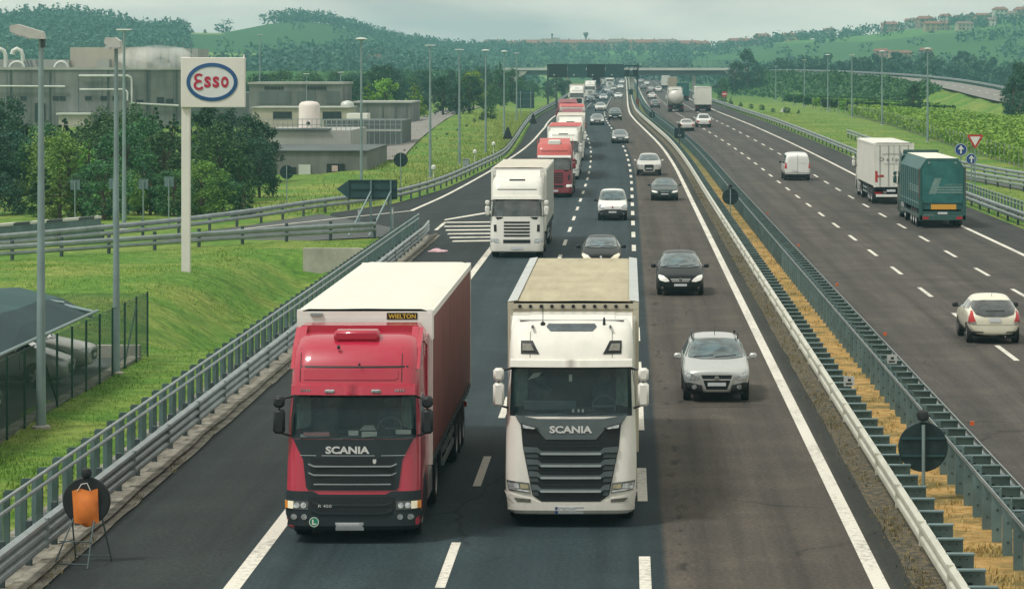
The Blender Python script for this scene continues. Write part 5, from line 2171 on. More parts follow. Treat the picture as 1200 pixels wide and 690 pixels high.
for s in (1, -1):
    hp = [(s * 1.20, .885), (s * .78, .845), (s * .755, .655), (s * 1.16, .705)][::s]
    h = front_piece(sk, hp, 'headlight', plain('lamp_housing_dark', (.10, .11, .10), .2, .3, .35, 14, 0, .8), wht, .020, .03, .07)
    front_piece(sk, [(s * 1.17, .845), (s * .98, .83), (s * .96, .745), (s * 1.14, .75)][::s], 'headlight_lens', lens, h, .036, .02, .07)
    front_piece(sk, [(s * .95, .825), (s * .80, .81), (s * .79, .74), (s * .94, .745)][::s], 'headlight_lens', plain('lens_amberish', (.30, .27, .16), .15, .3, .4, 15, 0, .8), h, .036, .02, .07)
    front_piece(sk, [(s * 1.15, .725), (s * .77, .672), (s * .766, .70), (s * 1.16, .755)][::s], 'daytime_lamp', lens, h, .040, .02, .07)
    front_piece(sk, [(s * 1.06, .575), (s * .75, .545), (s * .75, .485), (s * 1.0, .50)][::s], 'fog_light', plain('fog_smoked', (.12, .12, .10), .2, .2, .35, 14, 0, .7), bp, .034, .02, .07)
    front_piece(sk, [(s * .93, 1.955), (s * .60, 1.86), (s * .66, 1.835), (s * .92, 1.85)][::s], 'daytime_lamp', black, wht, .064, .02, .07)
    front_piece(sk, [(s * .90, 1.93), (s * .66, 1.865), (s * .70, 1.845), (s * .89, 1.865)][::s], 'daytime_lamp_lens', lens, wht, .072, .012, .07)
    front_piece(sk, [(s * .73, 3.46), (s * .95, 3.46), (s * .95, 3.23), (s * .60, 3.225)][::s], 'roof_lamp', black, wht, .016, .02, .08)
    front_piece(sk, [(s * .76, 3.40), (s * .92, 3.40), (s * .92, 3.28), (s * .70, 3.28)][::s], 'roof_lamp_lens', plain('roof_lamp_grey', (.22, .22, .19), .2, .3, .3, 12), wht, .034, .02, .08)
    front_piece(sk, [(s * .77, 3.16), (s * .784, 3.16), (s * .784, 3.62), (s * .77, 3.62)][::s], 'roof_seam', plain('seam_grey', (.2, .19, .16), .6), wht, .004, .01, .1)
    m = MB().box(s * .72, s * .76, .62, .88, 3.70, 3.735)
    m.build('roof_bracket', grey_plastic, wht)
front_piece(sk, rect(-.29, .24, .30, .405), 'number_plate', plate_white, bp, .036, .012)
front_piece(sk, rect(-.29, -.24, .30, .405), 'plate_band', plain('plate_blue', (.04, .09, .25), .5), bp, .044, .012)
m = MB()
for i in range(12):
    x0, x1 = -1.15 + 2.30 * i / 12, -1.15 + 2.30 * (i + 1) / 12
    y0, y1 = .18 + .09 * (x0 / 1.2) ** 2, .18 + .09 * (x1 / 1.2) ** 2
    m.add([(x0, y0, 3.0), (x1, y1, 3.0), (x1, y1 + .03, 3.12), (x0, y0 + .03, 3.12), (x0, y0 + .18, 3.02), (x1, y1 + .18, 3.02), (x1, y1 + .20, 3.14), (x0, y0 + .20, 3.14)],
          [(0, 1, 2, 3), (3, 2, 6, 7), (4, 5, 1, 0), (0, 3, 7, 4), (1, 5, 6, 2)])
v_ = m.build('sun_visor', cab_white, wht)
weld(v_)
m = MB()
sk.patch(m, [(-.40, 3.63), (.40, 3.63), (.48, 3.70), (.44, 3.745), (-.44, 3.745), (-.48, 3.70)], '-y', .014, .08)
m.build('roof_window', plain('roof_window_grey', (.085, .11, .125), .15, .3, .35, 3, .5), wht)
sp3 = MB()
sp3.prism([(1.22, 3.76), (1.75, 3.86), (2.2, 3.88), (2.2, 3.5)], 'x', -.82, .82)
for s in (1, -1):
    sp3.prism([(1.05, 3.62), (1.75, 3.84), (2.2, 3.87), (2.2, 3.3)], 'x', s * .82, s * 1.16)
sp3.build('roof_spoiler', cab_white, wht)
m = MB().box(-1.0, 1.0, 1.235, 1.255, 3.775, 3.80)
m.build('spoiler_gap', black, wht)
m = MB()
for s in (1, -1):
    m.prism([(2.26, 1.0), (2.70, 1.0), (2.58, 3.70), (2.26, 3.80)], 'x', s * 1.18, s * 1.22)
m.build('side_wing', cab_white, wht)
m = MB().tube([(-.55, .95, 3.74), (-.55, .98, 4.12)], .008, 6).lathe([(.05, 3.72), (.045, 3.77), (.01, 3.80)], 'z', (-.55, .95, 0), 10).lathe([(.03, 3.72), (.02, 3.86), (.004, 3.88)], 'z', (.62, .95, 0), 8)
m.build('aerial', black, wht)
mirrors(wht, 2.26, 2.72, 2.98, cab_white, 1.365, .24)
m = MB()
for x0, x1 in ((-1.0, -.3), (-.25, .42), (.35, 1.02)):
    sk.patch(m, [(x0, 2.10), (x1, 2.14), (x1, 2.155), (x0, 2.115)], '-y', .03, .2)
m.build('wiper', black, wht)
for s in (1, -1):
    MB().prism([(2.0, .30), (4.2, .30), (4.2, 1.0), (2.3, 1.0)], 'x', s * 1.215, s * 1.24).build('side_skirt', cab_white, wht)
tr = trailer(wht, 2.6, 13.3, 4.06, side_beige, roof_beige, 'curtain', front_panel=plain('beige_board', (.45, .42, .33), .6, 0, .15, 2))
m = MB()
for k in range(11):
    m.lathe([(.036, -.045), (.036, -.017)], 'y', (-1.05 + .21 * k, 0, 3.955), 8)
m.build('tarp_eyelet', black, tr)
m = MB()
for s in (1, -1):
    m.add([(s * 1.29, -.02, 4.05), (s * 1.10, -.02, 4.075), (s * 1.10, 13.3, 4.075), (s * 1.29, 13.3, 4.05)][::s], [(0, 1, 2, 3)])
m.build('tarp_edge', plain('tarp_edge_blue_grey', (.44, .47, .46), .5, 0, .1, 2), tr)


# ---- the queue behind, and the lorries of the other carriageway
def lorry(px=None, py=None, d=None, X=None, going_=False, cab=cab_white, style='R', tr_kind='curtain', top=4.0, sides=side_grey, roof=roof_white, label='', L=13.4, roofcol=None, grille=None,
          lit=False, slots=True, rear=None, hatch=None, name='articulated_lorry', front_panel=None):
    total = 2.6 + L
    if d is None:
        q = place(px, py)
        d, X = q.y, q.x
    if going_:
        loc, rz, rx = (X, d + total, zr(d + total * .5)), math.pi + heading(d), -tilt(d + 8)
    else:
        loc, rz, rx = (X, d, zr(d)), heading(d + 8), tilt(d + 8)
    root = empty(name, loc, rz, label, 'lorry', 'lorries on the motorway', rx)
    sk = make_cab(root, style, cab, glass=dark_glass, roofcol=roofcol)
    truck_base(root)
    zl = RINGS[style][0][5][0]
    zh = RINGS[style][0][7][0]
    gm = grille or grille_black
    if slots:
        for k in range(5):
            z = .98 + k * .15
            front_piece(sk, [(-.58, z), (.58, z), (.60, z + .085), (-.60, z + .085)], 'grille_slot', gm, root, .015, .02, .3)
        for s in (1, -1):
            front_piece(sk, [(s * .92, 1.2), (s * 1.04, 1.2), (s * 1.05, 1.52), (s * .93, 1.52)][::s], 'air_intake', gm, root, .015, .02, .3)
            front_piece(sk, [(s * .62, zl - .02), (s * .98, zl - .02), (s * .9, zl - .14), (s * .70, zl - .1)][::s], 'corner_vent', gm, root, .015, .02, .3)
    else:
        front_piece(sk, [(-.85, .95), (.85, .95), (.95, 1.6), (.8, 1.78), (-.8, 1.78), (-.95, 1.6)], 'grille', gm, root, .015, .02, .3)
    front_piece(sk, rect(-.62, .62, .68, .84), 'lower_grille', gm, root, .015, .02, .3)
    for s in (1, -1):
        front_piece(sk, [(s * .80, .70), (s * 1.18, .72), (s * 1.18, .90), (s * .82, .88)][::s], 'headlight', lens_on if lit else lens, root, .02, .02, .2)
    front_piece(sk, rect(-.27, .27, .40, .52), 'number_plate', plate_white, root, .02, .012, .3)
    m = MB().prism([(.16, zh + .02), (.21, zh + .16), (.42, zh + .18), (.40, zh + .02)], 'x', -1.12, 1.12)
    m.build('sun_visor', cab if not roofcol else white_paint, root)
    front_piece(sk, rect(-.9, .9, zh + .44, zh + .475), 'roof_seam', black, root, .008, .01, .3)
    if hatch:
        MB().box(-.42, .42, .75, 1.5, 3.5, 3.86, 0, .06).build('roof_hatch', hatch, root)
    else:
        front_piece(sk, rect(-.36, .36, 3.5, 3.57), 'roof_vent', gm, root, .008, .01, .2)
    mirrors(root, zl + .05, zl + .5, zl + .74, cab, 1.35, .24)
    deflector(root, roofcol or cab, 1.35, 3.62, min(top - .05, 3.95), 1.02)
    if tr_kind:
        trailer(root, 2.6, L, top, sides, roof, tr_kind, front_panel=front_panel or white_paint, rear_col=rear)
    return root


lorry(605.5, 302.5, cab=cab_white2, label='white lorry with slotted grille and pale high trailer, next behind the red lorry', sides=side_grey, roof=tarp('stone_tarp_roof', (.5, .47, .39), (.6, .57, .49), 7), top=4.05)
lorry(d=198, X=-4.95, cab=cab_darkred, roofcol=faded_red, tr_kind='tank', sides=plain('tank_white', (.6, .58, .54), .4, .2, .1, 1), label='dark red tanker lorry with faded pink roof, behind the white slotted-grille lorry', lit=True, hatch=white_paint, L=11)
lorry(d=228, X=-5.0, cab=cab_white2, style='S', roof=tarp('red_tarp_roof', (.42, .07, .07), (.55, .12, .11), 7), label='white lorry with a red-topped trailer, directly behind the dark red tanker lorry', top=4.1)
lorry(d=267, X=-5.2, cab=cab_white, roof=tarp('stone_tarp_roof', (.5, .47, .39), (.6, .57, .49), 7), sides=side_beige, label='cream white lorry with beige trailer top, behind the lorry with the red-topped trailer', top=4.05)
lorry(d=300, X=-5.65, cab=cab_darkred, roof=tarp('red_tarp_roof', (.42, .07, .07), (.55, .12, .11), 7), sides=side_red, label='lorry with a red trailer roof peeping out behind the cream white lorry', top=4.15)
lorry(d=345, X=-7.0, cab=cab_darkred, tr_kind='flat', label='low dark red flatbed lorry where the slow lane bends, ahead of the tan-loaded lorry', L=9)
lorry(d=505, X=-8.75, cab=cab_white2, slots=False, roof=tarp('tan_tarp_roof', (.42, .34, .16), (.52, .42, .22), 7), sides=side_grey, label='white lorry with a tan load on top, below the left end of the sign gantry', top=4.2)
lorry(d=700, X=-8.95, cab=cab_white2, label='white lorry far off in the slow lane, right of the tan-loaded lorry', top=4.0)
lorry(d=860, X=-9.2, cab=cab_darkred, roof=roof_beige, sides=side_beige, label='beige and dark lorry far off in the slow lane under the overpass', top=4.0)
lorry(d=930, X=-5.6, cab=cab_white2, label='white lorry far off in the middle lane under the overpass', top=4.0)
lorry(d=1010, X=-9.2, cab=cab_white2, label='last white lorry of the slow-lane queue, seen through the gap beneath the overpass', top=4.0)
lorry(d=1050, X=-5.2, cab=cab_green, sides=side_grey, label='white-sided lorry with dark cab beyond the overpass in the middle lane', top=4.0)

# right: white box lorry with lettering on its rear doors
bx = lorry(d=188, X=17.0, going_=True, cab=cab_white2, tr_kind='box', sides=box_white, roof=box_white, rear=box_white, front_panel=box_white, label='white box lorry with grey lettering and a red mark on its rear doors', top=3.95, L=13.6)
tr = [c for c in bx.children if c.name.startswith('trailer')][0]
m = MB()
grey_ink = plain('lettering_grey', (.16, .18, .19), .6)
add_text(m, 'AUTOTRASPORTI', 1.3, (.10, 13.616, 3.22), '+y', .0, .12)
add_text(m, 'D e l p a', 1.55, (.15, 13.616, 2.86), '+y', .012, .30)
add_text(m, 'LOGISTICA', 1.1, (.1, 13.616, 2.60), '+y', .0, .09)
m.build('lettering', grey_ink, tr)
m = MB().box(1.05, 1.20, 13.613, 13.617, 1.45, 2.15).box(.95, 1.05, 13.613, 13.617, 1.75, 1.87).box(.65, .95, 13.613, 13.617, 1.76, 1.90)
m.build('red_mark', plain('sign_red', (.42, .04, .04), .5), tr)
m = MB().box(-.01, .01, 13.602, 13.612, 1.2, 3.85)
for x in (-.9, -.35, .35, .9):
    m.cyl((x, 13.63, 1.2), (x, 13.63, 3.8), .018, 6)
m.build('door_bar', steel, tr)
MB().box(-1.15, 1.15, 13.58, 13.64, .50, .66).build('bumper_bar', white_paint, tr)
MB().box(-.1, .45, 13.605, 13.618, .82, .97).build('number_plate', plate_white, tr)

# green glass carrier
gl = lorry(d=160, X=17.1, going_=True, cab=cab_green, tr_kind=None, label='dark teal lorry with chamfered trailer, pale stripes and an orange plate, on the far carriageway', L=11.2)
e = empty('trailer', (0, 2.6, 0)); e.parent = gl
body_poly = [(-1.25, 1.02), (-1.25, 3.18), (-.86, 3.78), (.86, 3.78), (1.25, 3.18), (1.25, 1.02)]
t = NT('weathered_teal')
f = t.noise(t.coord('Object', (1, 1, .5)), 1.6, 6, .65)
t.set(col=t.ramp(f, [(.3, (.012, .070, .068)), (.7, (.034, .125, .118))]), rough=.5, spec=.4)
teal = t.mat
pale_stripe = plain('pale_stripe', (.16, .26, .24), .5, 0, .2, 5)
MB().prism(body_poly, 'y', .1, 11.2).build('body', teal, e)
MB().prism([(-.84, 3.785), (.84, 3.785), (.84, 3.80), (-.84, 3.80)], 'y', .12, 11.1).build('roof', roof_white, e)
for k in range(3):
    for s in (1, -1):
        add_wheel(gl, s * 1.07, 2.6 + 11.2 - 4.6 + 1.31 * k, .5, .36, 'lorry')
m = MB()
for z0, z1 in ((2.18, 2.26), (2.04, 2.12), (1.90, 1.98)):
    m.box(1.252, 1.256, 5.2, 11.1, z0, z1)
    m.box(-1.1, .45, 11.218, 11.222, z0, z1)
m.box(1.252, 1.256, .4, 11.1, 1.30, 1.38)
m.prism([(.35, 1.86), (.75, 1.86), (.42, 2.72), (.05, 2.72)][::-1], 'y', 11.218, 11.224)
m.prism([(6.6, 2.2), (7.0, 2.2), (7.0, 2.7), (6.75, 2.7)], 'x', 1.252, 1.257)
m.build('stripe', pale_stripe, e)
MB().box(-.75, .62, 11.204, 11.22, 1.02, 1.30).build('warning_plate', plate_yellow, e)
m = MB().box(-1.28, 1.28, 11.2, 11.3, .42, .72, 0, .03).box(-1.28, -1.1, 11.18, 11.3, .42, 1.6).box(1.1, 1.28, 11.18, 11.3, .42, 1.6).box(-1.2, 1.2, 11.2, 11.26, .75, .92)
m.build('rear_frame', cab_green, e)
for s in (1, -1):
    MB().box(s * 1.255, s * 1.28, 11.19, 11.23, 1.6, 3.3).build('edge_marker', plain('marker_red', (.2, .05, .05), .5), e)
    MB().box(s * .75, s * 1.08, 11.30, 11.31, .50, .62).build('tail_light', red_lamp, e)
    MB().lathe([(.06, 11.2), (.05, 11.24), (.005, 11.24)], 'y', (s * .72, 0, 3.55), 10).build('top_lamp', lens, e)
    MB().box(s * .62, s * .78, 11.204, 11.215, 1.35, 1.62).build('reflector', pale_stripe, e)
    MB().box(s * 1.05, s * 1.26, .3, 11.1, .55, .74).build('side_rail', cab_green, e)
m = MB()
add_text(m, 'LANDGLAS', .95, (-.6, 11.222, 2.36), '+y', .01, .10)
q = MB().prism([(-1.12, 1.40), (-1.12, 3.12), (-.80, 3.62), (.80, 3.62), (1.12, 3.12), (1.12, 1.40)], 'y', 11.2, 11.216)
q.build('rear_panel', plain('rear_panel_teal', (.030, .135, .128), .5, 0, .35, 1.3), e)
q = MB()
for x in (-1.2, 1.2):
    q.box(x - .05, x + .05, 11.2, 11.24, 1.0, 3.2)
q.box(-1.15, 1.15, 11.2, 11.24, 1.34, 1.40)
q.build('rear_post', cab_green, e)
q = MB()
for k in range(9):
    q.box(1.252, 1.275, .9 + 1.2 * k, .98 + 1.2 * k, 1.02, 3.16)
q.build('side_rib', cab_green, e)
m.build('lettering', pale_stripe, e)
MB().box(-.26, .26, 11.302, 11.308, .76, .88).build('number_plate', plate_white, e)

# distant lorries on the other carriageway
lorry(792, 131.5, going_=True, cab=cab_white2, tr_kind='tank', sides=plain('tank_white', (.6, .58, .54), .4, .2, .1, 1), label='white tanker lorry seen from behind in the middle lane of the far carriageway', L=10)
lorry(824.2, 131, going_=True, cab=cab_white2, tr_kind='box', sides=box_white, roof=box_white, rear=box_white, front_panel=box_white, label='white box lorry seen from behind, farther off than the lettered one, beside the field', L=9, top=4.0)
lorry(800.5, 118.5, going_=True, cab=cab_green, tr_kind='box', sides=teal, roof=teal, rear=teal, front_panel=teal, label='teal box lorry seen from behind between the white tanker and the white box lorry', L=9, top=3.9)
lorry(788.5, 106.8, going_=True, cab=cab_white2, tr_kind='box', sides=side_beige, roof=roof_beige, rear=plain('tan_doors', (.35, .28, .19), .6), front_panel=side_beige, label='tan lorry far off on the far carriageway, behind the white tanker under the overpass', L=11, top=4.0)
lorry(780.5, 104.5, going_=True, cab=cab_white2, tr_kind='box', sides=box_white, roof=box_white, rear=box_white, front_panel=box_white, label='white lorry far off on the far carriageway, left of the tan lorry', L=11, top=4.0)
# ---------------------------------------------------------------- lamps
pole_mat = plain('lamp_pole_zinc', (.22, .30, .30), .5, .3, .15, 1.2)
head_mat = plain('lamp_head_grey', (.46, .47, .44), .5, .1, .15, 2)
head_white = plain('lamp_head_white', (.46, .52, .50), .5, 0, .1, 2)


def gz(X, d):
    return ground(X, d)


def lamp(X, d, top, kind, label, rz=0.0, group='lamp posts along the roads', r=.10):
    z0 = gz(X, d)
    root = empty('street_lamp', (X, d, z0), 0, label, 'street lamp', group)
    h = top - z0
    MB().tube([(0, 0, -.2), (0, 0, .6), (0, 0, h * .6), (0, 0, h)], [r * 1.25, r * 1.1, r * .8, r * .55], 10).build('pole', pole_mat, root, 40)
    MB().lathe([(r * 2.2, -.1), (r * 2.2, .05), (r * 1.3, .08)], 'z', (0, 0, 0), 10).build('base', concrete, root)
    if kind == 'cobra':
        m = MB()
        m.prism([(.10, -.02), (.06, .16), (-.55, .34), (-.72, .30), (-.72, .16), (-.2, .0)], 'y', -.16, .16)
        hd = m.build('lamp_head', head_mat, root, 35)
        MB().prism([(-.25, -.02), (-.2, .012), (-.66, .15), (-.66, .10)], 'y', -.12, .12).build('lens', lens, hd)
        MB().box(.0, .1, -.06, .06, -.22, .0).build('bracket', steel_dark, hd)
    elif kind == 'stub':
        m = MB()
        m.prism([(.16, -.02), (.14, .16), (.0, .26), (-.26, .26), (-.30, .10), (-.16, -.02)], 'y', -.28, .16)
        hd = m.build('lamp_head', head_mat, root, 35)
        MB().prism([(-.24, -.06), (-.28, .02), (.12, -.022), (.1, -.06)], 'y', -.24, .12).build('lens', lens, hd)
    elif kind == 'disc':
        m = MB().lathe([(.10, -.02), (.40, .04), (.43, .08), (.30, .16), (.1, .20)], 'z', (0, 0, 0), 16)
        hd = m.build('lamp_head', head_white, root, 35)
    else:
        m = MB().box(-.42, .42, -.12, .12, 0, .10, 0, .04)
        hd = m.build('lamp_head', head_white, root, 35)
    hd.location = (0, 0, h)
    hd.rotation_euler = (0, 0, rz)
    return root


lamp(-14.05, 70.5, 9.35, 'cobra', 'tall grey lamp post with a tilted head, nearest on the left by the fence', r=.105)
lamp(-14.42, 83, 9.25, 'stub', 'tall grey lamp post with a short boxy head, behind the green car park fence', r=.095)
lamp(-27.2, 159, 10.7, 'arm', 'thin lamp post with a flat head, just behind the boxy-headed one, beyond the exit road', r=.11)
lamp(-47, 146, 6.2, 'arm', 'short thin lamp post in front of the leafy trees at the far left', r=.07)
lamp(-18.1, 200, 10.6, 'disc', 'lamp post with a white dome head, beside the low concrete works')
lamp(-15.5, 231, 10.45, 'arm', 'lamp post rising from the yellow-green verge, first behind the round sign back', r=.11)
lamp(-14.75, 258, 10.3, 'arm', 'lamp post on the verge, second behind the round sign back', r=.11)
lamp(-13.9, 288, 10.4, 'disc', 'lamp post with a white dome head on the verge, third behind the round sign back', r=.11)
lamp(-14.1, 336, 10.6, 'disc', 'lamp post on the verge just behind the black triangular sign back', r=.11)
lamp(-15.1, 400, 10.8, 'arm', 'farthest lamp post of the verge, beside the large square sign back', r=.11)
lamp(-55.0, 440, 13.8, 'arm', 'thin mast lamp behind the long factory, right of the oil company sign', r=.14)
lamp(-39.5, 405, 8.2, 'arm', 'small lamp by the grey building behind the white tank', r=.09)
lamp(-42, 385, 8.0, 'arm', 'thin lamp in front of the beige-fronted building', r=.07)
for X, d, top, k, lab in ((32.6, 320, 10.8, 'disc', 'lamp post with a white dome head behind the white box lorry, nearest on the right'),
                          (33, 382, 10.9, 'disc', 'lamp post with a white dome head at the field edge, second nearest on the right'),
                          (32.9, 432, 10.7, 'arm', 'lamp post at the field edge, third nearest on the right'),
                          (33.3, 490, 11.0, 'disc', 'lamp post at the field edge, fourth nearest on the right'),
                          (33.6, 560, 10.4, 'arm', 'lamp post at the field edge, fifth nearest on the right'),
                          (32.7, 650, 9.3, 'arm', 'farthest lamp post at the field edge on the right')):
    lamp(X, d, top, k, lab, r=.12)


# ---------------------------------------------------------------- signs
sign_back = plain('sign_back_dark', (.016, .034, .036), .5, .1, .3, 5)
sign_back2 = plain('sign_back_teal', (.03, .075, .08), .5, .2, .25, 3)


def round_back(X, d, zc, r, label, lamp_=False, front=True, z0=None):
    z0 = gz(X, d) if z0 is None else z0
    root = empty('round_sign', (X, d, z0), 0, label, 'road sign')
    m = MB().lathe([(.001, .0), (r * .97, .0), (r, .012), (r, .035), (r * .97, .03)], 'y', (0, 0, zc - z0), 36)
    m.build('plate', sign_back, root, 30)
    m = MB()
    for dz in (-.35 * r, .35 * r):
        w = r * .86
        m.box(-w, w, -.03, -.001, zc - z0 + dz - .02, zc - z0 + dz + .02)
    m.build('brace', sign_back2, root)
    MB().tube([(0, -.07, -.1), (0, -.07, zc - z0 + r * .9)], .035, 8).build('post', pole_mat, root, 40)
    if lamp_:
        m = MB().lathe([(.06, -.11), (.11, -.08), (.125, 0), (.10, .08), (.03, .12)], 'z', (0, 0, zc - z0 + r + .13), 12)
        m.build('warning_lamp', black, root, 40)
    return root


round_back(-22.0, 190, 2.0, .45, 'round sign seen from behind on a post, near the low concrete wall')
round_back(-16.35, 212, 2.12, .52, 'round sign seen from behind on the yellow-green verge, right of the arrow sign back')
round_back(5.92, 59, 1.05, .50, 'large round sign back with a lamp on top, in the dry grass of the median', True, z0=0)
round_back(6.0, 172, 1.2, .48, 'smaller round sign seen from behind with a lamp on top, farther along the median', True, z0=0)
round_back(cr(392) + 6.3, 392, zr(392) + .9, .42, 'far round sign seen from behind where the median bends', True, z0=zr(392) - .05)
for X, d, s in ((-12.3, 302, .52), (-11.3, 352, .45)):
    z0 = gz(X, d)
    root = empty('triangular_sign', (X, d, z0), 0, 'black triangular sign back on the barrier beside the red tanker lorry' if d < 320 else 'small black triangular sign back farther up the barrier where the slip lane starts', 'road sign')
    MB().prism([(-s, .9), (s, .9), (s * .8, 1.2), (.1, 2.1), (-.1, 2.1), (-s * .8, 1.2)], 'y', 0, .05).build('plate', black, root)
    MB().tube([(0, .1, 0), (0, .1, 2.2)], .04, 6).build('post', pole_mat, root)
root = empty('square_sign', (cr(300) + 5.95, 300, zr(300)), 0, 'square sign seen from behind on a post in the median, with a lamp on top', 'road sign')
MB().box(-.52, .52, 0, .04, 1.0, 2.05, 0, .02).build('plate', sign_back, root)
MB().tube([(0, -.06, -.1), (0, -.06, 2.2)], .05, 8).build('post', steel_dark, root)
MB().box(-.16, .16, -.06, .02, 1.2, 1.4).build('tag', pole_mat, root)
MB().lathe([(.06, 2.1), (.17, 2.2), (.17, 2.42), (.05, 2.55)], 'z', (0, 0, 0), 10).build('warning_lamp', black, root, 40)
root = empty('square_sign', (cr(600) + 4.9, 600, zr(600)), 0, 'small dark sign back at the edge of the median beyond the gantry', 'road sign')
MB().box(-.4, .4, 0, .04, 1.6, 2.7).build('plate', sign_back, root)
MB().tube([(0, .06, -.1), (0, .06, 2.6)], .05, 6).build('post', steel_dark, root)

# arrow board, seen from behind
root = empty('arrow_sign', (-13.5, 156, 0), 0, 'large pointed direction sign seen from behind on struts, in the fork of the exit', 'road sign')
poly = [(-1.35 + .1, 1.74), (1.28, 1.74), (1.28, 2.78), (-1.25, 2.78), (-1.93, 2.30)]
MB().prism(poly, 'y', 0, .05).build('plate', sign_back2, root)
m = MB()
for z in (1.82, 2.26, 2.70):
    m.box(-1.2, 1.25, -.04, -.001, z - .03, z + .03)
m.box(1.24, 1.29, -.04, -.001, 1.74, 2.78).box(-1.27, -1.22, -.04, -.001, 1.74, 2.78)
m.build('brace', sign_back, root)
for x in (-.05, 1.0):
    MB().bar((x - .05, -.08, -.1), (x - .05, -.08, 2.75), .09, .09).build('post', steel_blue, root)
    MB().bar((x - .05, -.12, 2.15), (x - .9, -3.6, .0), .07, .07).build('strut', pole_mat, root)
for X, d in ((-14.3, 156.6), (-12.6, 157.5)):
    root = empty('marker_post', (X, d, 0), 0, 'short grey marker post under the arrow sign back, on the side of the grass' if X < -13.5 else 'short grey marker post under the arrow sign back, on the side of the road', 'marker post')
    MB().box(-.07, .07, -.04, .04, -.1, 1.25).box(-.05, .05, -.045, -.04, .9, 1.15, 1).build('post', [steel, paper], root)
wm = plain('marker_white', (.6, .62, .58), .6)
for X, d, lab in ((-14.9, 226, 'white marker post on the verge, nearest to the round sign back'), (-13.6, 262, 'white marker post on the verge, second nearest to the round sign back'),
                  (-12.9, 283, 'white marker post on the verge, third nearest to the round sign back'), (-13.5, 246, 'grey cabinet post on the verge between two white marker posts')):
    root = empty('marker_post', (X, d, gz(X, d)), 0, lab, 'marker post')
    if 'cabinet' in lab:
        MB().box(-.28, .28, -.15, .15, -.2, 1.0, 0, .03).build('cabinet', steel, root)
        MB().box(-.3, .3, -.17, .17, 1.002, 1.06).build('lid', steel, root)
    else:
        MB().tube([(0, 0, -.2), (0, 0, .9)], .04, 6).build('post', wm, root)
        MB().lathe([(.02, .85), (.18, .95), (.18, 1.15), (.04, 1.3)], 'z', (0, 0, 0), 10).build('cap', wm, root)
for i, (px, d) in enumerate(((88, 162), (133, 161), (168, 163), (198, 164))):
    X = (px - VX) * d / F
    root = empty('small_sign', (X, d, 0), 0, 'small grey square sign before the leafy trees, ' + ('leftmost of four', 'second from the left of four', 'second from the right of four', 'rightmost of four')[i], 'road sign')
    MB().box(-.26, .26, 0, .03, 2.0 + .1 * (i % 2), 2.55 + .1 * (i % 2)).build('plate', steel_blue, root)
    MB().tube([(0, -.04, -.1), (0, -.04, 2.5)], .035, 6).build('post', pole_mat, root)

# big sign backs on two legs beyond the verge
X = -14.9
root = empty('large_sign', (X, 430, gz(X, 430)), 0, 'large dark square sign back on two legs at the end of the verge', 'road sign')
MB().box(-1.25, 1.25, 0, .08, 1.2, 3.8).build('plate', sign_back2, root)
m = MB()
for z in (1.6, 2.5, 3.4):
    m.box(-1.2, 1.2, -.06, -.001, z - .04, z + .04)
m.build('brace', steel_blue, root)
for x in (-.75, .75):
    MB().bar((x, -.1, -.3), (x, -.1, 3.7), .12, .12).build('leg', pole_mat, root)

# blue arrow discs and the give-way triangle at the side road
blue = plain('sign_blue', (.015, .06, .22), .4, 0, .08, 6)
sign_white = plain('sign_white', (.66, .67, .65), .5, 0, .06, 6)
sign_red = plain('sign_red', (.42, .04, .04), .5, 0, .1, 6)


def arrow_disc(X, d, zc, r, label, z0):
    root = empty('round_sign', (X, d, z0), 0, label, 'road sign')
    c = zc - z0
    MB().lathe([(.001, -.03), (r * .95, -.03), (r, -.015), (r, .0), (.001, .0)], 'y', (0, 0, c), 32).build('plate', blue, root, 30)
    m = MB().lathe([(r * .88, -.036), (r * .95, -.036), (r * .95, -.030), (r * .88, -.030), (r * .88, -.036)], 'y', (0, 0, c), 32, 0, False)
    m.build('border', sign_white, root)
    m = MB().prism([(-r * .12, c - r * .62), (r * .12, c - r * .62), (r * .12, c + r * .1), (r * .42, c + r * .02), (r * .42, c + r * .14), (0, c + r * .68), (-r * .42, c + r * .14), (-r * .42, c + r * .02), (-r * .12, c + r * .1)], 'y', -.045, -.032)
    m.build('arrow', sign_white, root)
    MB().tube([(0, .05, -.1), (0, .05, c + r * .8)], .04, 8).build('post', pole_mat, root, 40)


arrow_disc(22.75, 201, 3.15, .44, 'larger blue round sign with a white upward arrow, left one of the pair', 0)
arrow_disc(23.7, 203, 2.45, .40, 'smaller blue round sign with a white upward arrow, lower right of the pair', 0)
root = empty('triangular_sign', (23.6, 200, 0), 0, 'give-way sign, white triangle pointing down with a red border, above the blue arrow signs', 'road sign')
MB().prism([(-.55, 4.12), (-.48, 4.2), (.48, 4.2), (.55, 4.12), (.07, 3.30), (-.07, 3.30)], 'y', -.03, 0).build('border', sign_red, root)
MB().prism([(-.36, 4.06), (.36, 4.06), (0, 3.44)], 'y', -.038, -.031).build('plate', sign_white, root)
MB().tube([(0, .05, -.1), (0, .05, 4.1)], .04, 8).build('post', pole_mat, root, 40)
X, d = cr(520) + 21.2, 520
root = empty('round_sign', (X, d, zr(d)), 0, 'red no-entry sign with a white bar at the right barrier', 'road sign')
MB().lathe([(.001, -.03), (.5, -.03), (.5, 0), (.001, 0)], 'y', (0, 0, 2.4), 24).build('plate', sign_red, root, 30)
MB().box(-.36, .36, -.045, -.032, 2.3, 2.5).build('bar', sign_white, root)
MB().tube([(0, .05, -.2), (0, .05, 2.7)], .05, 8).build('post', pole_mat, root)
root = empty('diamond_sign', at(918, 131, 470), 0, 'pale diamond sign at the edge of the field behind the right barrier', 'road sign')
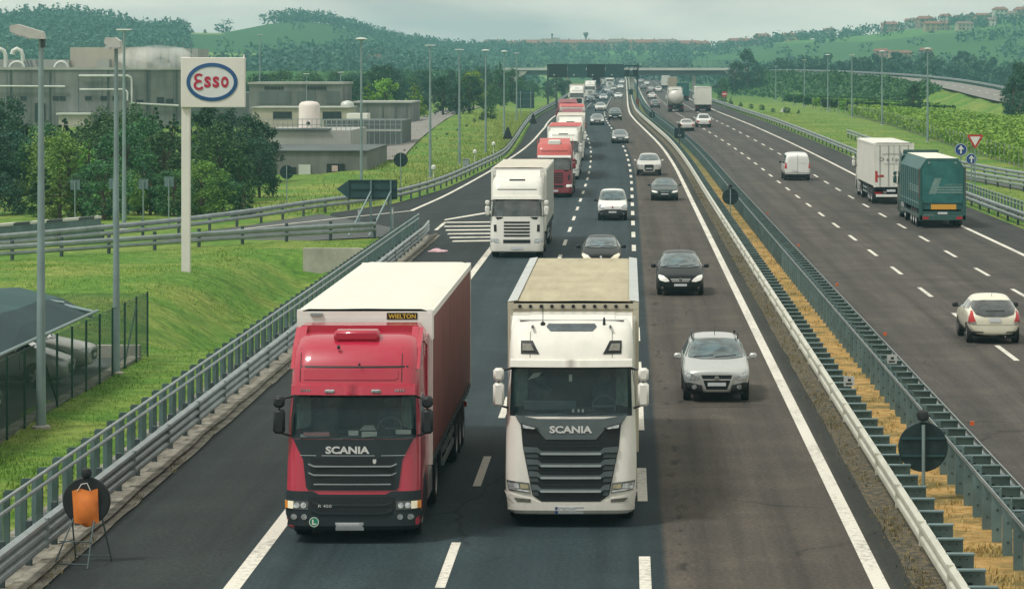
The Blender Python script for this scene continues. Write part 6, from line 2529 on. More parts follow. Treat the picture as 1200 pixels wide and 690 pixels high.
MB().prism([(-.55, 0), (0, -.7), (.55, 0), (0, .7)], 'y', 0, .04).prism([(-.02, -.66), (.48, 0), (-.02, .66)], 'y', -.01, -.002, 1).build('plate', [sign_white, sign_back2], root)
MB().tube([(0, .08, -2.4), (0, .08, .5)], .05, 8).build('post', pole_mat, root)

# sign stand with an orange bag, by the left barrier
X, d = -9.45, 51.4
root = empty('sign_stand', (X, d, 0), 0, 'black round sign seen from behind on a folding steel stand, beside the left barrier', 'road sign')
MB().lathe([(.001, 0), (.40, 0), (.42, .012), (.42, .03), (.001, .03)], 'y', (0, 0, 1.08), 36).build('plate', black, root, 30)
MB().lathe([(.03, 1.48), (.08, 1.51), (.095, 1.57), (.07, 1.64), (.02, 1.66)], 'z', (.0, 0, 0), 12).build('warning_lamp', black, root, 40)
m = MB()
legs = (((-.22, -.02, .78), (-.48, -.55, 0)), ((.14, -.02, .78), (.13, -.62, 0)), ((.27, .03, .78), (.41, .18, 0)), ((-.26, .03, .78), (-.24, .30, 0)))
for a, b in legs:
    MB().tube([a, b], .015, 6).build('leg', steel_dark, root)
m.tube([(-.40, -.38, .40), (-.25, .20, .38)], .012, 6).tube([(-.24, .26, .10), (.39, .15, .10)], .012, 6).tube([(-.46, -.50, .07), (.13, -.58, .07)], .012, 6).tube([(-.40, -.38, .44), (.13, -.34, .42)], .012, 6)
m.build('cross_bar', steel_dark, root)
t = NT('orange_bag')
t.set(col=t.ramp(t.noise(t.coord('Object'), 4, 4), [(.3, (.52, .13, .015)), (.7, (.72, .21, .03))]), rough=.6)
m = MB()
for i in range(9):
    for k in range(9):
        u, v_ = k / 8, i / 8
        x = -.22 + .40 * u + .05 * v_ * (u - .5) - .03 * (1 - v_) * (.5 - u)
        z = .70 + .58 * v_ - .05 * math.sin(u * 3.1) * (1 - v_) + .02 * math.sin(u * 9 + v_ * 5)
        m.v.append((x + .03 * (1 - v_), -.05 - .07 * math.sin(math.pi * u) * math.sin(math.pi * min(1, v_ * 1.1)) - .012 * math.sin(u * 14 + v_ * 6), z))
for i in range(8):
    for k in range(8):
        m.f.append((i * 9 + k, i * 9 + k + 1, (i + 1) * 9 + k + 1, (i + 1) * 9 + k)); m.m.append(0)
nb = len(m.v)
m.v += [(x, -.02, z) for x, y, z in m.v[:nb]]
for i in range(8):
    for k in range(8):
        m.f.append(tuple(nb + j for j in (i * 9 + k, (i + 1) * 9 + k, (i + 1) * 9 + k + 1, i * 9 + k + 1))); m.m.append(0)
for k in range(8):
    m.f += [(k, nb + k, nb + k + 1, k + 1), (72 + k, 73 + k, nb + 73 + k, nb + 72 + k), (9 * k, 9 * k + 9, nb + 9 * k + 9, nb + 9 * k), (9 * k + 8, nb + 9 * k + 8, nb + 9 * k + 17, 9 * k + 17)]
    m.m += [0] * 4
bag = m.build('bag', t.mat, None, 60, (X, d, 0))
tag(bag, 'orange cloth bag hanging on the back of the black round sign', 'bag')
MB().tube([(-.15, -.06, 1.26), (-.08, -.05, 1.38), (.02, -.05, 1.40), (.08, -.06, 1.27)], .008, 6).build('strap', paper, bag)

# ---------------------------------------------------------------- the oil company's sign
d = 120.0
X0 = -18.0
root = empty('advertising_sign', (X0, d, .12), 0, 'tall white pole sign with a blue oval and red lettering on the grass', 'sign')
wb_ = plain('sign_board_white', (.66, .64, .61), .4, 0, .05, 1.2)
MB().box(-.17, .17, -.17, .17, -.4, 9.0).build('pole', wb_, root)
MB().box(-.17, 2.44, -.30, -.02, 6.95, 8.98, 0, .02).build('board', wb_, root)
MB().box(2.34, 2.40, -.2, -.1, 8.98, 9.1).build('stub', wb_, root)
cx, cz, rx, rz_ = 1.10, 7.98, 1.04, .78
m = MB()
N = 56
for i in range(N):
    a = 2 * math.pi * i / N
    for k, dy in ((1.0, -.325), (.86, -.335), (.86, -.305), (1.0, -.302)):
        m.v.append((cx + rx * (k if k == 1 else 1 - .15 / rx) * math.cos(a), dy, cz + rz_ * (k if k == 1 else 1 - .15 / rz_) * math.sin(a)))
for i in range(N):
    j = (i + 1) % N
    for k in range(4):
        k2 = (k + 1) % 4
        m.f.append((i * 4 + k, i * 4 + k2, j * 4 + k2, j * 4 + k)); m.m.append(0)
m.build('oval', plain('oval_blue', (.025, .085, .22), .4, 0, .08, 4), root, fixn=True)
m = MB().prism([(cx + (rx - .15) * math.cos(2 * math.pi * i / N), cz + (rz_ - .15) * math.sin(2 * math.pi * i / N)) for i in range(N)], 'y', -.315, -.303)
m.build('oval_field', plain('oval_white', (.60, .62, .64), .4, 0, .05, 4), root)
m = MB()


def stroke(pts, w):
    for a, b in zip(pts, pts[1:]):
        a, b = Vector((a[0], 0, a[1])), Vector((b[0], 0, b[1]))
        t_ = (b - a).normalized()
        s = Vector((t_.z, 0, -t_.x)) * w / 2
        o = Vector((0, -.325 - .0007 * (len(m.v) // 4), 0))
        e_ = t_ * w * .12
        m.add([a - s - e_ + o, b - s + e_ + o, b + s + e_ + o, a + s - e_ + o], [(0, 1, 2, 3)])


ex, ez = .57, cz + .02
arc1 = [(ex + .15 * math.cos(R(a)), ez + .155 + .13 * math.sin(R(a))) for a in range(40, 281, 20)]
arc2 = [(ex + .17 * math.cos(R(a)), ez - .15 + .15 * math.sin(R(a))) for a in range(90, 331, 20)]
stroke(arc1, .10)
stroke(arc2, .10)
stroke([(ex - .04, ez + .01), (ex + .10, ez + .01)], .09)
for ch, x, w in (('s', .92, .27), ('s', 1.26, .27), ('o', 1.62, .31)):
    add_text(m, ch, w, (x, -.33, cz + .0), '-y', .03, .46)
m.build('lettering', plain('lettering_red', (.40, .025, .06), .4, 0, .1, 8), root)

# ---------------------------------------------------------------- sign gantry and overpass
d = 520
zg = zr(d)
root = empty('sign_gantry', (cr(d) - 6, d, zg), 0, 'dark sign gantry seen from behind spanning the near carriageway, in front of the overpass', 'gantry')
o = Vector((cr(d) - 6, d, zg))
for i in range(4):
    x0 = -14.0 + 3.35 * i - o.x
    MB().box(x0 + .04, x0 + 3.3, -.1, .15, 7.2 - zg, 9.6 - zg).build('sign_panel', sign_back2 if i % 2 else sign_back, root)
m = MB()
for z in (7.5, 9.3):
    m.box(-14.2 - o.x, 2.0 - o.x, .2, .5, z - .12 - zg, z + .12 - zg)
for k in range(18):
    x = -14 + .9 * k - o.x
    m.bar((x, .35, 7.5 - zg), (x + .9, .35, 9.3 - zg), .1, .1)
    m.bar((x, .35, 7.5 - zg), (x, .35, 9.3 - zg), .08, .08)
for x in (-.6, .9):
    m.box(x - o.x, x + .9 - o.x, -.08, .1, 7.4 - zg, 8.6 - zg)
m.build('truss', sign_back, root)
for x in (-14.1, -12.6, 1.72):
    MB().box(x - .16 - o.x, x + .16 - o.x, .2, .5, -.5, 9.6 - zg).build('leg', steel_dark, root)
m = MB()
for k in range(5):
    m.bar((-14.1 - o.x, .35, 1.0 * k + .2), (-12.6 - o.x, .35, 1.0 * k + 1.2), .12, .12)
m.build('lattice', steel_dark, root)
MB().box(1.45 - o.x, 2.0 - o.x, .1, .6, -.3, 1.6).build('leg_base', plain('dark_red_guard', (.16, .05, .04), .6), root)
m = MB()
for x in (-13, -9.5, -6.2, -2.8):
    m.box(x - o.x - .12, x - o.x + .12, -.6, -.2, 7.6 - zg, 7.8 - zg)
m.build('floodlight', head_white, root)

d = OVER_D
root = empty('overpass', (0, d, 7.2), 0, 'grey concrete road overpass with a mesh fence crossing above the whole motorway', 'bridge')
MB().box(-33.5, 32.5, -5.2, 5.2, .95, 1.72).build('deck', plain('girder_dark', (.10, .12, .12), .8, 0, .2, .3), root)  # deck and girders coloured dark, shade under the bridge put into the colour
MB().box(-36, 35, -5.5, -5.2, 1.25, 1.95).box(-36, 35, 5.2, 5.5, 1.25, 1.95).build('parapet', plain('bridge_edge', (.50, .52, .48), .8, 0, .12, .3), root)
for y in (-4.2, -2, 0, 2, 4.2):
    MB().box(-32.5, 31.5, y - .4, y + .4, -.15, .95).build('girder', plain('girder_dark', (.10, .12, .12), .8, 0, .2, .3), root)
for x in (-17.5, 1.3, 19.2):
    MB().box(x - .5, x + .5, -4, 4, -5.6, -.15).build('pier', concrete, root)
for s, x in ((-1, -33.2), (1, 32.2)):
    m = MB().prism([(x, -3), (x - s * 4.2, 1.0), (x + s * 3, 1.0), (x + s * 3, -3)], 'y', -5.3, 5.3)
    m.build('abutment', concrete, root)
for y in (-5.35, 5.35):
    m = MB()
    for k in range(46):
        x = -36 + 1.56 * k
        m.box(x - .04, x + .04, y - .04, y + .04, 1.95, 4.2)
    for z in (2.4, 4.15):
        m.box(-36, 35, y - .025, y + .025, z - .025, z + .025)
    for k in range(180):
        x = -36 + .394 * k
        m.box(x - .012, x + .012, y - .01, y + .01, 1.95, 4.15)
    m.build('mesh_fence', steel_blue, root)

# ---------------------------------------------------------------- the side road up to the overpass
P = curve([(x, d_, z) for x, d_, z in SIDE], 4)
m = MB()
for i, p in enumerate(P):
    q = P[min(i + 1, len(P) - 1)] - P[max(0, i - 1)]
    s = Vector((q.y, -q.x, 0)).normalized()
    m.v += [tuple(p - s * 4.2 + Vector((0, 0, .02))), tuple(p + s * 4.2 + Vector((0, 0, .02)))]
for i in range(len(P) - 1):
    m.f.append((2 * i, 2 * i + 1, 2 * i + 3, 2 * i + 2)); m.m.append(0)
tag(m.build('road', plain('pale_asphalt', (.20, .195, .18), .85, 0, .15, .3)), kind='structure')
PC = []
PD = []
for i, p in enumerate(P):
    q = P[min(i + 1, len(P) - 1)] - P[max(0, i - 1)]
    s = Vector((q.y, -q.x, 0)).normalized()
    PC.append(tuple(p - s * 4.6))
    PD.append(tuple(p + s * 4.6))
rail_thing(PC[::4] + [PC[-1]], 'barrier along the far edge of the climbing side road, below the hillside trees', side=1, step=6.0, cap=40)
rail_thing([p for p in PD if p[1] > 640][::4], 'barrier along the near edge of the climbing side road, above the green slope', side=-1, step=6.0, cap=40)
m = MB()
for i in range(2, len(P) - 2, 3):
    q = (P[i + 1] - P[i - 1]).normalized()
    s = Vector((q.y, -q.x, 0)) * .1
    a, b = P[i] + Vector((0, 0, .03)), P[i] + q * 4 + Vector((0, 0, .02))
    m.add([a - s, a + s, b + s, b - s], [(0, 1, 2, 3)])
tag(m.build('road_markings', line_mat), kind='structure')
pc = P[[i for i, p in enumerate(P) if p.y < 505][0]]
build_car('hatchback', (pc.x + 1.6, pc.y, pc.z + .02), math.pi * .98, 'dark car driving away on the pale climbing road at the right', 'car', green_grey, liteback())

# ---------------------------------------------------------------- car park with its netting roof
lot = MB()
lot.add([(-60, 40, .06), (-14.75, 40, .06), (-14.75, 87.4, .06), (-60, 87.4, .06)], [(0, 1, 2, 3)])
tag(lot.build('pavement', plain('car_park_asphalt', (.075, .085, .085), .9, 0, .25, .6, .3)), kind='structure')
m = MB().box(-40, -14.5, 87.4, 87.75, -.1, .42)
tag(m.build('low_wall', concrete), 'low concrete wall closing the far end of the car park', 'wall')
m = MB().box(-14.78, -14.45, 40, 87.4, -.1, .12)
tag(m.build('kerb', kerb_mat), kind='structure')
root = empty('fence', (-14.42, 75, 0), 0, 'tall green fence with thin posts and fine mesh along the car park', 'fence')
green_post = plain('fence_green', (.012, .055, .038), .5, 0, .2, 3)
t = NT('green_mesh')
t.set(col=(.02, .09, .06), rough=.6)
tr_ = t.n('BsdfTransparent')
mx = t.n('MixShader')
mx.inputs[0].default_value = .20
t.link(tr_.outputs[0], mx.inputs[1]); t.link(t.bs.outputs[0], mx.inputs[2])
t.link(mx.outputs[0], t.t.nodes['Material Output'].inputs['Surface'])
mesh_mat = t.mat
yy = [60.4 + 2.0 * k for k in range(15)]
for y in yy:
    MB().tube([(0, y - 75, -.1), (0, y - 75, 1.95)], .032, 6).build('post', green_post, root)
MB().box(-.006, .006, 54 - 75, 88.4 - 75, .1, 1.9).build('mesh', mesh_mat, root)
MB().box(-9, .0, 88.39 - 75, 88.41 - 75, .1, 1.9).build('mesh', mesh_mat, root)
for y0, y1 in ((86.4, 84.4), (72.4, 74.4)):
    MB().tube([(0, y0 - 75, 1.7), (0, y1 - 75, .2)], .025, 6).build('brace', green_post, root)
for z in (1.92, .12):
    MB().tube([(0, -21, z), (0, 13.4, z)], .010, 5).build('wire', green_post, root)

net = plain('canopy_netting', (.034, .082, .084), .8, 0, .15, .5)
net2 = plain('canopy_netting_edge', (.018, .044, .047), .8, 0, .15, .5)
root = empty('carport', (-17.5, 70, 0), 0, 'carport with a dark teal netting roof on curved posts over the parked cars', 'carport')
prof = [(-14.7, 1.95), (-15.2, 2.22), (-15.9, 2.46), (-17.2, 2.72), (-19.2, 2.62), (-20.6, 2.25)]
m = MB()
ys = [50, 54, 58, 62, 66, 70, 74, 77, 79.5, 81.5]
for j, y in enumerate(ys):
    for k, (x, z) in enumerate(prof):
        sag = -.10 * math.sin(math.pi * ((y - 50) % 8) / 8) * (0 < k < 5)
        yy_ = y + (.0 if j < 9 else (k / 5.0) * 3.0)
        m.v.append((x + 17.5, yy_ - 70, z + sag - (.0 if j < 9 else .25)))
for j in range(len(ys) - 1):
    for k in range(len(prof) - 1):
        m.f.append((j * 6 + k, j * 6 + k + 1, (j + 1) * 6 + k + 1, (j + 1) * 6 + k))
        m.m.append(1 if k < 2 else 0)
m.build('netting', [net, net2], root)
MB().tube([(2.8, -20, 1.93), (2.8, 11.6, 1.93)], .045, 8).build('edge_tube', pole_mat, root)
for y in (60, 67, 74, 81):
    MB().tube([(-.4, y - 70, 0), (-.3, y - 70, 1.0), (.5, y - 70, 1.75), (2.0, y - 70, 2.12), (2.78, y - 70, 1.95)], [.09, .085, .07, .06, .05], 8).build('post', pole_mat, root, 40)
    MB().tube([(-2.6, y - 70, 2.36), (.5, y - 70, 2.40), (2.0, y - 70, 2.2)], .04, 8).build('rafter', pole_mat, root)
for X, y, nm, col, lab, sp in ((-15.15, 83.6, 'saloon_car', pale_silver, 'pale silver saloon parked just beyond the end of the netting roof', SED), (-15.1, 79.9, 'hatchback', silver, 'silver hatchback parked under the end of the netting roof, nearer than the saloon', {}),
                               (-15.3, 71.5, 'hatchback', grey_car, 'dark car parked under the netting roof nearest the left edge', {})):
    q = dict(sp); q.update(front=lite()['front'])
    build_car(nm, (X, y, .065), math.pi / 2, lab, 'car', col, q)

# culvert head wall in the grass
m = MB().prism([(-15.0, -1.4), (-11.9, -1.4), (-11.9, .22), (-12.4, .36), (-15.0, .36)], 'y', 136, 136.35)
tag(m.build('culvert_wall', concrete), 'pale concrete culvert wall in the grass below the exit fork', 'wall')
m = MB()
for k in range(7):
    a, r_ = rnd.random() * 6.28, .28 + .1 * rnd.random()
m.lathe([(.001, .09), (.2, .10), (.42, .05), (.5, .0)], 'z', (0, 0, 0), 9)
for i, p in enumerate(m.v):
    n_ = noise.noise(Vector(p) * 5)
    m.v[i] = (p[0] * (1 + .4 * n_), p[1] * (1 + .4 * n_), max(.0, p[2] * (1 + n_)))
tag(m.build('litter', plain('litter_pink', (.62, .40, .45), .7, 0, .4, 6), None, 40, (-9.0, 139.5, .004)), 'crumpled pink and white litter on the asphalt below the hatched nose', 'litter')
# ---------------------------------------------------------------- works on the left
def wall_mat(name, c, streak=.35, sc=.5):
    if name in MATS:
        return MATS[name]
    t = NT(name)
    n1 = t.noise(t.pos((1, 1, .12)), sc, 6, .7)
    n2 = t.noise(t.pos(), sc * .6, 5, .6)
    f = t.math('ADD', t.math('MULTIPLY', n1, .6), t.math('MULTIPLY', n2, .4))
    t.set(col=t.ramp(f, [(.32, mul(c, 1 - streak)), (.55, c), (.75, mul(c, 1 + streak * .5))]), rough=.88, spec=.2)
    MATS[name] = t.mat
    return t.mat


wall_grey = wall_mat('stained_grey_wall', (.185, .195, .185), .55)
wall_pale = wall_mat('pale_grey_wall', (.36, .37, .345), .25)
wall_beige = wall_mat('beige_wall', (.42, .39, .33), .2)
wall_dark = wall_mat('dark_grey_wall', (.12, .14, .14), .3)
pipe_white = plain('pipe_white', (.55, .58, .55), .4, .1, .12, 1)
opening = plain('dark_opening', (.02, .028, .03), .6, 0, .3, 2)
roof_grey = wall_mat('grey_roof', (.30, .31, .29), .25)


def pxb(x0, x1, d):
    return (x0 - VX) * d / F, (x1 - VX) * d / F


def pz(y, d):
    return HC - (y - VY) * d / F


d = 420.0
x0, x1 = pxb(-160, 292, d)
root = empty('factory', ((x0 + x1) / 2, d, 0), 0, 'long low grey factory with white pipes and a pale upper storey', 'factory')
cx = (x0 + x1) / 2
zt = pz(80, d)
MB().box(x0 - cx, pxb(0, 215, d)[1] - cx, 0, 30, -1, zt).build('wall', wall_grey, root)
MB().box(pxb(0, 215, d)[1] - cx, x1 - cx, .6, 24, -1, pz(109, d)).build('wall', wall_dark, root)
MB().box(x0 - cx, pxb(0, 215, d)[1] - cx, -.15, .0, zt - .25, zt + .12).build('parapet', wall_pale, root)
a, b = pxb(76, 166, d)
MB().box(a - cx, b - cx, 4, 16, zt - .1, pz(55.5, d)).build('upper_storey', wall_beige, root)
a, b = pxb(150, 226, d)
MB().box(a - cx, b - cx, 5, 16, zt - .1, pz(57, d)).build('upper_storey', wall_pale, root)
a, b = pxb(-20, 76, d)
MB().box(a - cx, b - cx, 3, 12, zt - .1, pz(70, d)).build('upper_storey', wall_pale, root)
for px, py0, py1, w in ((112, 80, 70, 14), (140, 80, 71, 18), (178, 80, 74, 20)):
    a, b = pxb(px, px + w, d)
    m = MB().box(a - cx, b - cx, 1.2, 3.6, zt - .1, pz(py1, d))
    m.build('plant_room', wall_pale, root)
for path, r_ in (([(93, 89), (150, 89), (154, 91), (155, 95), (155, 121), (210, 124)], .17), ([(94, 105), (147, 105), (150, 108), (150, 118)], .14), ([(-30, 101), (77, 101.5)], .13)):
    pts = [(pxb(x, x, d)[0] - cx, -.45, pz(y, d)) for x, y in path]
    MB().tube(pts, r_, 8).build('pipe', pipe_white, root, 40)
for px in (2, 22):
    pts = [(pxb(px + dx, 0, d)[0] - cx, 1.6, pz(y, d)) for dx, y in ((2, 79), (2, 66), (0, 60), (-5, 57.5), (-9, 60), (-10, 64))]
    MB().tube(pts, [.3, .3, .32, .34, .37, .42], 12).build('vent_pipe', pipe_white, root, 40)
for px, r0 in ((18, 9), (70, 8)):
    X = pxb(px, 0, d)[0] - cx
    m = MB()
    pts = [(X + r0 * d / F * math.cos(R(a)), 1.2, zt - .2 + 9 * d / F * math.sin(R(a))) for a in range(0, 181, 20)]
    m.tube(pts, .22, 8)
    m.build('duct_arch', pipe_white, root, 40)
for px in (29, 33, 37, 44):
    m = MB().bar((pxb(px, 0, d)[0] - cx, 1.0, zt), (pxb(px - 4, 0, d)[0] - cx, 1.6, pz(71, d)), .22, .22)
    m.build('strut', wall_dark, root)
for px in range(156, 226, 9):
    X = pxb(px, 0, d)[0] - cx
    m = MB().tube([(X, 4.2, zt), (X, 4.2, pz(52 - (px % 4), d))], .07, 6)
    m.build('stack', steel_blue, root)
for px, py in ((41, 121), (160, 117), (184, 114), (195, 116)):
    a, b = pxb(px, px + 8 if px > 50 else px + 12, d)
    MB().box(a - cx, b - cx, -.12, .05, pz(py + 22, d) if px < 50 else pz(121, d), pz(py, d)).build('door', opening, root)
a, b = pxb(75, 110, d)
m = MB().box(a - cx, b - cx, -4, -.2, -1, pz(134, d))
m.build('annex', wall_beige, root)
MB().box(a - cx - .3, b - cx + .3, -4.3, -.1, pz(134, d) + .002, pz(132, d)).build('annex_roof', pipe_white, root)
m = MB()
k = x0
while k < pxb(0, 214, 420)[1]:
    m.box(k - cx, k - cx + .12, -.04, .02, -1, zt - .25)
    k += 3.4
m.build('panel_joint', wall_dark, root)
for px in (12, 58, 126, 172, 206):
    a, b = pxb(px, px + 1.2, d)
    MB().box(a - cx, b - cx, -.16, -.041, 0, zt - .3).build('downpipe', steel_dark, root)
for px in (8, 24, 62, 70, 100, 118, 132):
    a, b = pxb(px, px + 7, d)
    MB().box(a - cx, b - cx, -.07, .02, pz(118, d), pz(113, d)).build('window', opening, root)
# steam drifting off the roof
t = NT('steam')
t.t.nodes.remove(t.bs)
v3 = t.n('VolumePrincipled')
v3.inputs['Color'].default_value = (.95, .95, .95, 1)
nn = t.noise(t.pos(), .35, 4, .6)
t.link(t.math('MULTIPLY', t.ramp(nn, [(.42, 0), (.65, 1)]), .55), v3.inputs['Density'])
t.link(v3.outputs[0], t.t.nodes['Material Output'].inputs['Volume'])
m = MB()
m.lathe([(.4, -6), (1.6, -4), (1.9, 0), (1.5, 3.5), (.4, 5)], 'x', (pxb(188, 0, d)[0], d - 1.6, pz(68, d)), 12)
tag(m.build('steam', t.mat), 'white steam drifting off the factory roof', 'steam', kind='stuff')

d = 400.0
x0, x1 = pxb(292, 401, d)
root = empty('industrial_building', ((x0 + x1) / 2, d, 0), 0, 'grey flat-roofed building with two strips of louvres, behind the white tank', 'building')
cx = (x0 + x1) / 2
MB().box(x0 - cx, x1 - cx, 0, 14, -1, pz(99, d)).build('wall', wall_grey, root)
MB().box(x0 - cx - .2, x1 - cx + .2, -.2, 14.2, pz(99, d) + .002, pz(96.5, d)).build('roof_edge', wall_pale, root)
for p0, p1 in ((310, 333), (360, 383)):
    a, b = pxb(p0, p1, d)
    m = MB()
    for k in range(6):
        w = (b - a) / 6
        m.box(a - cx + k * w, a - cx + (k + .8) * w, -.08, .05, pz(105, d), pz(101.5, d))
    m.build('louvre', opening, root)
for p0, p1 in ((304, 340), (348, 370), (383, 398)):
    a, b = pxb(p0, p1, d)
    MB().box(a - cx, b - cx, -.06, .05, pz(122, d), pz(107, d)).build('panel', wall_dark, root)
a, b = pxb(296, 408, 360)
root = empty('industrial_building', ((a + b) / 2, 360, 0), 0, 'low beige building with a thin white roof rail, just behind the white tank', 'building')
cx = (a + b) / 2
MB().box(a - cx, b - cx, 0, 10, -1, pz(127, 360)).build('wall', wall_beige, root)
MB().box(a - cx - .2, b - cx + .2, -.2, 10.2, pz(127, 360) + .002, pz(125.6, 360)).build('roof_edge', wall_pale, root)
for p0, p1 in ((320, 342), (378, 400)):
    q, w = pxb(p0, p1, 360)
    MB().box(q - cx, w - cx, -.05, .05, pz(140, 360), pz(131, 360)).build('window', opening, root)
a, b = pxb(412, 482, 392)
root = empty('industrial_building', ((a + b) / 2, 392, 0), 0, 'long low grey wall-like building right of the small dome, before the light green trees', 'building')
cx = (a + b) / 2
MB().box(a - cx, b - cx, 0, 16, -1, pz(121, 392)).build('wall', wall_grey, root)
MB().box(a - cx - .15, b - cx + .15, -.2, 16, pz(121, 392) + .002, pz(119.3, 392)).build('roof_edge', wall_pale, root)
for p in (430, 448, 463, 476):
    q, w = pxb(p, p + .8, 392)
    MB().box(q - cx, w - cx, -.1, .02, -.5, pz(122, 392)).build('pilaster', wall_dark, root)
X, dd = pxb(407, 0, 375)[0], 375
m = MB().lathe([(.85, -1), (.85, pz(124, dd)), (.80, pz(121, dd)), (.55, pz(119, dd)), (.1, pz(118, dd))], 'z', (0, 0, 0), 18)
o = m.build('dome', pipe_white, None, 40, (X, dd, 0))
tag(o, 'small pale domed silo left of the long low wall-like building', 'silo')

# settling works with the white tank
root = empty('treatment_works', (pxb(370, 0, 262)[0], 262, 0), 0, 'stepped concrete works with railings and a dark doorway, below the white tank', 'works')
cx = pxb(370, 0, 262)[0]
a, b = pxb(303, 411, 262)
MB().box(a - cx, b - cx, 0, 16, -1, pz(153, 262)).build('basin_wall', wall_pale, root)
MB().box(a - cx + .1, pxb(0, 386, 262)[1] - cx, -.25, 2, pz(153, 262) + .002, pz(151, 262)).build('walkway', wall_dark, root)
a2, b2 = pxb(296, 430, 240)
MB().box(a2 - cx, b2 - cx, -22, -2, -1, pz(177.5, 240)).build('front_wall', wall_grey, root)
MB().box(a2 - cx - .1, b2 - cx + .1, -22.15, -2, pz(177.5, 240) + .002, pz(176.3, 240)).build('coping', wall_dark, root)
for p0, p1, y0, y1, mt in ((350, 364, 215, 193, pipe_white), (383, 404, 204, 192, opening), (341, 347, 214, 196, opening)):
    q, w = pxb(p0, p1, 240)
    MB().box(q - cx, w - cx, -22.08, -21.95, max(-.4, pz(y0, 240)), pz(y1, 240)).build('door' if y0 > 205 else 'window', mt, root)
q, w = pxb(389, 396, 240)
MB().box(q - cx, w - cx, -22.14, -22.09, pz(201, 240), pz(194, 240)).build('notice', plain('notice_pink', (.5, .38, .36), .6), root)
m = MB()
for k in range(20):
    x = a - cx + (b - a) * k / 19
    m.box(x - .025, x + .025, .05, .1, pz(153, 262), pz(153, 262) + 1.0)
for z in (.5, 1.0):
    m.box(a - cx, b - cx, .05, .1, pz(153, 262) + z - .025, pz(153, 262) + z + .025)
m.build('handrail', steel, root)
m = MB()
qa, qb = pxb(376, 470, 300)
for z in (0, .5, 1.0):
    m.box(qa - cx, qb - cx, 38, 38.06, pz(152, 300) + z, pz(152, 300) + z + .05)
for k in range(16):
    x = qa - cx + (qb - qa) * k / 15
    m.box(x - .03, x + .03, 38, 38.06, -.5, pz(152, 300) + 1.0)
m.build('footbridge_rail', steel, root)
MB().box(qa - cx, qb - cx, 37.6, 39.4, pz(154, 300), pz(152, 300)).build('footbridge', wall_pale, root)
MB().box(qa - cx, qb - cx, 41, 52, -1, pz(140, 310)).build('basin_wall', wall_dark, root)
q, w = pxb(408, 432, 330)
MB().box(q - cx, w - cx, 66, 70, pz(140, 330) - 2, pz(133, 330)).build('white_cabin', white_paint, root)
d = 272
X = pxb(362.5, 0, d)[0]
zb = pz(152.5, 262) + .0
m = MB().lathe([(.98, 0), (.98, 2.0), (.93, 2.2), (.72, 2.38), (.3, 2.46), (.02, 2.47)], 'z', (0, 0, 0), 28)
tk = m.build('tank', plain('tank_pinkish_white', (.68, .62, .58), .45, 0, .08, 1), None, 40, (X, d, zb))
tag(tk, 'upright white tank with a rounded top on the concrete works', 'tank')
m = MB().lathe([(.12, -1.0), (.18, -1.0), (.18, -.96), (.12, -.96)], 'y', (0, 0, .42), 16)
m.build('hatch', black, tk)

# service road and its verge
m = MB()
pp = [((380, 470), 196), ((400, 480), 186), ((430, 492), 176), ((455, 505), 168), ((478, 522), 158), ((500, 540), 148), ((512, 556), 143.5), ((516, 566), 140)]
L_, R__ = [], []
for (xa, xb), y in pp:
    dd = HC * F / (y - VY)
    L_.append(((xa - VX) * dd / F, dd)); R__.append(((xb - VX) * dd / F, dd))
for (xa, da), (xb, db) in zip(L_, R__):
    m.v += [(xa, da, gz(xa, da) + .12), ((xa + xb) / 2, (da + db) / 2, gz((xa + xb) / 2, (da + db) / 2) + .12), (xb, db, gz(xb, db) + .12)]
for i in range(len(L_) - 1):
    m.f += [(3 * i, 3 * i + 1, 3 * i + 4, 3 * i + 3), (3 * i + 1, 3 * i + 2, 3 * i + 5, 3 * i + 4)]
    m.m += [0, 0]
tag(m.build('road', plain('service_road_asphalt', (.21, .20, .185), .9, 0, .15, .4)), kind='structure')

# ---------------------------------------------------------------- houses on the hills
roof_tile = wall_mat('terracotta_tiles', (.27, .12, .085), .25, .4)
roof_tile2 = wall_mat('brown_tiles', (.22, .16, .13), .25, .4)
plaster = [wall_mat('plaster_pink', (.36, .24, .20), .2), wall_mat('plaster_cream', (.40, .36, .27), .2), wall_mat('plaster_white', (.50, .49, .43), .2), wall_mat('plaster_ochre', (.36, .28, .17), .2)]


def house(w, dp, h, pitch, wm_, rm, nwin):
    root = empty('house', (0, 0, 0))
    MB().box(-w / 2, w / 2, -dp / 2, dp / 2, -6, h).build('wall', wm_, root)
    m = MB()
    e = .6
    rh = (dp / 2 + e) * pitch
    m.add([(-w / 2 - e, -dp / 2 - e, h), (w / 2 + e, -dp / 2 - e, h), (w / 2 - 1.5, 0, h + rh), (-w / 2 + 1.5, 0, h + rh), (-w / 2 - e, dp / 2 + e, h), (w / 2 + e, dp / 2 + e, h)],
          [(0, 1, 2, 3), (5, 4, 3, 2), (0, 3, 4), (1, 5, 2), (0, 4, 5, 1)])
    rf = m.build('roof', rm, root)
    MB().box(w * .2, w * .2 + .8, -.4, .4, h, h + rh + .8).build('chimney', wm_, rf)
    m = MB()
    for s in range(max(1, int(h / 3))):
        for k in range(nwin):
            x = -w / 2 + w * (k + .5) / nwin
            MB().box(x - .6, x + .6, -dp / 2 - .06, -dp / 2 + .05, .9 + 3 * s, 2.4 + 3 * s).build('window', opening, root)
    return root


protos = [house(12, 9, 6, .42, plaster[0], roof_tile, 3), house(15, 10, 6.5, .40, plaster[1], roof_tile2, 4), house(11, 10, 9, .40, plaster[2], roof_tile, 3), house(22, 11, 6, .36, plaster[3], roof_tile, 5), house(10, 9, 6, .45, plaster[2], roof_tile2, 2)]
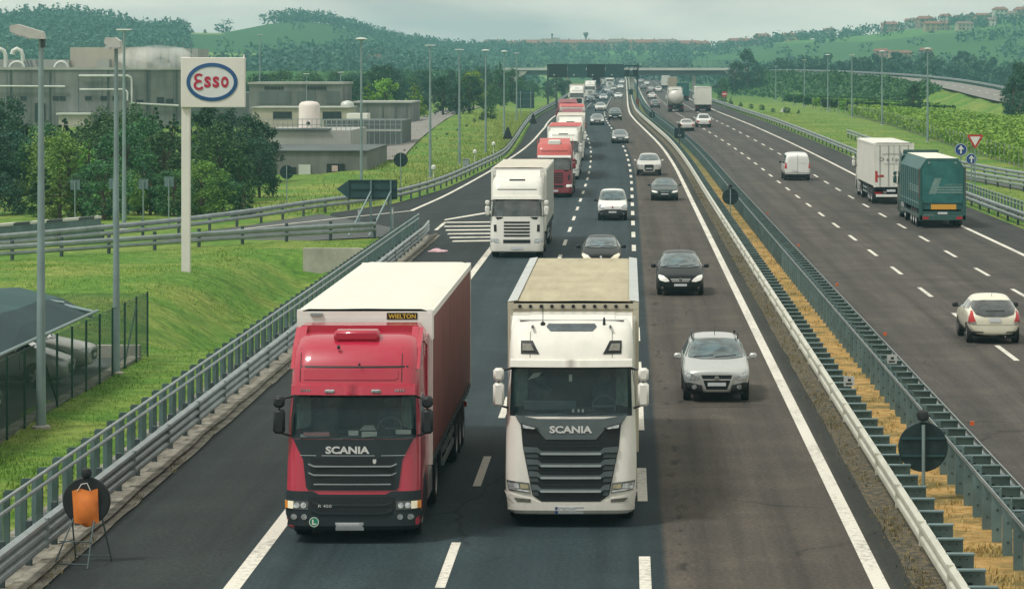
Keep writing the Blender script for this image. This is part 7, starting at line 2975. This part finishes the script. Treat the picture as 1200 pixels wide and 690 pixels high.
# pixel column, row of the eaves' foot, distance, which, yaw, size, label
hs = [(1043, 41, 2250, 0, .2, 1.2, 'pink house right of the tall cypress on the right-hand ridge'), (1066, 40, 2260, 2, -.1, .9, 'pale tall house on the ridge, between the pink house and a dark tree'),
      (1084, 37, 2230, 0, .3, 1.3, 'large pinkish house on the ridge, left of the white roofs'), (1098, 45, 2050, 3, .1, 1.0, 'long ochre house with a reddish roof just below the ridge'),
      (1108, 32, 2280, 2, -.2, 1.0, 'white house on the ridge, left of a big round tree'), (1124, 30, 2280, 4, .15, 1.1, 'small white house with a brown roof on the ridge beside the round tree'),
      (1140, 31, 2260, 1, 0, 1.0, 'cream house on the ridge, right of the round tree'), (1156, 26, 2250, 3, .1, 1.0, 'long ochre house near the top of the ridge'), (1172, 24, 2220, 2, .2, 1.1, 'tall white house at the highest point of the village'),
      (1187, 30, 2150, 4, -.1, 1.0, 'small white house below the highest point of the village'), (1199, 22, 2180, 0, .1, 1.3, 'pink house cut off by the right edge on the hilltop'), (1130, 44, 2000, 1, .2, .9, 'cream house half-way down the slope below the round tree'),
      (1162, 40, 2050, 4, -.3, .9, 'lone white house with a brown roof on the slope at the right'), (1033, 74, 1500, 0, .1, .6, 'pinkish farmhouse behind the lamp heads at the foot of the right hill'), (1055, 75, 1480, 3, .2, .5, 'long low pinkish farmhouse at the foot of the right hill'),
      (1085, 75, 1480, 0, -.1, .55, 'pink farmhouse among the trees at the foot of the right hill'), (868, 60, 2600, 3, .2, 1.3, 'long ochre roofed house on the low ridge right of the overpass'), (850, 62, 2700, 1, .1, 1.2, 'cream house on the low ridge above the overpass end'),
      (893, 54, 2500, 0, .1, 1.4, 'pink house on the low ridge right of the tall dark tree'), (930, 48, 2450, 3, 0, 1.0, 'ochre house on the right ridge beside round dark bushes'), (972, 43, 2450, 2, .2, 1.0, 'pale house on the right ridge above the striped field'),
      (565, 62, 2700, 3, .1, 1.2, 'ochre house at the left end of the distant village'), (578, 59, 2750, 1, .0, 1.6, 'big cream villa with a flat roof in the distant village'), (592, 60, 2760, 3, .2, 1.5, 'long ochre block in the middle of the distant village'),
      (607, 60, 2750, 0, .1, 1.3, 'pink house at the right end of the distant village'), (437, 78, 1250, 0, .2, .75, 'reddish farmhouse before the left hill, by the big dark tree')]
cnt = {}
for px, py, d, k, yaw, s, lab in hs:
    if d > 1900:
        nd_ = min(d * .9, interp(RDIST, px) + 30)
        s *= nd_ / d * .82
        d = nd_
    u = (px - VX) / F
    X = u * d
    z = gz(X, d)
    r_ = protos[k]
    if k not in cnt:
        o = r_
        o.location, o.rotation_euler, o.scale = (X, d, z), (0, 0, yaw), (s, s, s)
        cnt[k] = 1
    else:
        o = copy_tree(r_, (X, d, z), yaw, None, s)
    tag(o, lab, 'house', 'houses on the hills')
# low town roofs along the far ridge
for i, px in enumerate((628, 645, 662, 682, 702, 724, 744, 762, 782, 803, 822)):
    d = 2210
    X = (px - VX) / F * d
    k = (3, 1, 0, 3, 0, 1, 3, 0, 1, 3, 0)[i]
    o = copy_tree(protos[k], (X, d, gz(X, d) - 1), rnd.uniform(-.3, .3), None, 1.1)
    tag(o, 'low house of the far town on the skyline above the overpass', 'house', 'houses of the far town')
for px, y1, lab in ((647, 40, 'thin mast with a crossbar on the skyline above the overpass'), (686.5, 39, 'slender water tower on the skyline, right of the thin mast')):
    d = 2240
    X = (px - VX) / F * d
    z0 = gz(X, d)
    h = HC + (VY - y1) * d / F - z0
    root = empty('mast', (X, d, z0), 0, lab, 'mast')
    MB().tube([(0, 0, -5), (0, 0, h * .85), (0, 0, h)], [.8, .5, .45], 8).build('shaft', wall_grey, root)
    if px > 660:
        MB().lathe([(.5, h - 4), (1.9, h - 1), (1.9, h + .3), (.4, h + .6)], 'z', (0, 0, 0), 12).build('tank', wall_grey, root)
    else:
        MB().box(-.3, 6, -.3, .3, h * .72, h * .75).build('crossbar', wall_grey, root)
        MB().lathe([(.5, h - 1.5), (.9, h - 1), (.9, h), (.3, h + .3)], 'z', (0, 0, 0), 8).build('head', wall_grey, root)
d = 1800
for px, y0, y1, lab in ((108, 38, 12, 'radio mast standing among the trees on the left hilltop'),):
    X = (px - VX) / F * d
    z0 = gz(X, d)
    h = HC + (VY - y1) * d / F - z0
    root = empty('mast', (X, d, z0), 0, lab, 'mast')
    m = MB()
    for sx, sy in ((-1, -1), (1, -1), (1, 1), (-1, 1)):
        m.bar((sx * 1.2, sy * 1.2, -3), (sx * .5, sy * .5, h), .35, .35)
    for k in range(8):
        z = h * k / 8
        m.bar((-1.1, -1.1, z), (1.0, -1.0, z + h / 8), .2, .2)
    m.build('lattice', steel_dark, root)
    MB().box(-1.2, 2.5, -.6, .6, h - 2.4, h - 1).build('antenna', steel_dark, root)
# ---------------------------------------------------------------- trees
pr = random.Random(21)
bark = plain('bark', (.09, .075, .055), .9, 0, .3, 3, .4)
lf_mid = leafmat('leaf_mid', (.014, .062, .034), (.10, .235, .07))
lf_light = leafmat('leaf_light', (.06, .16, .03), (.25, .42, .08))
lf_dark = leafmat('leaf_dark', (.012, .048, .034), (.055, .15, .075))
lf_far = leafmat('leaf_far', (.018, .065, .045), (.07, .17, .085))
lf_lime = leafmat('leaf_lime', (.10, .24, .02), (.32, .46, .05))


def leaf(mb, p, s, up=.3):
    a = Vector((pr.gauss(0, 1), pr.gauss(0, 1), pr.gauss(0, 1) + up)).normalized()
    b = a.cross(Vector((pr.gauss(0, 1), pr.gauss(0, 1), pr.gauss(0, 1)))).normalized()
    c = a.cross(b) * (s * .42)
    b = b * (s * .62)
    o = len(mb.v)
    mb.v += [tuple(p - b), tuple(p + c * .9 + a * s * .1), tuple(p + b), tuple(p - c * .9 + a * s * .1)]
    mb.f.append((o, o + 1, o + 2, o + 3))
    mb.m.append(0)


def crown(mb, kind, h, w, ncl, per, s, z0=.18):
    "clumps of leaves through the volume of a crown of height h, width w; returns clump centres"
    cs = []
    for i in range(ncl):
        for _ in range(40):
            t_ = pr.random()
            if kind == 'cone':
                rr = (1 - t_) ** .8 * .95 + .05
            elif kind == 'column':
                rr = min(1, (1 - t_) * 3.5 + .12) * (.55 + .45 * min(1, t_ * 5))
            elif kind == 'dome':
                rr = math.sqrt(max(0, 1 - (t_ * 1.02) ** 2.4))
            else:
                rr = math.sqrt(max(.02, 1 - (2 * t_ - .9) ** 2 / 1.25))
            a = pr.random() * 2 * math.pi
            q = math.sqrt(pr.random())
            q = .35 + .65 * q
            c = Vector((rr * q * math.cos(a) * w / 2, rr * q * math.sin(a) * w / 2, h * (z0 + (1 - z0) * t_)))
            if all((c - o).length > w * .10 for o in cs):
                break
        cs.append(c)
        rc = w * pr.uniform(.11, .19) * (1 if kind != 'cone' else .8 * (1.1 - t_))
        for k in range(per):
            d_ = Vector((pr.gauss(0, 1), pr.gauss(0, 1), pr.gauss(0, .75)))
            d_ = d_.normalized() * rc * (.45 + .65 * pr.random())
            leaf(mb, c + d_, s * pr.uniform(.6, 1.3))
    return cs


def tree_proto(kind, h, w, ncl, per, s, mat, z0=.18):
    root = empty('tree', (0, -200, -50))
    mb = MB()
    cs = crown(mb, kind, h, w, ncl, per, s, z0)
    mb.build('crown', mat, root)
    m = MB()
    top = h * (.95 if kind in ('cone', 'column') else .72)
    r0 = h * .022
    pts = [Vector((0, 0, -.6)), Vector((.02 * h * pr.uniform(-1, 1), 0, h * .25)), Vector((.03 * h * pr.uniform(-1, 1), .02 * h, h * .5)), Vector((0, 0, top))]
    m.tube(pts, [r0 * 1.3, r0, r0 * .75, r0 * .2], 7)
    for c in cs[::3]:
        zb = min(c.z * .75, h * .55)
        m.tube([Vector((0, 0, zb)), Vector((c.x * .5, c.y * .5, (zb + c.z) / 2 + .04 * h)), c], [r0 * .5, r0 * .3, r0 * .1], 5)
    m.build('trunk', bark, root)
    return root


PT = {
    'mid': [tree_proto('round', 7, 4.8, 50, 96, 0.222, lf_mid, .06), tree_proto('dome', 7, 5.4, 52, 93, 0.237, lf_mid, .05), tree_proto('round', 7, 3.6, 46, 96, 0.207, lf_mid, .05), tree_proto('cone', 7, 4.2, 52, 89, 0.222, lf_mid, .04)],
    'light': [tree_proto('round', 6, 4.4, 46, 96, 0.207, lf_light, .05), tree_proto('dome', 6, 4.8, 48, 93, 0.207, lf_light, .05), tree_proto('cone', 6, 3.8, 44, 93, 0.192, lf_light, .04)],
    'dark': [tree_proto('round', 8, 5.2, 52, 96, 0.252, lf_dark, .05), tree_proto('dome', 8, 6.4, 56, 96, 0.266, lf_dark, .05), tree_proto('round', 8, 4.2, 48, 93, 0.237, lf_dark, .04)],
    'cone': [tree_proto('cone', 6, 3.0, 44, 93, 0.192, lf_dark, .06)],
    'lime': [tree_proto('cone', 5, 3.2, 40, 93, 0.207, lf_lime, .12), tree_proto('round', 5, 3.4, 36, 93, 0.207, lf_lime, .15)],
    'far': [tree_proto('round', 9, 7.5, 34, 44, .8, lf_far, .06), tree_proto('dome', 9, 9.5, 36, 44, .85, lf_far, .05), tree_proto('round', 10, 6.5, 34, 42, .75, lf_far, .06)],
    'cypress': [tree_proto('column', 12, 2.6, 36, 40, .6, lf_dark, .03)],
}
PH = {'mid': 7, 'light': 6, 'dark': 8, 'cone': 6, 'lime': 5, 'far': 9, 'cypress': 12}
used = set()
ORD = ['first', 'second', 'third', 'fourth', 'fifth', 'sixth', 'seventh', 'eighth', 'ninth', 'tenth', 'eleventh', 'twelfth', 'thirteenth', 'fourteenth', 'fifteenth', 'sixteenth', 'seventeenth', 'eighteenth',
       'nineteenth', 'twentieth', 'twenty-first', 'twenty-second', 'twenty-third', 'twenty-fourth', 'twenty-fifth', 'twenty-sixth', 'twenty-seventh', 'twenty-eighth', 'twenty-ninth', 'thirtieth']


def plant_tree(kind, px, ytop, d, label, group, name='tree', cat='tree', wide=1.0, sink=0.0):
    X = (px - VX) * d / F
    z = gz(X, d) - sink
    h = HC + (VY - ytop) * d / F - z
    src = PT[kind][pr.randrange(len(PT[kind]))]
    s = h / PH[kind]
    sc = (s * wide * pr.uniform(.85, 1.2), s * wide * pr.uniform(.85, 1.2), s)
    if src.name not in used:
        used.add(src.name)
        o = src
        o.location, o.rotation_euler, o.scale = (X, d, z), (0, 0, pr.random() * 6.28), sc
    else:
        o = copy_tree(src, (X, d, z), pr.random() * 6.28, None, sc)
    o.name = name
    return tag(o, label, cat, group)


G1 = 'belt of trees below the factory'
rowb = [(-12, 126), (8, 122), (30, 143), (52, 150), (76, 140), (98, 152), (118, 137), (138, 134), (158, 130), (180, 127), (203, 131), (226, 130), (247, 127), (268, 131), (290, 137), (307, 150)]
for i, (px, y) in enumerate(rowb):
    k = 'dark' if px < 20 or px > 240 else 'cone' if px in (30, 76) else 'mid'
    plant_tree(k, px, y + pr.uniform(-5, 4), pr.uniform(212, 236), ('dark' if k != 'mid' else 'mid-green') + ' tree in the back row below the factory, %s from the left' % ORD[i], G1, wide=1.05)
rowm = [(-8, 165), (14, 158), (36, 166), (58, 157), (80, 161), (104, 160), (126, 150), (148, 156), (170, 148), (194, 152), (232, 148), (256, 150), (282, 158), (304, 172)]
for i, (px, y) in enumerate(rowm):
    k = 'light' if px in (58, 80, 104, 232) else 'dark' if px < 20 or px > 270 else 'mid'
    plant_tree(k, px, y + pr.uniform(-7, 5), pr.uniform(188, 206), {'light': 'light green', 'dark': 'dark', 'mid': 'mid-green'}[k] + ' tree in the middle row below the factory, %s from the left' % ORD[i], G1, wide=1.1)
rowf = [(-5, 200), (22, 208), (48, 196), (70, 190), (96, 200), (122, 198), (150, 203), (176, 196), (204, 200), (236, 198), (262, 205), (286, 214)]
for i, (px, y) in enumerate(rowf):
    k = 'mid' if i % 3 else 'light' if px > 60 else 'dark'
    plant_tree(k, px, y + pr.uniform(-9, 6), pr.uniform(170, 183), {'light': 'light green', 'dark': 'dark', 'mid': 'mid-green'}[k] + ' low tree in the front row by the exit road, %s from the left' % ORD[i], G1, wide=1.35)

G2 = 'trees behind the concrete works'
lst = [('dark', 447, 79, 470, 1.3, 'broad dark tree behind the two light green trees, left of the service road'), ('dark', 424, 92, 460, 1.0, 'dark tree at the left of the broad dark tree'), ('dark', 466, 84, 480, 1.0, 'dark tree at the right of the broad dark tree'),
       ('lime', 431, 97, 415, 1.15, 'left one of two small light green trees beside the dome'), ('lime', 452, 95, 415, 1.15, 'right one of two small light green trees beside the dome'), ('lime', 485, 98, 425, 1.1, 'light green tree above the end of the long low building'),
       ('dark', 519, 92, 432, 1.25, 'very dark tree at the bend of the service road, left of the pair'), ('dark', 550, 90, 436, 1.35, 'very dark tree at the bend of the service road, right of the pair'), ('lime', 555, 86, 470, .9, 'bright yellow-green tree top behind the very dark trees'),
       ('dark', 535, 100, 428, 1.2, 'low very dark tree between the two taller dark trees'), ('mid', 585, 72, 560, .9, 'tall mid-green tree by the last lamp posts, near the bank'), ('mid', 600, 82, 585, .9, 'mid-green tree at the foot of the bank beside the tall one'),
       ('mid', 575, 100, 500, 1.2, 'rounded green tree right of the very dark trees'), ('dark', 496, 112, 445, 1.2, 'dark bush-like tree behind the light green tree'), ('mid', 330, 84, 560, 1.2, 'tree behind the grey building with louvres, on its left'),
       ('mid', 360, 86, 560, 1.3, 'tree behind the grey building with louvres, in the middle'), ('mid', 392, 84, 560, 1.2, 'tree behind the grey building with louvres, on its right'), ('dark', 412, 88, 540, 1.1, 'dark tree right of the grey building with louvres'),
       ('dark', 304, 88, 540, 1.2, 'dark tree just right of the oil company sign'), ('dark', 285, 96, 470, 1.0, 'dark tree behind the board of the oil company sign')]
for k, px, y, d, w, lab in lst:
    plant_tree(k, px, y, d, lab, G2, wide=w)
for i, (px, y, d, k) in enumerate([(402, 92, 500, 'dark'), (436, 86, 520, 'mid'), (478, 90, 540, 'mid'), (494, 84, 600, 'dark'), (508, 90, 620, 'mid'), (528, 84, 640, 'dark'), (546, 80, 660, 'mid'), (566, 80, 650, 'dark'), (590, 88, 700, 'dark'), (612, 90, 740, 'dark'),
                                   (624, 94, 720, 'mid'), (604, 98, 560, 'dark'), (590, 104, 520, 'mid'), (566, 108, 480, 'dark')]):
    plant_tree(k, px, y, d, ('dark' if k == 'dark' else 'mid-green') + ' tree in the thick wood between the works and the overpass, %s from the left' % ORD[i], G2, wide=1.25)
G3 = 'trees by the overpass'
for k, px, y, d, w, lab in [('dark', 876, 60, 800, 1.0, 'tall dark tree at the right end of the overpass'), ('dark', 862, 74, 780, 1.1, 'lower dark tree left of the tall one at the right end of the overpass'), ('dark', 888, 76, 790, 1.0, 'lower dark tree right of the tall one at the right end of the overpass'),
                            ('mid', 846, 92, 740, 1.2, 'small tree under the right end of the overpass'), ('dark', 652, 92, 700, 1.3, 'dark tree behind the left leg of the sign gantry'), ('dark', 640, 97, 690, 1.2, 'dark tree left of the sign gantry leg'),
                            ('dark', 665, 95, 720, 1.0, 'dark tree under the left part of the overpass'), ('dark', 1070, 101, 440, .85, 'small round dark tree on the slope below the climbing road'), ('dark', 1194, 76, 420, .8, 'dark tree cut off by the right edge beside the climbing road'),
                            ('dark', 1188, 92, 410, .9, 'lower dark tree just left of the one at the right edge')]:
    plant_tree(k, px, y, d, lab, G3, wide=w)
G4 = 'trees beyond the climbing road'
i = 0
for px in range(906, 1205, 13):
    y = 66 + 7 * noise.noise(Vector((px * .035, 0, 4))) + pr.uniform(-2, 4)
    plant_tree('far', px + pr.uniform(-4, 4), y + 6, pr.uniform(960, 1080), 'round bluish-green tree in the row beyond the climbing road, %s from the left' % ORD[i], G4, wide=1.0, sink=2)
    i += 1
G5 = 'skyline trees on the left hill'
sky_l = [('far', 12, 26, 1650), ('far', 30, 21, 1700), ('cypress', 55, 9, 1720), ('far', 75, 13, 1740), ('far', 93, 17, 1720), ('cypress', 137, 24, 1720), ('far', 125, 27, 1720), ('far', 162, 31, 1740), ('far', 178, 33, 1740), ('far', 197, 31, 1750), ('far', 215, 30, 1730), ('far', 225, 35, 1750),
         ('far', 240, 36, 1760), ('far', 330, 20, 1930), ('far', 350, 19, 1940), ('far', 362, 20, 1940), ('cypress', 395, 20, 1980), ('cypress', 400, 20, 2000), ('far', 380, 23, 1960), ('far', 425, 32, 2060), ('far', 440, 38, 2120), ('far', 460, 44, 2180), ('far', 478, 45, 2240)]
for i, (k, px, y, d) in enumerate(sky_l):
    d = min(d, interp(RDIST, px) + 20)
    plant_tree(k, px, y, d, ('slim dark conifer' if k == 'cypress' else 'round bluish tree') + ' on the skyline of the left hill, %s from the left' % ORD[i], G5, sink=1.5)
G6 = 'trees among the hill houses'
sky_r = [('far', 912, 40, 2400), ('far', 945, 41, 2420), ('far', 965, 39, 2440), ('far', 1000, 37, 2420), ('cypress', 1037, 25, 2230), ('far', 1057, 33, 2230), ('far', 1066, 27, 2280), ('far', 1117, 21, 2250), ('far', 1123, 22, 2250), ('far', 1148, 27, 2230), ('far', 1160, 19, 2260), ('far', 1168, 21, 2230), ('far', 1092, 36, 2000), ('far', 1100, 45, 1950), ('far', 1040, 55, 1800), ('far', 1180, 34, 2100), ('far', 1196, 30, 2080), ('far', 1076, 34, 2200), ('far', 1088, 33, 2200), ('far', 1104, 28, 2260), ('far', 1133, 27, 2230), ('far', 1143, 30, 2180), ('far', 1152, 25, 2200), ('far', 1176, 26, 2160), ('far', 1190, 26, 2140), ('far', 1046, 38, 2200), ('far', 985, 40, 2400), ('far', 900, 47, 2400), ('far', 880, 50, 2400)]
for i, (k, px, y, d) in enumerate(sky_r):
    d = min(d * .9, interp(RDIST, px) + 20)
    plant_tree(k, px, y, d, ('slim dark cypress' if k == 'cypress' else 'round bluish tree') + ' among the houses of the right ridge, %s from the left' % ORD[i], G6, sink=2)

# bushes along the verge
lf_bush = lf_dark
G7 = 'bushes along the service road'
bp_ = [(566, 130, 395), (556, 139, 380), (547, 146, 360), (536, 151, 345), (524, 156, 330), (512, 161, 318), (500, 168, 300), (488, 172, 290), (474, 175, 282), (445, 176, 285), (433, 178, 288), (468, 138, 400), (456, 142, 395), (478, 134, 410), (444, 146, 392), (575, 124, 405)]
for i, (px, y, d) in enumerate(bp_):
    plant_tree('dark' if i % 3 else 'mid', px, y, d, 'low dark bush along the service road, %s in the row counted from the overpass' % ORD[i] if i < 9 or i == 15 else 'low dark bush by the concrete works, %s in the row' % ORD[i], G7, 'bush', 'bush', 1.7)
G8 = 'bushes along the right barrier'
for i, (px, y, d) in enumerate([(856, 116, 560), (868, 119, 540), (880, 122, 510), (893, 123, 490), (906, 127, 470), (922, 126, 460), (936, 128, 455), (846, 110, 600), (1046, 163, 345), (1058, 166, 335), (1076, 172, 318)]):
    plant_tree('mid', px, y, d, 'leafy bush behind the right barrier beside the field, %s in the row' % ORD[i], G8, 'bush', 'bush', 1.6)

# woods that read as one mass on the far hills
wm_ = MB()
n = 0
wr_ = random.Random(5)
while n < 3000:
    px = wr_.uniform(-120, 620)
    d = wr_.uniform(980, 2250)
    X = (px - VX) / F * d
    a = noise.noise(Vector((X * .006, d * .0032, 1.7)))
    if px < 215:
        p = .9 if d > 1150 else .6
    elif px < 400:
        p = .9 if a > .05 else .02
        if d > 1500 and px < 330:
            p *= .3
    else:
        p = .8 if a > -.12 else .1
    if wr_.random() > p or d > interp(RDIST, px) + 40:
        continue
    z = gz(X, d)
    w, h = wr_.uniform(7, 13), wr_.uniform(5, 9.5)
    if px < 160 and wr_.random() < .15:
        w, h = 4, 12
    for k in range(34):
        v_ = Vector((wr_.gauss(0, 1), wr_.gauss(0, 1), wr_.gauss(0, 1))).normalized() * (.55 + .5 * wr_.random())
        c = Vector((X + v_.x * w / 2, d + v_.y * w / 2, z + h * .48 + v_.z * h / 2))
        leaf(wm_, c, wr_.uniform(1.1, 2.1), .8)
    n += 1
tag(wm_.build('woods', leafmat('leaf_hill', (.018, .07, .055), (.06, .15, .085))), 'bluish woods covering the hill at the left', 'woods', kind='stuff')
wm_ = MB()
n = 0
while n < 700:
    px = wr_.uniform(600, 1330)
    d = wr_.uniform(1120, 2320)
    if d > interp(RDIST, px) + 60:
        continue
    X = (px - VX) / F * d
    a = noise.noise(Vector((X * .005, d * .0035, 8.3)))
    hedge = abs(noise.noise(Vector((X * .004, d * .004, 5.1)))) < .035
    p = .8 if a > .22 or hedge else .015
    if px < 880 and d > 1500:
        p = .38 if d > 1900 else .12
    if wr_.random() > p:
        continue
    z = gz(X, d)
    w, h = wr_.uniform(6, 11), wr_.uniform(4.5, 8.5)
    for k in range(32):
        v_ = Vector((wr_.gauss(0, 1), wr_.gauss(0, 1), wr_.gauss(0, 1))).normalized() * (.55 + .5 * wr_.random())
        leaf(wm_, Vector((X + v_.x * w / 2, d + v_.y * w / 2, z + h * .48 + v_.z * h / 2)), wr_.uniform(1.2, 2.2), .8)
    n += 1
tag(wm_.build('woods', MATS['leaf_hill']), 'hedges and copses scattered over the right hillside and the far plain', 'woods', kind='stuff')

# ---------------------------------------------------------------- vineyard on the right
vm = leafmat('vine_leaf', (.11, .29, .03), (.27, .50, .06))
vd = leafmat('vine_leaf_shaded_side', (.018, .06, .02), (.06, .15, .035))  # darker copy of the vine green, the rows' shade put into its colour
m = MB()
vr = random.Random(9)
n = 0
while n < 36000:
    d = vr.uniform(228, 452)
    X = vr.uniform(34, 74)
    if X > min(74, (1260 - VX) * d / F) or X > 50 + (d < 400) * 8 + (d < 330) * 8:
        continue
    lump = noise.noise(Vector((X * .5, d * .2, 0)))
    rowp = abs((X - 34) % 2.6 - 1.3) / 1.3
    z = gz(X, d) + 1.35 + .38 * lump + .2 * (1 - rowp) + vr.uniform(-.15, .15)
    if rowp > .8 and vr.random() < .6:
        z -= .5
    leaf(m, Vector((X, d, z)), vr.uniform(.26, .55), 2.2)
    n += 1
n = 0
while n < 5000:
    d = vr.uniform(228, 452)
    leaf(m, Vector((34 + vr.uniform(-.3, .2), d, gz(34, d) + vr.uniform(.35, 1.6))), vr.uniform(.2, .45), 0)
    n += 1
tag(m.build('vineyard', vm), 'bright green vineyard canopy filling the field at the right', 'vineyard', kind='stuff')
m = MB()
d = 232
while d < 452:
    m.box(33.75, 33.85, d, d + .1, gz(34, d) - .2, gz(34, d) + 1.75)
    d += 3.2
root = m.build('vine_posts', plain('vine_post_grey', (.26, .27, .25), .8))
tag(root, 'grey vineyard end posts along the edge of the field', 'posts', kind='stuff')
for i, d in enumerate((458, 468, 480, 494, 510, 528, 550, 575)):
    m = MB()
    x0, x1 = 34 - i * .5, 51
    for k in range(2600):
        X = vr.uniform(x0, x1)
        leaf(m, Vector((X, d + vr.uniform(-.5, .5), gz(X, d) + vr.uniform(.7, 2.0) + .25 * noise.noise(Vector((X * .4, d, 0))))), vr.uniform(.28, .5), .4)
    root = empty('vine_row', ((x0 + x1) / 2, d, gz(45, d)), 0, 'long vine row across the field on the right, %s counted from the road' % ORD[i], 'vine row', 'vine rows across the field')
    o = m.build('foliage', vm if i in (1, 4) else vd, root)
    o.location = (-(x0 + x1) / 2, -d, -gz(45, d))
    m = MB()
    X = x0
    while X < x1:
        m.box(X - .06, X + .06, d - .06, d + .06, gz(X, d) - .3, gz(X, d) + 1.9)
        X += 2.2
    o = m.build('stake', MATS['vine_post_grey'], root)
    o.location = (-(x0 + x1) / 2, -d, -gz(45, d))
    tag(o, kind='stuff')

m = MB()
n = 0
scrub = leafmat('bank_scrub', (.02, .075, .03), (.075, .17, .05))
while n < 9000:
    d = vr.uniform(540, 846)
    k_ = [(c_[1], c_[0]) for c_ in SIDE[::-1]]
    X = interp(k_, d) - 5 - abs(vr.gauss(0, 7))
    if X < 26 + cr(d):
        continue
    c = noise.noise(Vector((X * .15, d * .05, 4)))
    leaf(m, Vector((X, d, gz(X, d) + vr.uniform(.1, .9) * (1 + c))), vr.uniform(.5, 1.1), .8)
    n += 1
tag(m.build('undergrowth', scrub), 'dark green scrub on the slope below the climbing road', 'undergrowth', kind='stuff')
m = MB()
n = 0
while n < 9000:
    d = vr.uniform(540, 846)
    X = -30 - abs(vr.gauss(0, 26))
    d = OVER_D - 8 - abs(vr.gauss(0, 11))
    leaf(m, Vector((X, d, gz(X, d) + vr.uniform(.1, .9))), vr.uniform(.5, 1.1), .8)
    n += 1
tag(m.build('undergrowth', scrub), 'green scrub on the bank left of the overpass', 'undergrowth', kind='stuff')

# ---------------------------------------------------------------- grass
gm = leafmat('grass_blade', (.06, .15, .015), (.30, .42, .07), .7)
gy = leafmat('verge_grass', (.12, .20, .035), (.38, .42, .11), .7)
dry = leafmat('dry_grass', (.22, .14, .035), (.56, .42, .17), .8)
weed = leafmat('kerb_weed', (.035, .045, .015), (.32, .25, .09), .8)


def tuft(mb, x, y, z, h, nb, spread, rg):
    for _ in range(nb):
        a = rg.random() * 6.283
        b = Vector((math.cos(a), math.sin(a), 0))
        s = Vector((-b.y, b.x, 0)) * h * .09
        p = Vector((x + rg.gauss(0, spread), y + rg.gauss(0, spread), z - .02))
        tip = p + b * h * rg.uniform(.2, .8) + Vector((0, 0, h * rg.uniform(.5, 1.0)))
        mid = (p + tip) / 2 + Vector((0, 0, h * .12))
        o = len(mb.v)
        mb.v += [tuple(p - s), tuple(p + s), tuple(mid + s * .8), tuple(mid - s * .8), tuple(tip)]
        mb.f += [(o, o + 1, o + 2, o + 3), (o + 3, o + 2, o + 4)]
        mb.m += [0, 0]


gr_ = random.Random(3)
m = MB()
n = 0
while n < 15000:
    d = 46 + 106 * gr_.random() ** 1.3
    px = gr_.uniform(-30, 480)
    X = (px - VX) * d / F
    if X > -11.7 or in_lot(X, d):
        continue
    nd = seg_near([(a, b, 0) for a, b in RAMP_N], X, d)[0]
    if nd < .4 or (X < -20 and d > 60 and X * .82 + d > 118 + 0 and False):
        continue
    # nothing on the exit road itself
    if d > interp(sorted(RAMP_N), X) - .3 and X < -10.5:
        continue
    c = noise.noise(Vector((X * .3, d * .12, 2)))
    if c < -.25 and gr_.random() < .6:
        continue
    tuft(m, X, d, gz(X, d), gr_.uniform(.04, .12) + .08 * max(0, c), 3, .12, gr_)
    n += 1
tag(m.build('grass', gm), 'short green grass on the bank beside the left barrier', 'grass', kind='stuff')
m = MB()
n = 0
while n < 11000:
    d = gr_.uniform(176, 470)
    rail = interp([(p[1], p[0]) for p in RAIL_F[4:]], d) - .5
    lat = rail - abs(gr_.gauss(0, 4.0)) - .2
    X = lat + (cr(d) if d > 180 else 0)
    tuft(m, X, d, gz(X, d), gr_.uniform(.14, .34), 3, .25, gr_)
    n += 1
for k in range(6500):
    d = gr_.uniform(150, 470)
    lat = 22.2 + abs(gr_.gauss(0, 6))
    X = lat + cr(d)
    if lat > 34 or (d < 300 and abs(X - interp([(150, 42), (185, 34), (215, 29.5), (250, 26.2), (300, 24)], d)) < 3.4):
        continue
    tuft(m, X, d, gz(X, d), gr_.uniform(.08, .25), 3, .25, gr_)
tag(m.build('grass', gy), 'tall yellow-green grass on the verges beside the outer barriers', 'grass', kind='stuff')
m = MB()
n = 0
while n < 2600:
    d = 44 + 170 * gr_.random() ** 1.6
    lat = gr_.uniform(5.60, 6.66)
    c = noise.noise(Vector((lat * 1.5, d * .6, 0)))
    if gr_.random() > .35 + 1.1 * c:
        continue
    tuft(m, lat + cr(d), d, zr(d), gr_.uniform(.04, .11) * (1 + .9 * max(0, c)), 3, .06, gr_)
    n += 1
tag(m.build('grass', dry), 'dry straw-coloured grass between the two median barriers', 'grass', kind='stuff')
m = MB()
n = 0
while n < 2800:
    d = 44 + 190 * gr_.random() ** 1.5
    c = noise.noise(Vector((3.3, d * .5, 0)))
    if gr_.random() > .5 + .9 * c:
        continue
    lat = gr_.gauss(4.98, .13)
    tuft(m, lat + cr(d), d, zr(d), gr_.uniform(.04, .11), 3, .06, gr_)
    n += 1
for k in range(500):
    d = 46 + 100 * gr_.random() ** 1.4
    c = noise.noise(Vector((9.3, d * .35, 0)))
    if c > .0:
        tuft(m, gr_.gauss(-9.85, .1), d, .06, gr_.uniform(.04, .11), 3, .05, gr_)
tag(m.build('weeds', weed), 'brown and green weeds at the foot of the barriers', 'weeds', kind='stuff')
